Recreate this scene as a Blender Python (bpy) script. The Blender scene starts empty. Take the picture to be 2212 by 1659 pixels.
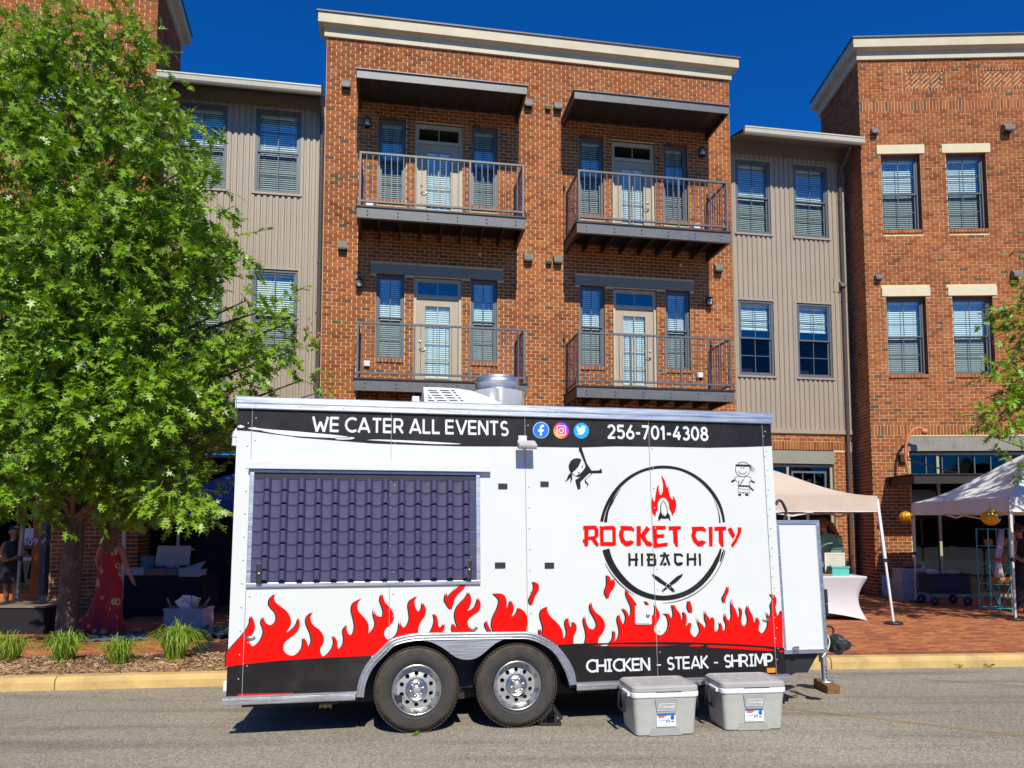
import bpy, bmesh, math, random
from mathutils import Vector, Matrix
from mathutils.geometry import tessellate_polygon
random.seed(7)
R=math.radians
scene=bpy.context.scene
COL=scene.collection
# ------------------------------------------------------------------ camera
CZ=1.69; TH=R(4.078); PY=1030.74; FP=1550.0
cam_d=bpy.data.cameras.new('camera'); cam=bpy.data.objects.new('camera',cam_d); COL.objects.link(cam)
cam.location=(0,0,CZ); cam.rotation_euler=(R(90)+TH,0,0)
cam_d.sensor_width=36; cam_d.lens=36*FP/2212; cam_d.shift_y=(PY-829.5)/2212
cam_d.clip_start=.05; cam_d.clip_end=3000
scene.camera=cam
# ------------------------------------------------------------------ light
SUN_AZ=R(170); SUN_EL=R(45)
w=bpy.data.worlds.new('World'); scene.world=w; w.use_nodes=True
nt=w.node_tree; nt.nodes.clear()
o=nt.nodes.new('ShaderNodeOutputWorld'); bg=nt.nodes.new('ShaderNodeBackground'); sk=nt.nodes.new('ShaderNodeTexSky')
sk.sky_type='NISHITA'; sk.sun_disc=False; sk.sun_elevation=SUN_EL; sk.sun_rotation=SUN_AZ
sk.altitude=100; sk.air_density=1.0; sk.dust_density=0.2; sk.ozone_density=3.0
bg.inputs[1].default_value=.052
vm=nt.nodes.new('ShaderNodeMix'); vm.data_type='RGBA'; vm.blend_type='MULTIPLY'; vm.inputs[0].default_value=1; vm.inputs[7].default_value=(.05,1.0,2.45,1)
nt.links.new(sk.outputs[0],vm.inputs[6]); nt.links.new(vm.outputs[2],bg.inputs[0]); nt.links.new(bg.outputs[0],o.inputs[0])
sl=bpy.data.lights.new('sun','SUN'); sl.energy=5.0; sl.angle=R(.53); sl.color=(1,.965,.81)
so=bpy.data.objects.new('sun',sl); COL.objects.link(so)
sd=Vector((math.sin(SUN_AZ)*math.cos(SUN_EL),math.cos(SUN_AZ)*math.cos(SUN_EL),math.sin(SUN_EL)))
so.rotation_euler=sd.to_track_quat('Z','Y').to_euler(); so.location=(3,-8,20)
scene.view_settings.view_transform='Standard'; scene.view_settings.look='None'
scene.view_settings.exposure=0.05; scene.view_settings.gamma=1
scene.render.engine='CYCLES'
scene.cycles.max_bounces=8; scene.cycles.transparent_max_bounces=16

# ------------------------------------------------------------------ measuring
def ray(x,y):
    a=(x-1106)/FP; b=(PY-y)/FP; s,c=math.sin(TH),math.cos(TH)
    return Vector((a,c-b*s,s+b*c))
def ground(x,y,z=0.0):
    d=ray(x,y); t=(z-CZ)/d.z; return Vector((d.x*t,d.y*t,z))
def atY(x,y,Y):
    d=ray(x,y); t=Y/d.y; return Vector((d.x*t,Y,CZ+d.z*t))
def zr(X,Y,S): return lambda x,y:((X+x/S)*.64452,(Y+y/S)*.64452)
class Frame:
    def __init__(s,o,u,w,v):
        s.o=Vector(o); s.u=Vector(u); s.w=Vector(w); s.v=Vector(v)
        s.M=Matrix(((s.u.x,s.w.x,s.v.x,s.o.x),(s.u.y,s.w.y,s.v.y,s.o.y),(s.u.z,s.w.z,s.v.z,s.o.z),(0,0,0,1)))
    def pix(s,x,y,d=0):
        ro=Vector((0,0,CZ)); r=ray(x,y); P=s.o+s.w*d
        q=ro+r*((P-ro).dot(s.w)/r.dot(s.w))-s.o
        return q.dot(s.u),q.dot(s.v)
def yawframe(o,deg):
    a=R(deg); return Frame(o,(math.cos(a),math.sin(a),0),(-math.sin(a),math.cos(a),0),(0,0,1))

# ------------------------------------------------------------------ materials
def nodes(name):
    m=bpy.data.materials.new(name); m.use_nodes=True; t=m.node_tree
    b=t.nodes['Principled BSDF']; return m,t,b
def setp(b,**k):
    for a,v in k.items():
        b.inputs[a.replace('_',' ')].default_value=v
def texco(t,scale=1,kind='Object'):
    c=t.nodes.new('ShaderNodeTexCoord'); mp=t.nodes.new('ShaderNodeMapping')
    mp.inputs['Scale'].default_value=(scale,)*3 if not isinstance(scale,tuple) else scale
    t.links.new(c.outputs[kind],mp.inputs[0]); return mp.outputs[0]
def noise(t,vec,sc,det=4,rough=.6):
    n=t.nodes.new('ShaderNodeTexNoise'); n.inputs['Scale'].default_value=sc; n.inputs['Detail'].default_value=det
    n.inputs['Roughness'].default_value=rough; t.links.new(vec,n.inputs['Vector']); return n.outputs[0]
def ramp(t,fac,stops):
    r=t.nodes.new('ShaderNodeValToRGB'); e=r.color_ramp.elements
    while len(e)<len(stops): e.new(.5)
    for q,(p,c) in zip(e,stops): q.position=p; q.color=(c[0],c[1],c[2],1)
    t.links.new(fac,r.inputs[0]); return r.outputs[0]
def mixc(t,fac,a,b,mode='MIX'):
    m=t.nodes.new('ShaderNodeMix'); m.data_type='RGBA'; m.blend_type=mode
    for i,v in ((0,fac),(6,a),(7,b)):
        if isinstance(v,(int,float)): m.inputs[i].default_value=v
        elif isinstance(v,tuple): m.inputs[i].default_value=(v[0],v[1],v[2],1)
        else: t.links.new(v,m.inputs[i])
    return m.outputs[2]
def bump(t,b,h,strength=.3,dist=.01):
    n=t.nodes.new('ShaderNodeBump'); n.inputs['Strength'].default_value=strength; n.inputs['Distance'].default_value=dist
    t.links.new(h,n.inputs['Height']); t.links.new(n.outputs[0],b.inputs['Normal'])
def mat(name,col,rough=.6,metal=0,var=.12,vs=6,bmp=0,bs=60,spec=.5,coat=0,trans=0,kind='Object',dirt=None):
    m,t,b=nodes(name); v=texco(t,1,kind)
    c=tuple(col)
    lo=tuple(x*(1-var) for x in c); hi=tuple(min(1,x*(1+var)) for x in c)
    cc=ramp(t,noise(t,v,vs,5),((.3,lo),(.7,hi)))
    if dirt:
        dc,ds,da=dirt
        f=ramp(t,noise(t,v,ds,6,.7),((.5,(0,0,0)),(.78,(da,)*3)))
        cc=mixc(t,f,cc,tuple(dc))
    t.links.new(cc,b.inputs['Base Color'])
    setp(b,Roughness=rough,Metallic=metal); b.inputs['Specular IOR Level'].default_value=spec
    if coat: b.inputs['Coat Weight'].default_value=coat; b.inputs['Coat Roughness'].default_value=.08
    if bmp: bump(t,b,noise(t,v,bs,3),bmp,.004)
    return m
def hexc(r,g,b):
    f=lambda x:((x/255+.055)/1.055)**2.4 if x>10 else x/255/12.92
    return (f(r),f(g),f(b))

# ------------------------------------------------------------------ mesh builder
class MB:
    def __init__(s): s.v=[]; s.f=[]; s.m=[]; s.sm=[]
    def add(s,vs,fs,mi=0,sm=False):
        n=len(s.v); s.v+=[tuple(p) for p in vs]; s.f+=[tuple(i+n for i in f) for f in fs]
        s.m+=[mi]*len(fs); s.sm+=[sm]*len(fs); return s
    def box(s,x0,x1,y0,y1,z0,z1,mi=0,M=None,skip=()):
        vs=[Vector(p) for p in ((x0,y0,z0),(x1,y0,z0),(x1,y1,z0),(x0,y1,z0),(x0,y0,z1),(x1,y0,z1),(x1,y1,z1),(x0,y1,z1))]
        if M: vs=[M@p for p in vs]
        fs=[(0,1,5,4),(1,2,6,5),(2,3,7,6),(3,0,4,7),(4,5,6,7),(3,2,1,0)]
        return s.add(vs,[f for i,f in enumerate(fs) if i not in skip],mi)
    def quad(s,a,b,c,d,mi=0): return s.add([a,b,c,d],[(0,1,2,3)],mi)
    def poly(s,pts,mi=0):
        P=[Vector(p) for p in pts]; return s.add(P,[tuple(t) for t in tessellate_polygon([P])],mi)
    def prism(s,pts,off,mi=0):
        """pts: closed 3-D polygon; off: extrusion vector"""
        P=[Vector(p) for p in pts]; off=Vector(off); n=len(P); T=[tuple(t) for t in tessellate_polygon([P])]
        s.add(P,T,mi); s.add([p+off for p in P],[t[::-1] for t in T],mi)
        s.add(P+[p+off for p in P],[(i,(i+1)%n,(i+1)%n+n,i+n) for i in range(n)],mi); return s
    def tube(s,pts,r,n=8,mi=0,caps=True,sm=True):
        P=[Vector(p) for p in pts]; rr=r if isinstance(r,(list,tuple)) else [r]*len(P)
        rings=[]; prev=None
        for i,p in enumerate(P):
            d=(P[min(i+1,len(P)-1)]-P[max(i-1,0)]).normalized()
            if prev is None: a=d.orthogonal().normalized()
            else: a=(prev-d*prev.dot(d)).normalized()
            prev=a; b=d.cross(a)
            rings.append([p+(a*math.cos(t)+b*math.sin(t))*rr[i] for t in [2*math.pi*k/n for k in range(n)]])
        vs=[q for g in rings for q in g]; fs=[]
        for i in range(len(P)-1):
            for k in range(n): fs.append((i*n+k,i*n+(k+1)%n,(i+1)*n+(k+1)%n,(i+1)*n+k))
        s.add(vs,fs,mi,sm)
        if caps: s.add(rings[0],[tuple(range(n))[::-1]],mi); s.add(rings[-1],[tuple(range(n))],mi)
        return s
    def bar(s,a,b,wx,wz,mi=0,up=(0,0,1)):
        a=Vector(a); b=Vector(b); d=(b-a); L=d.length; d.normalize(); u=Vector(up)
        if abs(d.dot(u))>.95: u=Vector((0,1,0)) if abs(d.y)<.9 else Vector((1,0,0))
        x=d.cross(u).normalized(); z=x.cross(d).normalized()
        M=Matrix(((x.x,d.x,z.x,a.x),(x.y,d.y,z.y,a.y),(x.z,d.z,z.z,a.z),(0,0,0,1)))
        return s.box(-wx/2,wx/2,0,L,-wz/2,wz/2,mi,M)
    def lathe(s,prof,c,ax=(0,0,1),n=24,mi=0,sm=True,ref=None):
        """prof: list of (radius, height along ax)"""
        c=Vector(c); ax=Vector(ax).normalized(); a=Vector(ref) if ref else ax.orthogonal().normalized(); b=ax.cross(a)
        vs=[];fs=[]
        for r,h in prof:
            for k in range(n):
                t=2*math.pi*k/n; vs.append(c+ax*h+(a*math.cos(t)+b*math.sin(t))*r)
        for i in range(len(prof)-1):
            for k in range(n): fs.append((i*n+k,i*n+(k+1)%n,(i+1)*n+(k+1)%n,(i+1)*n+k))
        return s.add(vs,fs,mi,sm)
    def ball(s,c,r,n=12,m=8,mi=0,M=None):
        c=Vector(c); r=Vector(r) if not isinstance(r,(int,float)) else Vector((r,r,r)); vs=[];fs=[]
        for i in range(m+1):
            p=math.pi*i/m
            for k in range(n):
                t=2*math.pi*k/n; q=Vector((r.x*math.sin(p)*math.cos(t),r.y*math.sin(p)*math.sin(t),r.z*math.cos(p)))
                if M: q=M@q
                vs.append(c+q)
        for i in range(m):
            for k in range(n): fs.append((i*n+k,(i+1)*n+k,(i+1)*n+(k+1)%n,i*n+(k+1)%n))
        return s.add(vs,fs,mi,True)
    def mesh(s,name,mats):
        me=bpy.data.meshes.new(name); me.from_pydata(s.v,[],s.f)
        for m in (mats if isinstance(mats,(list,tuple)) else [mats]): me.materials.append(m)
        me.polygons.foreach_set('material_index',s.m); me.polygons.foreach_set('use_smooth',s.sm)
        me.update(); return me
    def build(s,name,mats,parent=None,bevel=0,kind=None,label=None,fix=False):
        me=s.mesh(name,mats)
        if fix:
            bm=bmesh.new(); bm.from_mesh(me); bmesh.ops.recalc_face_normals(bm,faces=bm.faces[:]); bm.to_mesh(me); bm.free()
        ob=bpy.data.objects.new(name,me); COL.objects.link(ob)
        if parent: ob.parent=parent
        if bevel:
            b=ob.modifiers.new('b','BEVEL'); b.width=bevel; b.segments=2; b.limit_method='ANGLE'; b.angle_limit=R(40)
        if kind: ob['kind']=kind
        if label: ob['label']=label
        return ob
def inst(name,me,parent,M=None,loc=None):
    ob=bpy.data.objects.new(name,me); COL.objects.link(ob)
    if parent: ob.parent=parent
    if M is not None: ob.matrix_local=M
    elif loc is not None: ob.location=loc
    return ob
def tag(ob,label=None,cat=None,group=None,kind=None):
    if label: ob['label']=label
    if cat: ob['category']=cat
    if group: ob['group']=group
    if kind: ob['kind']=kind
    return ob
def empty(name,M=None,loc=None):
    e=bpy.data.objects.new(name,None); COL.objects.link(e); e.empty_display_size=.2
    if M is not None: e.matrix_world=M
    if loc is not None: e.location=loc
    return e
def copy_tree(o,parent=None):
    c=o.copy(); COL.objects.link(c)
    if parent: c.parent=parent
    for ch in list(o.children): copy_tree(ch,c)
    return c
def smooth_pts(pts,tips=(),n=4,closed=True):
    """Catmull-Rom through pts; indices in tips stay sharp"""
    N=len(pts); out=[]
    for i in range(N if closed else N-1):
        p1=pts[i]; p2=pts[(i+1)%N]
        p0=pts[i-1] if (i not in tips and (closed or i>0)) else p1
        p3=pts[(i+2)%N] if (((i+1)%N) not in tips and (closed or i<N-2)) else p2
        for k in range(n):
            t=k/n; q=[]
            for a in (0,1):
                q.append(.5*((2*p1[a])+(-p0[a]+p2[a])*t+(2*p0[a]-5*p1[a]+4*p2[a]-p3[a])*t*t+(-p0[a]+3*p1[a]-3*p2[a]+p3[a])*t**3))
            out.append(tuple(q))
    if not closed: out.append(pts[-1])
    return out
# ================================================================== MATERIALS
def brickmat(name,col):
    m,t,b=nodes(name); v=texco(t)
    c=mixc(t,.55,ramp(t,noise(t,v,3.2,3),((.3,tuple(x*.72 for x in col)),(.7,tuple(min(1,x*1.25) for x in col)))),
                ramp(t,noise(t,v,38,4),((.25,tuple(x*.62 for x in col)),(.75,tuple(min(1,x*1.22) for x in col)))))
    gp=t.nodes.new('ShaderNodeNewGeometry'); st_=ramp(t,noise(t,gp.outputs['Position'],.55,5,.65),((.35,(.80,.78,.76)),(.65,(1.12,1.12,1.12)))); c=mixc(t,1,c,st_,'MULTIPLY')
    t.links.new(c,b.inputs['Base Color']); setp(b,Roughness=.88); b.inputs['Specular IOR Level'].default_value=.25
    bump(t,b,noise(t,v,70,3),.5,.006); return m
BRK=[brickmat('brick_orange',(.365,.110,.034)),brickmat('brick_red',(.315,.090,.031)),brickmat('brick_light',(.40,.132,.044)),
     brickmat('brick_dark_red',(.255,.072,.028)),brickmat('brick_brown',(.15,.080,.048))]
M_MORTAR=mat('mortar',(.74,.55,.30),.95,var=.18,vs=9,bmp=.4)
M_CREAM=mat('cream_trim',(.55,.465,.33),.6,var=.07,vs=2,dirt=((.30,.25,.18),1.5,.25))
M_LINTEL=mat('cream_stone',(.66,.57,.38),.8,var=.05,bmp=.2)
M_GREYLINTEL=mat('grey_lintel',(.27,.255,.205),.7,var=.06)
M_COPING=mat('dark_coping',(.075,.065,.06),.5,var=.1)
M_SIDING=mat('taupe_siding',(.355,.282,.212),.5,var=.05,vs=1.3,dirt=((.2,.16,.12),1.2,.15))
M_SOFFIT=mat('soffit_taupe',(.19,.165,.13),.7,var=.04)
M_GUTTER=mat('cream_gutter',(.58,.54,.44),.4,var=.05)
M_STEEL=mat('grey_painted_steel',(.125,.125,.13),.42,var=.12,vs=5,dirt=((.25,.25,.26),4,.3))
M_STEELD=mat('dark_brown_steel',(.030,.022,.018),.5,var=.15)
M_SASH=mat('grey_window_frame',(.115,.125,.14),.4,var=.05)
M_DOORT=mat('tan_door',(.42,.345,.25),.5,var=.04)
M_DOORTRIM=mat('tan_door_trim',(.50,.43,.32),.5,var=.04)
M_BLIND=mat('white_blind',(.80,.84,.78),.7,var=.05)
M_VENT=mat('taupe_vent_hood',(.17,.15,.125),.55,var=.12,vs=20)
M_SPOUT=mat('brown_downspout',(.10,.075,.068),.35,var=.1,vs=3)
M_WHITEP=mat('white_plastic',(.72,.72,.70),.4,var=.04)
M_BLACKP=mat('black_plastic',(.022,.022,.024),.45,var=.15)
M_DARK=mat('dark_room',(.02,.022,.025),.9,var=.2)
M_NICKEL=mat('brushed_nickel',(.75,.74,.70),.25,metal=1,var=.06)
def glassmat(name,f0,tint,thru):
    m=bpy.data.materials.new(name); m.use_nodes=True; t=m.node_tree; t.nodes.clear()
    o=t.nodes.new('ShaderNodeOutputMaterial'); mx=t.nodes.new('ShaderNodeMixShader'); fr=t.nodes.new('ShaderNodeLayerWeight'); pw_=t.nodes.new('ShaderNodeMath'); pw_.operation='POWER'; pw_.inputs[1].default_value=4.0
    ad=t.nodes.new('ShaderNodeMath'); ad.operation='ADD'; ad.inputs[1].default_value=f0; ad.use_clamp=True
    tr=t.nodes.new('ShaderNodeBsdfTransparent'); gl=t.nodes.new('ShaderNodeBsdfGlossy'); gl.inputs['Roughness'].default_value=.015
    tr.inputs[0].default_value=(*thru,1); gl.inputs[0].default_value=(*tint,1)
    v=texco(t); n=t.nodes.new('ShaderNodeBump'); n.inputs['Strength'].default_value=.05; n.inputs['Distance'].default_value=.02
    t.links.new(noise(t,v,1.6,2),n.inputs['Height']); t.links.new(n.outputs[0],gl.inputs['Normal'])
    t.links.new(fr.outputs['Facing'],pw_.inputs[0]); t.links.new(pw_.outputs[0],ad.inputs[0]); t.links.new(ad.outputs[0],mx.inputs[0]); t.links.new(tr.outputs[0],mx.inputs[1]); t.links.new(gl.outputs[0],mx.inputs[2])
    t.links.new(mx.outputs[0],o.inputs[0]); return m
M_GLASS=glassmat('window_glass',.17,(.80,.88,.90),(.85,.95,.95))
M_SCREEN=glassmat('insect_screened_glass',.05,(.5,.55,.6),(.55,.60,.60))
M_DKGLASS=glassmat('shop_glass',.06,(.7,.8,.9),(.35,.4,.4))

# ================================================================== GROUND
def roadz(x,y):
    d=y-(6.15+.186*x); return -0.032*max(0,min(d,2.4))
def asphalt():
    m,t,b=nodes('asphalt'); v=texco(t)
    base=ramp(t,noise(t,v,.55,5),((.3,(.275,.237,.187)),(.7,(.345,.298,.238))))
    vo=t.nodes.new('ShaderNodeTexVoronoi'); vo.inputs['Scale'].default_value=75; t.links.new(v,vo.inputs['Vector'])
    st=ramp(t,vo.outputs['Color'],((.05,(.5,.48,.45)),(.5,(.97,.96,.94)),(.93,(1.6,1.54,1.45))))
    c=mixc(t,.75,base,mixc(t,1,base,st,'MULTIPLY'))
    fine=ramp(t,noise(t,v,160,2),((.35,(.7,.7,.7)),(.65,(1.25,1.25,1.25)))); c=mixc(t,.6,c,mixc(t,1,c,fine,'MULTIPLY'))
    # tyre rub marks, long and thin along the road
    s=texco(t,(.35,3.2,1)); rub=ramp(t,noise(t,s,1.0,4,.5),((.50,(1,1,1)),(.72,(.66,.65,.66)))); c=mixc(t,1,c,rub,'MULTIPLY')
    # rust and clay stains
    s2=texco(t,(1.2,3.0,1)); stn=ramp(t,noise(t,s2,1.25,5,.65),((.63,(0,0,0)),(.72,(.55,.55,.55)))); c=mixc(t,stn,c,(.13,.068,.035))
    t.links.new(c,b.inputs['Base Color']); setp(b,Roughness=.85); b.inputs['Specular IOR Level'].default_value=.35
    bump(t,b,vo.outputs['Distance'],.55,.006); return m
M_ASPH=asphalt()
M_EARTH=mat('dry_earth',(.16,.12,.08),.95,var=.2,vs=.5)
# far ground sheet
g=MB(); g.quad((-400,-300,-.35),(400,-300,-.35),(400,500,-.35),(-400,500,-.35)); g.build('ground',M_EARTH,kind='structure')
KX=[(-30,4.6),(-12,7.0),(-5.55,7.92),(-3.22,8.19),(0.2,8.66),(3.78,9.12),(6.5,9.26),(14,9.35),(40,9.0)]
def kerbY(x):
    for (a,ya),(b,yb) in zip(KX,KX[1:]):
        if a<=x<=b: return ya+(yb-ya)*(x-a)/(b-a)
    return KX[-1][1]
rd=MB(); xs=[-30+i*1.0 for i in range(71)]
ys=[-34,-20,-12,-6,-2,0,1,2,3,4,4.5,5,5.5,6,6.5,7,7.5]
def gcol(x):
    ky=kerbY(x); L=[(x,yy if yy<ky-.8 else ky-.8,roadz(x,min(yy,ky-.8))) for yy in ys]
    L+= [(x,ky-.45,roadz(x,ky-.45)),(x,ky+.1,roadz(x,ky+.1))]; return L
cols=[gcol(x) for x in xs]; n=len(cols[0])
rd.add([p for c in cols for p in c],[(i*n+j,(i+1)*n+j,(i+1)*n+j+1,i*n+j+1) for i in range(len(xs)-1) for j in range(n-1)])
rd.build('road',M_ASPH,kind='structure')
# faded parking lines
M_LINE=None
def linemat():
    m,t,b=nodes('faded_yellow_paint'); v=texco(t)
    f=ramp(t,noise(t,v,9,6,.8),((.36,(0,0,0)),(.62,(.75,.75,.75))))
    tr=t.nodes.new('ShaderNodeBsdfTransparent'); mx=t.nodes.new('ShaderNodeMixShader'); out=t.nodes['Material Output']
    setp(b,Base_Color=(.45,.30,.11,1),Roughness=.8)
    t.links.new(f,mx.inputs[0]); t.links.new(tr.outputs[0],mx.inputs[1]); t.links.new(b.outputs[0],mx.inputs[2]); t.links.new(mx.outputs[0],out.inputs[0]); return m
M_LINE=linemat()
r4=zr(2500,1900,2.3734)
def line(p,q,w):
    a=ground(*p); b=ground(*q); a.z=b.z=0; d=(b-a).normalized(); s=Vector((-d.y,d.x,0))*w/2
    N=10; L=MB(); vs=[]
    for i in range(N+1):
        c=a+(b-a)*i/N
        for sg in (-1,1):
            q_=c+s*sg; vs.append((q_.x,q_.y,roadz(q_.x,q_.y)+.004))
    L.add(vs,[(2*i,2*i+1,2*i+3,2*i+2) for i in range(N)]); return L.build('painted_line',M_LINE,kind='structure')
line(r4(1400,862),r4(2600,965),.09)
line(r4(-600,1010),r4(2400,1370),.09)
# kerb: precast lengths
M_KERB=mat('tan_concrete_kerb',(.58,.39,.15),.85,var=.16,vs=2.5,bmp=.3,bs=90,dirt=((.26,.17,.08),3.0,.85))
prof=[(0,-.2),(0,.085),(.012,.118),(.04,.14),(.16,.145),(.16,-.2)]
joints=[-30,-24,-18,-12,-8.6,-5.0,-2.0,1.0,4.0,7.1,9.6,13,18,26,40]
kroot=empty('kerb'); tag(kroot,kind='structure')
for a,b in zip(joints,joints[1:]):
    m_=MB(); N=max(2,int((b-a)/.5)); vs=[]
    for i in range(N+1):
        x=a+.006+(b-a-.012)*i/N; ky=kerbY(x); z0=roadz(x,ky)
        for (dy,dz) in prof: vs.append((x,ky+dy,z0+dz))
    P=len(prof)
    m_.add(vs,[(i*P+j,(i+1)*P+j,(i+1)*P+j+1,i*P+j+1) for i in range(N) for j in range(P-1)])
    m_.add(vs[:P],[tuple(range(P))]); m_.add(vs[-P:],[tuple(range(P))[::-1]])
    m_.build('kerb_stone',M_KERB,kroot)
# pavement: brick pavers, real joints
def paver(nm,c): return mat(nm,c,.85,var=.22,vs=14,bmp=.3,bs=80,dirt=((.42,.24,.13),3,.4))
PAV=[paver('paver_red',(.36,.105,.035)),paver('paver_orange',(.46,.155,.052)),paver('paver_dark',(.24,.075,.035))]
M_SAND=mat('joint_sand',(.22,.12,.06),.95,var=.2)
SW=.075
def pavement_z(x,y): return SW
sb=MB(); sb.add([(x,kerbY(x)+.161,SW-.008) for x in xs]+[(x,30,SW-.008) for x in xs],[(i,i+1,i+1+len(xs),i+len(xs)) for i in range(len(xs)-1)])
sb.build('pavement_bed',M_SAND,kind='structure')
pm=MB(); one=[]
random.seed(3); PL,PW=.205,.105
yaw=R(6.0); ca,sa=math.cos(yaw),math.sin(yaw)
cand=[]
for j in range(-60,190):
    for i in range(-90,110):
        lx=(i+.5*(j%2))*PL; ly=j*PW+9.6
        x=lx*ca-ly*sa*0+0; y=ly+lx*sa
        if x<-11 or x>14.5 or y>21 or y<kerbY(x)+.24: continue
        if x<-3.0 and y<kerbY(x)+1.15: continue          # mulch bed
        if -3.2<x<3.4 and y<14.5: continue                # hidden behind the trailer
        if y>15.6+.16*x and x<5.6: continue
        cand.append((x,y))
cand.sort(key=lambda p:(p[0]-0)**2+p[1]**2)
pmesh=[]
for k in range(3):
    b_=MB(); b_.box(-PL/2+.004,PL/2-.004,-PW/2+.004,PW/2-.004,-.03,.0); pmesh.append(b_.mesh('paver',PAV[k]))
proot=empty('pavement'); tag(proot,kind='structure')
for idx,(x,y) in enumerate(cand):
    k=random.choices((0,1,2),(5,5,1.3))[0]; z=SW+random.uniform(-.002,.002)
    if idx<300:
        q=inst('paver',pmesh[k],proot,loc=(x,y,z)); q.rotation_euler=(random.uniform(-.008,.008),random.uniform(-.008,.008),yaw)
    else:
        M=Matrix.Translation((x,y,z))@Matrix.Rotation(yaw,4,'Z'); pm.box(-PL/2+.004,PL/2-.004,-PW/2+.004,PW/2-.004,-.03,0,k,M,skip=(5,))
pm.build('paving',PAV,proot,kind='stuff')
# dark soldier edging course along the kerb
ed=MB(); x=-3.0
while x<14:
    ky=kerbY(x)+.165; ed.box(x,x+.098,ky,ky+.2,SW-.04,SW+.003,2 if random.random()<.7 else 0); x+=.104
ed.build('edging_course',PAV,proot,kind='stuff')
# mulch bed
M_MULCH=mat('bark_mulch_ground',(.30,.17,.09),.95,var=.35,vs=9,bmp=.8,bs=60)
mb=MB(); nx,ny=120,22; vs=[]
for i in range(nx+1):
    x=-11+8.05*i/nx; ky=kerbY(x)+.161
    for j in range(ny+1):
        s_=j/ny; y=ky+s_*1.0; h=.035+.10*math.sin(math.pi*min(1,s_*1.05))+random.uniform(-.012,.012)
        if i>nx-8: h*=(nx-i)/8
        vs.append((x,y,roadz(x,ky)+.10+h))
mb.add(vs,[(i*(ny+1)+j,(i+1)*(ny+1)+j,(i+1)*(ny+1)+j+1,i*(ny+1)+j+1) for i in range(nx) for j in range(ny)],0,True)
mb.build('planting_bed',M_MULCH,kind='structure')
MCH=[mat('mulch_tan',(.46,.29,.15),.9,var=.25,vs=20),mat('mulch_brown',(.20,.10,.055),.9,var=.25,vs=20),mat('mulch_pale',(.58,.42,.26),.9,var=.2,vs=20)]
ch=MB()
for i in range(9000):
    x=random.uniform(-9,-2.98); ky=kerbY(x)+.17; s_=random.random(); y=ky+s_*.98
    h=.035+.10*math.sin(math.pi*min(1,s_*1.05)); fx=min(1,max(0,(-2.95-x)/.5)); z=roadz(x,ky)+.10+h*fx+random.uniform(.0,.012)
    L=random.uniform(.02,.075); wd=random.uniform(.003,.009); M=Matrix.Translation((x,y,z))@Matrix.Rotation(random.uniform(0,6.28),4,'Z')@Matrix.Rotation(random.uniform(-.5,.5),4,'Y')@Matrix.Rotation(random.uniform(-.9,.9),4,'X')
    ch.add([M@Vector(p) for p in ((-L,-wd,0),(L,-wd*.6,0),(L,wd*.6,0),(-L,wd,0))],[(0,1,2,3)],random.choices((0,1,2),(5,3,2))[0])
ch.build('mulch',MCH,kind='stuff')

# ================================================================== BRICK BUILDINGS
BL,BH,BD,JT=.2135,.0815,.06,.0135
def bricks(root,x0,x1,z0,z1,openings,visible=None,name='brick',pick=None,mesh_cache={},edge=None):
    """running bond in the plane y=0 of the building's frame; pick(x,z)->bool chooses single bricks"""
    stuff=MB(); singles=0; nrow=int((z1-z0)/BH)
    if 'm' not in mesh_cache:
        mesh_cache['m']=[]
        for k in range(5):
            b_=MB(); b_.box(-BL/2+JT/2,BL/2-JT/2,0,BD,-BH/2+JT/2,BH/2-JT/2,0,skip=(2,)); mesh_cache['m'].append(b_.mesh('brick',BRK[k]))
    cand=[]
    for j in range(nrow):
        za=z0+j*BH; zb=za+BH
        cuts=[(a,b) for (a,b,c,d) in openings if c<zb-.012 and d>za+.02]
        x=x0-(BL/2 if j%2 else 0)
        while x<x1:
            segs=[(max(x,x0),min(x+BL,x1))]
            for a,b in cuts:
                ns=[]
                for s_,e_ in segs:
                    if e_<=a or s_>=b: ns.append((s_,e_))
                    else:
                        if s_<a: ns.append((s_,a))
                        if e_>b: ns.append((b,e_))
                segs=ns
            for s_,e_ in segs:
                if e_-s_<.02: continue
                if visible and not visible((s_+e_)/2,za): continue
                cand.append((s_,e_,za,zb))
            x+=BL
    if pick is not None: 
        full=sorted([c for c in cand if c[1]-c[0]>BL-.002],key=lambda c:pick((c[0]+c[1])/2,c[2])); chosen=set(full[:300])
    else: chosen=set()
    for c in cand:
        k=random.choices((0,1,2,3,4),(40,26,16,9,2.4))[0]; py=random.uniform(-.003,.002)
        if c in chosen: inst('brick',mesh_cache['m'][k],root,loc=((c[0]+c[1])/2,py,(c[2]+c[3])/2))
        else: stuff.box(c[0]+JT/2,c[1]-JT/2,py,BD,c[2]+JT/2,c[3]-JT/2,k,skip=(2,))
    stuff.build('brickwork',BRK,root,kind='stuff')
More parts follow.
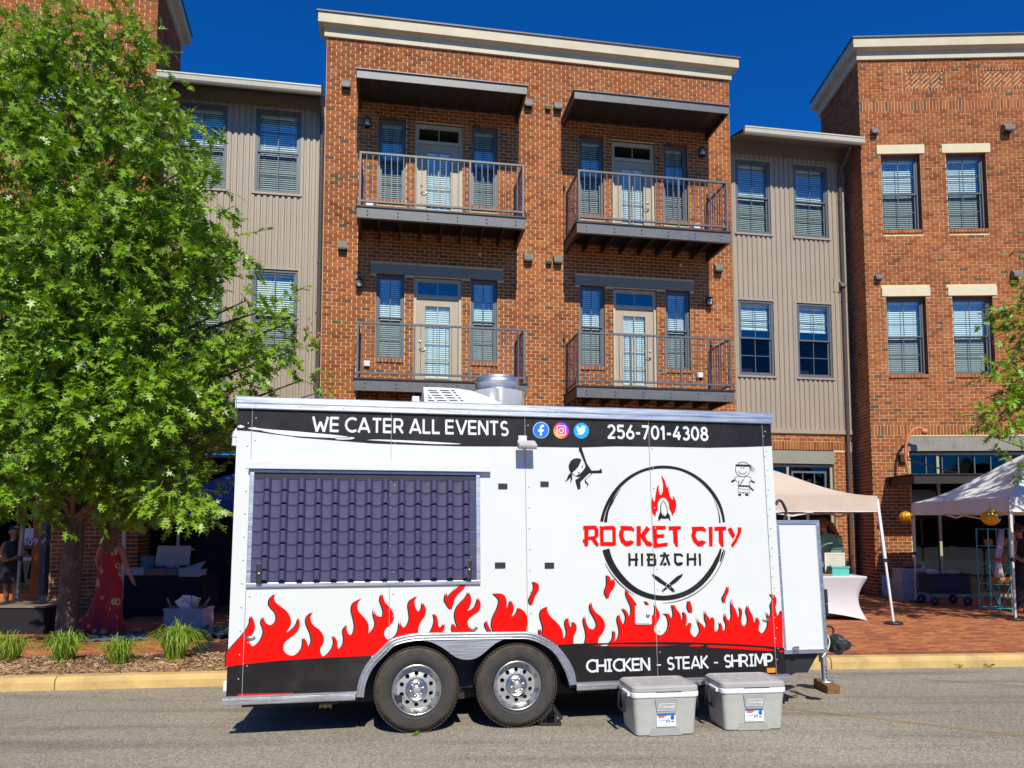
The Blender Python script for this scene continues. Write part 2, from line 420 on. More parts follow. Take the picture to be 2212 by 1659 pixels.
def sheet(mb,x0,x1,z0,z1,ops,y=0,mi=0,reveal=0,rmi=None):
    X=sorted({x0,x1}|{min(max(a,x0),x1) for o in ops for a in o[:2]}); Z=sorted({z0,z1}|{min(max(a,z0),z1) for o in ops for a in o[2:]})
    for a,b in zip(X,X[1:]):
        for c,d in zip(Z,Z[1:]):
            if any(o[0]-1e-6<=a and b<=o[1]+1e-6 and o[2]-1e-6<=c and d<=o[3]+1e-6 for o in ops): continue
            mb.quad((a,y,c),(b,y,c),(b,y,d),(a,y,d),mi)
    if reveal:
        rmi=mi if rmi is None else rmi
        for a,b,c,d in ops:
            e=y+reveal
            mb.quad((a,y,c),(a,e,c),(a,e,d),(a,y,d),rmi); mb.quad((b,e,c),(b,y,c),(b,y,d),(b,e,d),rmi)
            mb.quad((a,e,d),(b,e,d),(b,y,d),(a,y,d),rmi); mb.quad((a,y,c),(b,y,c),(b,e,c),(a,e,c),rmi)
def window(root,x0,x1,z0,z1,y,split=.5,cols=2,blind=1.0,slats=True,screen=True,fr=.05,name='window',rows=2,tilt=None):
    f=MB(); m_=.035
    def ring(a,b,c,d,w,ya,yb):
        f.box(a,b,ya,yb,d-w,d); f.box(a,b,ya,yb,c,c+w); f.box(a,a+w,ya,yb,c+w,d-w); f.box(b-w,b,ya,yb,c+w,d-w)
    ring(x0,x1,z0,z1,fr,y,y+.09); mid=z0+(z1-z0)*split
    a,b=x0+fr,x1-fr
    ring(a,b,mid-.015,z1-fr,m_,y+.02,y+.05); ring(a,b,z0+fr,mid+.02,m_,y+.052,y+.082)
    # divider bars
    def bars(c,d,yy):
        for k in range(1,cols):
            xx=a+m_+(b-a-2*m_)*k/cols; f.box(xx-.008,xx+.008,yy,yy+.012,c,d)
        for k in range(1,rows):
            zz=c+(d-c)*k/rows; f.box(a+m_,b-m_,yy+.002,yy+.010,zz-.008,zz+.008)
    bars(mid+m_-.015,z1-fr-m_,y+.024); bars(z0+fr+m_,mid+.02-m_,y+.056)
    wo=f.build(name,M_SASH,root)
    g=MB(); g.quad((a+m_,y+.038,mid+m_-.015),(b-m_,y+.038,mid+m_-.015),(b-m_,y+.038,z1-fr-m_),(a+m_,y+.038,z1-fr-m_)); g.build('pane',M_GLASS,wo)
    g=MB(); g.quad((a+m_,y+.070,z0+fr+m_),(b-m_,y+.070,z0+fr+m_),(b-m_,y+.070,mid+.02-m_),(a+m_,y+.070,mid+.02-m_)); g.build('pane',M_SCREEN if screen else M_GLASS,wo)
    if blind>0: blinds(wo,a,b,z1-(z1-z0)*blind,z1-fr,y+.14,slats,tilt)
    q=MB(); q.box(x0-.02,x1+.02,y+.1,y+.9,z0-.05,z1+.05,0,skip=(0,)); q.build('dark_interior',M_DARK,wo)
    return wo
def blinds(par,a,b,c,d,y,slats=True,tilt=None):
    q=MB(); st=.048; z=d-.02; tilt=(1.12 if tilt is None else .8+tilt*.5)
    hy=.022*math.cos(tilt); hz=.022*math.sin(tilt)
    while z>c:
        q.quad((a+.01,y-hy,z-hz),(b-.01,y-hy,z-hz),(b-.01,y+hy,z+hz),(a+.01,y+hy,z+hz)); z-=st if slats else .03
    q.box(a+.01,b-.01,y-.025,y+.025,d-.05,d-.001); q.box(a+.01,b-.01,y-.02,y+.02,c-.03,c)
    for xx in (a+.12,b-.12): q.box(xx-.004,xx+.004,y-.027,y-.025,c,d)
    return q.build('blind',M_BLIND,par)
def vent(root,x,z,w=.2,h=.2,d=.14):
    v=MB(); p=[(x-w/2,0,z+h/2),(x-w/2,-d*.45,z+h/2),(x-w/2,-d,z+h*.05),(x-w/2,-d,z-h*.32),(x-w/2,0,z-h*.5)]
    v.prism(p,(w,0,0)); o=v.build('vent_hood',M_VENT,root,fix=True)
    v=MB(); v.box(x-w*.4,x+w*.4,-d-.003,-.02,z-h*.5,z-h*.34); v.build('vent_flap',M_BLACKP,o); return o
def wall_lamp(root,x,z):
    l=MB(); l.box(x-.05,x+.05,-.03,0,z-.09,z+.12); l.lathe([(0,.10),(.07,.095),(.075,.06)],(x,-.09,z)); l.tube([(x,-.09,z-.1),(x,-.09,z-.085)],.07,12)
    for k in range(6):
        t=k*math.pi/3; l.tube([(x+.072*math.cos(t),-.09+.072*math.sin(t),z-.09),(x+.072*math.cos(t),-.09+.072*math.sin(t),z+.06)],.005,4)
    l.lathe([(.074,0),(.078,0),(.078,.012),(.074,.012)],(x,-.09,z-.01))
    o=l.build('wall_lamp',M_BLACKP,root); g=MB(); g.lathe([(0,-.085),(.058,-.085),(.06,0),(.055,.06),(0,.062)],(x,-.09,z),n=16); g.build('lamp_glass',M_WHITEP,o); return o
def corn(root,x0,x1,zt,d1=.36,end0=True,end1=True):
    """cornice in two flat bands with a dark coping; zt: brick top"""
    c=MB(); c.box(x0-.05,x1+.05,-.05,.35,zt-.045,zt+.155); c.build('frieze_board',M_CREAM,root)
    c=MB(); c.prism([(x0-.06,.0,zt+.155),(x0-.06,-.055,zt+.155),(x0-.06,-.08,zt+.165),(x0-.06,-.10,zt+.189),(x0-.06,.0,zt+.189)],(x1-x0+.12,0,0)); c.build('cornice_cove',M_COPING if False else M_CREAM,root,fix=True)
    c=MB(); c.box(x0-.18,x1+.18,-.19,.40,zt+.19,zt+.42); c.build('cornice_board',M_CREAM,root)
    c=MB(); c.box(x0-.21,x1+.21,-.22,.43,zt+.42,zt+.455); c.build('coping',M_COPING,root)

# ---- centre block
FC=yawframe((0,16.2,0),9.3806)
z3=zr(1050,0,2.2125);z4=zr(1800,150,2.553);z5=zr(1050,700,2.37);z6=zr(1800,700,2.37)
r1=zr(2400,100,2.0736);r2=zr(2400,800,2.1434);r3=zr(2500,1400,2.3702)
cb=empty('brick_apartment_block',FC.M); tag(cb,'three storey red brick block with four railed balconies behind the trailer','building')
WX=[(-3.08,-2.45),(-.96,-.34),(1.61,2.22),(3.72,4.34)]; DX=[(-2.24,-1.16),(2.43,3.50)]
ops=[(a,b,c,d) for a,b in WX for c,d in ((5.46,7.38),(9.10,11.02))]+[(a,b,c,d) for a,b in DX for c,d in ((4.80,7.35),(8.44,10.98))]
m_=MB(); sheet(m_,-4.25,5.46,0,12.83,ops,.007,0,.16,1); m_.quad((-4.25,.007,0),(-4.25,3,0),(-4.25,3,12.83),(-4.25,.007,12.83)); m_.quad((5.46,3,0),(5.46,.007,0),(5.46,.007,12.83),(5.46,3,12.83))
m_.build('mortar_wall',[M_MORTAR,BRK[3]],cb)
lint=[(-3.2,-.21,7.38,7.60),(1.50,4.44,7.38,7.60)]
bricks(cb,-4.25,5.46,0,12.83,[(a,b,c-.09 if b-a<.8 else c,d) for a,b,c,d in ops]+lint,visible=lambda x,z:z>.0,pick=lambda x,z:(x+4.25)+abs(z-6.5)*.7)
for a,b,c,d in lint:
    q=MB(); q.box(a,b,-.025,.06,c+.002,d); q.build('lintel',M_GREYLINTEL,cb)
def sill(root,a,b,z,n=None):
    n=int((b-a+.02)/.078); wd=(b-a)/n
    for k in range(n):
        q=MB(); q.box(a+k*wd+.005,a+(k+1)*wd-.005,-.03,.08,z-.085,z-.004,0); q.build('sill_brick',BRK[random.choices((0,1,2,3),(4,3,3,1))[0]],root)
    q=MB(); q.box(a+.003,b-.003,-.024,.075,z-.082,z-.008); q.build('sill_mortar',M_MORTAR,root)
for i,(a,b) in enumerate(WX):
    for j,(c,d) in enumerate(((5.46,7.38),(9.10,11.02))):
        window(cb,a+.004,b-.004,c+.004,d-.004,.075,.5,2,1,tilt=(.75 if j==0 else .5)+random.uniform(-.1,.1)); sill(cb,a,b,c)
def balcony_door(root,x0,x1,z0,z1,hinge_left=True):
    y=.06; f=MB(); t=.055; ztr=z1-.42
    f.box(x0,x0+t,y,y+.1,z0,z1); f.box(x1-t,x1,y,y+.1,z0,z1); f.box(x0+t,x1-t,y,y+.1,z1-t,z1); f.box(x0+t,x1-t,y,y+.1,ztr-.03,ztr+.03)
    xm=(x0+x1)/2; f.box(xm-.008,xm+.008,y+.03,y+.045,ztr+.03,z1-t)
    for (a,b,c,d) in ((x0+t,x1-t,z1-t-.025,z1-t),(x0+t,x1-t,ztr+.03,ztr+.055),(x0+t,x0+t+.025,ztr+.055,z1-t-.025),(x1-t-.025,x1-t,ztr+.055,z1-t-.025)): f.box(a,b,y+.02,y+.06,c,d)
    o=f.build('door_frame',M_DOORTRIM,root)
    g=MB(); g.quad((x0+t,y+.05,ztr),(x1-t,y+.05,ztr),(x1-t,y+.05,z1-t),(x0+t,y+.05,z1-t)); g.build('transom_pane',M_GLASS,o)
    a,b,c,d=x0+t+.004,x1-t-.004,z0,ztr-.034
    ga,gb,gc,gd=a+.20,b-.20,c+.28,d-.17; lf=MB(); yy=y+.04
    lf.box(a,ga,yy,yy+.045,c,d); lf.box(gb,b,yy,yy+.045,c,d); lf.box(ga,gb,yy,yy+.045,c,gc); lf.box(ga,gb,yy,yy+.045,gd,d)
    lf.box(ga-.03,ga,yy-.012,yy,gc-.03,gd+.03); lf.box(gb,gb+.03,yy-.012,yy,gc-.03,gd+.03); lf.box(ga,gb,yy-.012,yy,gc-.03,gc); lf.box(ga,gb,yy-.012,yy,gd,gd+.03)
    mx=(ga+gb)/2; lf.box(mx-.01,mx+.01,yy-.006,yy+.01,gc,gd)
    for k in range(1,4):
        zz_=gc+(gd-gc)*k/4; lf.box(ga,gb,yy-.004,yy+.008,zz_-.01,zz_+.01)
    l=lf.build('door_leaf',M_DOORT,root)
    g=MB(); g.quad((ga,yy+.02,gc),(gb,yy+.02,gc),(gb,yy+.02,gd),(ga,yy+.02,gd)); g.build('pane',M_SCREEN if False else M_GLASS,l)
    blinds(l,ga,gb,gc,gd,yy+.07,True,.85)
    hx=(a+.09) if hinge_left else (b-.09); h=MB()
    for zz_,r in ((c+.93,.03),(c+1.10,.028)): h.lathe([(0,-.03),(r*.7,-.03),(r,-.012),(r,0)],(hx,yy,zz_),(0,1,0),16)
    h.tube([(hx,yy-.02,c+.93),(hx,yy-.055,c+.93),(hx+(.11 if hinge_left else -.11),yy-.055,c+.925)],.009,8); h.build('door_handle',M_NICKEL,l)
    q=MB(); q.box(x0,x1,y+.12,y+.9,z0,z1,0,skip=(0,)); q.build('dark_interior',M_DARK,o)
for j,(c,d) in enumerate(((4.80,7.35),(8.44,10.98))):
    balcony_door(cb,DX[0][0]+.004,DX[0][1]-.004,c,d-.004,True); balcony_door(cb,DX[1][0]+.004,DX[1][1]-.004,c,d-.004,False)
def balcony(root,x0,x1,zt,zb,D,rail_h,tie_l=True):
    b=MB(); yf=-D
    b.box(x0,x1,yf,yf+.07,zb,zt-.02); b.box(x0,x1,yf-.012,yf,zb,zb+.012); b.box(x0,x1,yf-.012,yf,zt-.032,zt-.02)
    o=b.build('balcony',M_STEEL,root)
    for xa in (x0,x1-.07):
        s=MB(); s.box(xa,xa+.07,yf+.07,0,zb,zt-.02); s.build('side_beam',M_STEELD,o)
    n=8
    for k in range(1,n):
        xx=x0+(x1-x0)*k/n; q=MB(); q.box(xx-.02,xx+.02,yf+.071,-.01,zb+.03,zt-.06); q.build('joist',M_STEELD,o)
    nb=8
    for k in range(nb):
        ya=yf-.03+(D+.02)*k/nb; q=MB(); q.box(x0-.02,x1+.02,ya+.004,ya+(D+.02)/nb-.004,zt-.02,zt+.012); q.build('deck_board',M_STEELD,o)
    for k in range(6):
        xx=x0+.22+(x1-x0-.44)*k/5
        for zz_ in (zb+.07,zt-.10):
            q=MB(); q.ball((xx,yf-.012,zz_),.014,8,6); q.build('bolt',M_STEEL,o)
    # railing
    r=MB(); zr_=zt+rail_h; pa,pb=x0+.06,x1-.05; yr=yf+.05
    for xx in (pa,pa+(pb-pa)/3,pa+(pb-pa)*2/3,pb): r.box(xx-.02,xx+.02,yr-.02,yr+.02,zt+.012,zr_)
    for zz_,hh in ((zr_,.04),(zt+.13,.04)):
        r.box(pa-.02,pb+.02,yr-.022,yr+.022,zz_-hh/2,zz_+hh/2)
        for xx in (pa,pb): r.box(xx-.02,xx+.02,yr+.022,-.02,zz_-hh/2,zz_+hh/2)
    for xx in (pa,pb): r.box(xx-.02,xx+.02,-.06,-.02,zt+.012,zr_)
    r.build('railing_frame',M_STEEL,o)
    pk=MB(); pk.box(-.007,.007,-.007,.007,0,zr_-zt-.15); pme=pk.mesh('baluster',M_STEEL)
    N=27
    for k in range(1,N):
        if k%9==0: continue
        inst('baluster',pme,o,loc=(pa+(pb-pa)*k/N,yr,zt+.13))
    for xx in (pa,pb):
        for k in range(1,9): inst('baluster',pme,o,loc=(xx,yr+(-.04-yr)*k/9,zt+.13))
    # tie cables
    for xx in (x0-.005,x1+.005):
        q=MB(); q.tube([(xx,-.02,zt+1.35),(xx,yf+.04,zt+.1)],.008,6); q.tube([(xx,-.02,zt+1.36),(xx,-.06,zt+1.29)],.02,6); q.tube([(xx,yf+.09,zt+.17),(xx,yf+.04,zt+.10),(xx,yf+.03,zt+.04)],.018,6); q.box(xx-.02,xx+.02,-.02,0,zt+1.28,zt+1.44); q.build('tie_cable',M_STEELD,o)
    return o
D=1.17
def bx(p,q,dd=-D): 
    a=FC.pix(*p,dd); b=FC.pix(*q,dd); return a,b
BLo=bx(z5(322,1350),z5(1697,1388)); BLo2=bx(z5(322,1440),z5(1697,1388))
BRl=bx(z6(317,1405),z6(1567,1437)); BRb=bx(z6(317,1497),z6(1567,1525))
BUl=bx(z3(322,1525),z3(1575,1612)); BUb=FC.pix(*z5(1690,162),-D)
BUr=bx(z6(317,108),z6(1535,175)); BUrb=bx(z6(317,195),z6(1535,262))
hl=FC.pix(*z5(360,903),-D)[1]-BLo[0][1]
XL0,XL1=BLo[0][0],BLo[1][0]; XR0,XR1=BRl[0][0],BRl[1][0]
ztl=(BLo[0][1]+BRl[0][1]+BRl[1][1])/3; ztu=(BUl[0][1]+BUr[0][1]+BUr[1][1])/3
hb=BRl[0][1]-BRb[0][1]
print('balcony',XL0,XL1,XR0,XR1,ztl,ztu,hl,hb)
balcony(cb,XL0,XL1,ztl,ztl-hb,D,hl); balcony(cb,XR0,XR1,ztl,ztl-hb,D,hl)
balcony(cb,BUl[0][0],BUl[1][0],ztu,ztu-hb,D,hl); balcony(cb,BUr[0][0],BUr[1][0],ztu,ztu-hb,D,hl)
def canopy(root,x0,x1,zt,zb,D):
    c=MB(); c.box(x0,x1,-D,-D+.03,zb,zt); c.box(x0-.03,x1+.03,-D-.03,0,zt,zt+.02)
    o=c.build('canopy',M_STEEL,root)
    for xa in (x0,x1-.05):
        s=MB(); s.box(xa,xa+.05,-D+.03,0,zb,zt); s.build('canopy_side_beam',M_STEELD,o)
    n=11; wd=(x1-x0-.1)/n; pitch=.035
    for k in range(n):
        a=x0+.05+k*wd; q=MB(); q.prism([(a,-D+.03,zt-.05),(a+wd*.25,-D+.03,zt-.02),(a+wd*.75,-D+.03,zt-.02),(a+wd,-D+.03,zt-.05),(a+wd,-D+.03,zt-.046),(a+wd*.75,-D+.03,zt-.016),(a+wd*.25,-D+.03,zt-.016),(a,-D+.03,zt-.046)],(0,D-.11,0)); q.build('deck_panel',M_STEELD,o,fix=True)
    return o
CL=(FC.pix(*z3(322,512),-D),FC.pix(*z3(1585,697),-D)); CR=(FC.pix(*z4(320,392),-D),FC.pix(*z4(1645,590),-D)); CRb=FC.pix(*z4(318,458),-D)
print('canopy',CL,CR,CRb)
hcan=CR[0][1]-CRb[1]
canopy(cb,CL[0][0],CL[1][0],CL[0][1],CL[0][1]-hcan,D); canopy(cb,CR[0][0],CR[1][0],CR[0][1],CR[0][1]-hcan,D)
corn(cb,-4.25,5.46,12.83)
for p,s in ((z3(245,635),.2),(z3(1592,775),.2),(z3(1737,802),.13),(z4(172,535),.2),(z4(90,540),.13),(z5(235,300),.2),(z5(1703,395),.2),(z5(1868,425),.13),(z6(160,412),.2),(z6(90,425),.13),(z6(1432,480),.2)):
    x,z=FC.pix(*p); vent(cb,x,z,s,s*1.05,.13*s/.2)
for p in (z3(402,925),z4(1402,935),z5(365,600),z6(1360,745)):
    x,z=FC.pix(*p); wall_lamp(cb,x,z)
for p in (z5(1322,360),z6(1138,448)):
    x,z=FC.pix(*p); q=MB(); q.lathe([(0,-.05),(.03,-.045),(.035,0)],(x,0,z),(0,1,0),16); q.build('wall_cap',M_WHITEP,cb)
for p in (z5(425,1228),z6(1295,1320),z3(418,1508),z6(1270,138)):
    x,z=FC.pix(*p,-.05); q=MB(); q.box(x-.08,x+.08,-.07,0,z-.06,z+.06); q.build('outlet_box',M_WHITEP,cb,bevel=.008)

# ---- grey siding wings
def siding(root,x0,x1,z0,z1,ops,y=0):
    s=MB(); pitch=.13; zs=sorted({z0,z1}|{q for o in ops for q in o[2:]}); x=x0
    prof=[(0,0),(.014,.027),(.052,.027),(.066,0),(.13,0)]
    while x<x1-.01:
        for za,zb in zip(zs,zs[1:]):
            for (a,da),(b,db) in zip(prof,prof[1:]):
                xa,xb=x+a,min(x+b,x1)
                if xa>=x1: continue
                if any(o[0]<(xa+xb)/2<o[1] and o[2]-1e-4<=za and zb<=o[3]+1e-4 for o in ops): continue
                s.quad((xa,y-.034+da,za),(xb,y-.034+db,za),(xb,y-.034+db,zb),(xa,y-.034+da,zb))
        x+=pitch
    s.build('ribbed_siding',M_SIDING,root)
    for a,b,c,d in ops:
        q=MB(); e=.045
        q.box(a-e,b+e,y-.045,y+.1,d-.0,d+e); q.box(a-e,b+e,y-.06,y+.1,c-e,c); q.box(a-e,a,y-.045,y+.1,c,d); q.box(b,b+e,y-.045,y+.1,c,d); q.build('window_trim',M_SIDING,root)
FR2=yawframe((0,16.4,0),9.3806)
rw=empty('siding_wing',FR2.M); tag(rw,'taupe ribbed metal building wing with four windows right of the balconies','building')
wo=[(5.615,6.555,9.0,10.87),(7.175,8.13,9.0,10.87),(5.615,6.555,5.42,7.30),(7.175,8.13,5.42,7.30)]
x1r=8.62
siding(rw,5.46,x1r,4.12,11.08,wo)
for i,(a,b,c,d) in enumerate(wo): window(rw,a+.01,b-.01,c+.01,d-.01,-.02,.5,2,1.0 if i<2 else .36,tilt=.55)
def eave(root,x0,x1,zb,zt,over,gz=None):
    gz=zb+.26 if gz is None else gz; top=zb+.33
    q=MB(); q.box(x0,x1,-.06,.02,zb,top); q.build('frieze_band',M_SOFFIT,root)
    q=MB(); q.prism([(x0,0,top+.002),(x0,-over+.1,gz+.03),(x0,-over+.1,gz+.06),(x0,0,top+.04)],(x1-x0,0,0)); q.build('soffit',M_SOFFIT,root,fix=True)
    q=MB(); P=[(0,0),(0,.12),(.02,.155),(.115,.155),(.115,.13),(.10,.11),(.085,.03),(.06,0)]
    q.prism([(x0,-over+.1-a,gz+b) for a,b in P],(x1-x0,0,0)); q.build('gutter',M_GUTTER,root,fix=True)
    q=MB(); q.quad((x0,-over+.1,gz+.14),(x1,-over+.1,gz+.14),(x1,2.0,gz+.85),(x0,2.0,gz+.85)); q.quad((x0,-over+.1,gz+.05),(x1,-over+.1,gz+.05),(x1,-over+.1,gz+.14),(x0,-over+.1,gz+.14)); q.build('roof',M_COPING,root)
eave(rw,5.46,8.60,11.03,11.25,.9,11.075)
q=MB(); q.box(5.46,x1r,-.05,.02,4.02,4.118); q.build('base_flashing',M_SIDING,rw)
x,z=FR2.pix(*r2(885,338)); q=MB(); q.box(x-.17,x+.17,-.04,0,z-.17,z+.17); q.build('vent_plate',M_SIDING,rw); vent(rw,x+.03,z,.15,.16,.14)
# ground floor of the wing: brick pier, soldier course, sign band, shop window
wops=[(5.46,8.1,.05,3.62)]
m_=MB(); sheet(m_,5.46,8.62,0,4.02,wops,.007,0,.12); m_.build('mortar_wall',M_MORTAR,rw)
bricks(rw,5.46,8.62,0,3.62,wops)
for zrow in (3.80,):
    x=5.46
    while x<8.4:
        q=MB(); q.box(x+.005,x+.07,-.003,.06,3.63,3.83); q.build('soldier_brick',BRK[random.choices((0,1,2,3),(4,3,2,2))[0]],rw); x+=.0775
bricks(rw,5.46,8.62,3.84,4.02,[])
q=MB(); q.box(5.5,8.1,.02,.06,3.28,3.60); q.build('sign_band',M_GREYLINTEL,rw)
q=MB(); q.box(5.47,8.09,.063,.6,3.262,3.63); q.build('head_panel',M_DARK,rw)
def shopframe(root,x0,x1,z0,z1,y,mull,trans,colm,name='shop_window',g=None):
    f=MB(); t=.06; f.box(x0,x1,y,y+.08,z1-t,z1); f.box(x0,x1,y,y+.08,z0,z0+t)
    for xx in [x0+t/2,x1-t/2]+mull: f.box(xx-t/2,xx+t/2,y-.001,y+.081,z0+t,z1-t)
    for zz_ in trans: f.box(x0+t,x1-t,y+.002,y+.078,zz_-t/2,zz_+t/2)
    o=f.build(name,colm,root); g_=MB(); g_.quad((x0,y+.04,z0),(x1,y+.04,z0),(x1,y+.04,z1),(x0,y+.04,z1)); g_.build('pane',g or M_DKGLASS,o)
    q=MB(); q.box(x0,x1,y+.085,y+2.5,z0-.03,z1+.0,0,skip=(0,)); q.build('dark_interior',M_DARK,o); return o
M_TANF=mat('tan_shopfront',(.40,.36,.25),.5,var=.05)
so_=shopframe(rw,5.5,8.1,.08,3.26,.10,[6.3,6.9],[2.35],M_TANF)
for (a,b) in ((5.6,6.22),(6.98,7.92)):
    f=MB(); c,d=2.42,3.10
    f.box(a,b,.07,.12,d-.05,d); f.box(a,b,.07,.12,c,c+.05); f.box(a,a+.05,.07,.12,c+.05,d-.05); f.box(b-.05,b,.07,.12,c+.05,d-.05)
    for k in range(1,3): xx=a+(b-a)*k/3; f.box(xx-.012,xx+.012,.085,.11,c+.05,d-.05)
    f.build('transom_window',M_SASH,so_)
def downspout(root,x,y,z1,z0=.35,r=.05,side=0):
    d=MB(); d.tube([(x,y-.55,z1+.22),(x,y-.50,z1+.10),(x,y-.12,z1-.25),(x,y-.07,z1-.4),(x,y-.07,z0)],r,12)
    zz_=z1-1.0
    while zz_>z0+.3: d.tube([(x,y-.07,zz_-.025),(x,y-.07,zz_+.025)],r+.006,12); zz_-=2.6
    return d.build('downspout',M_SPOUT,root)
dsx,_=FR2.pix(1838,900,-.1)
downspout(rw,8.45,0,11.0)
q=MB(); q.tube([(8.45,-.07,.5),(8.45,-.09,.38),(8.42,-.16,.28),(8.30,-.3,.2),(8.10,-.45,.16)],[.05,.06,.08,.11,.12],14); q.build('downspout_boot',M_BLACKP,rw)

FL2=yawframe((0,16.4,0),9.3806)
lw=empty('siding_wing',FL2.M); tag(lw,'taupe ribbed metal building wing half hidden by the big tree','building')
wl=[(-5.81,-4.82,9.14,11.06),(-7.42,-6.40,9.14,11.06),(-5.81,-4.82,5.46,7.40),(-7.42,-6.40,5.46,7.40)]
siding(lw,-8.4,-4.25,4.12,11.25,wl)
for i,(a,b,c,d) in enumerate(wl): window(lw,a+.01,b-.01,c+.01,d-.01,-.02,.5,2,1.0,tilt=.6)
eave(lw,-8.4,-4.33,11.14,11.5,.75,11.13)
downspout(lw,-4.36,0,11.2)
lo=[(-8.2,-4.6,.05,3.3)]
m_=MB(); sheet(m_,-8.4,-4.25,0,4.12,lo,.007,0,.12); m_.build('mortar_wall',M_MORTAR,lw)
bricks(lw,-8.4,-4.25,0,4.1,lo)
shopframe(lw,-8.2,-4.6,.08,3.28,.1,[-7.2,-5.9],[2.4],M_GREYLINTEL)

# ---- right block
FR=yawframe((0,17.34,0),-1.9208)
rb=empty('corner_brick_block',FR.M); tag(rb,'red brick block with herringbone panels and cream lintels at the right','building')
RW=[(9.07,10.02),(10.64,11.60)]; RW2=[(14.0,14.95)]
ro=[(a,b,c,d) for a,b in RW+RW2 for c,d in ((8.95,10.86),(5.38,7.29))]+[(9.47,14.6,.05,3.88)]
K=8.60; XE=17
pan=[(9.749,10.6535,154*BH,159*BH),(11.564,13.3,154*BH,159*BH)]
m_=MB(); sheet(m_,K,XE,0,13.32,ro+pan,.007,0,.16,1)
for a,b,c,d in pan: m_.quad((a,.02,c),(b,.02,c),(b,.02,d),(a,.02,d))
m_.build('mortar_wall',[M_MORTAR,BRK[3]],rb)
frm=[(a-.0815,b+.0815,c-.0815,d+.0815) for a,b,c,d in pan]
sold=(K,XE,147*BH,150*BH); sold2=(K,XE,48*BH,51*BH); top=(K,XE,13.21,13.32)
bricks(rb,K,XE,0,13.32,[(a,b,c-.0,d) for a,b,c,d in ro]+frm+[sold,sold2]+[(a-.1,b+.1,d,d+.23) for a,b,c,d in ro[:-1]]+[(a,b,c-.09,c) for a,b,c,d in ro[:-1]],
       visible=lambda x,z:x<13.4,pick=lambda x,z:(x-K)*.8+abs(z-4.6)*.8)
def soldiers(root,x0,x1,z0,z1,step=.0775,name='soldier_brick',y=-.003,cap=300):
    x=x0; k=0
    while x<x1-step*.6:
        q=MB(); q.box(x+.008,min(x+step-.008,x1),y,.06,z0+.008,z1-.008); q.build(name,BRK[random.choices((0,1,2,3,4),(4,3,2,2,1.5))[0]],root); x+=step
soldiers(rb,K,13.4,147*BH,150*BH); soldiers(rb,K,13.4,48*BH,51*BH)
def herring(root,a,b,c,d,vert):
    cw,chh=(a+b)/2,(c+d)/2; L=.205; W=.0775; me=[]
    s=math.sqrt(.5)
    W=.085; L=2*W
    for n_ in range(-16,17):
        for k in range(-5,6):
            for t in (0,1):
                ox,oz=(n_+4*k)*W,n_*W
                if t==0: x0_,z0_,x1_,z1_=ox,oz,ox+L,oz+W
                else: x0_,z0_,x1_,z1_=ox+2*W,oz-W,ox+3*W,oz+W
                pts=[(x0_+.009,z0_+.009),(x1_-.009,z0_+.009),(x1_-.009,z1_-.009),(x0_+.009,z1_-.009)]
                P=[(cw+(p-q_)*s,chh+(p+q_)*s) for p,q_ in pts]
                # clip to panel (Sutherland-Hodgman)
                for ax,lim,sg in ((0,a+.006,1),(0,b-.006,-1),(1,c+.006,1),(1,d-.006,-1)):
                    o_=[]
                    for u_,v_ in zip(P,P[1:]+P[:1]):
                        iu=(u_[ax]-lim)*sg>=0; iv=(v_[ax]-lim)*sg>=0
                        if iu: o_.append(u_)
                        if iu!=iv:
                            t_=(lim-u_[ax])/(v_[ax]-u_[ax]); o_.append((u_[0]+(v_[0]-u_[0])*t_,u_[1]+(v_[1]-u_[1])*t_))
                    P=o_
                    if len(P)<3: break
                if len(P)<3: continue
                ar=abs(sum(u_[0]*v_[1]-v_[0]*u_[1] for u_,v_ in zip(P,P[1:]+P[:1])))/2
                if ar<.0006: continue
                q=MB(); q.prism([(p[0],.012,p[1]) for p in P],(0,.02,0)); q.build('herringbone_brick',BRK[random.choices((0,1,2,3,4),(4,4,2,2,1))[0]],root,fix=True)
# herringbone on the lattice (2W offset diagonal steps)
for a,b,c,d in pan:
    herring(rb,a,b,c,d,True)
    soldiers(rb,a-.078,b+.078,d,d+.0815,name='frame_brick'); soldiers(rb,a-.078,b+.078,c-.0815,c,name='frame_brick')
    z=c
    while z<d-.04:
        for xx in (a-.078,b): 
            q=MB(); q.box(xx+.004,xx+.074,-.003,.06,z+.005,z+.077); q.build('frame_brick',BRK[random.choices((0,1,2,3),(4,4,2,1))[0]],rb)
        z+=.0817
for (a,b) in RW+RW2:
    for (c,d) in ((8.95,10.86),(5.38,7.29)):
        q=MB(); q.box(a-.1,b+.1,-.025,.1,d+.002,d+.23); q.build('lintel',M_LINTEL,rb,bevel=.006)
        window(rb,a+.004,b-.004,c+.004,d-.004,.13,.5,2,1,tilt=.55 if c>8 else .8); sill(rb,a,b,c)
corn(rb,K,XE,13.32)
for p,s in ((r1(1095,715),.16),(r1(2012,695),.22),(r2(1160,283),.15),(r2(2145,265),.21)):
    x,z=FR.pix(*p); vent(rb,x,z,s,s,s*.75)
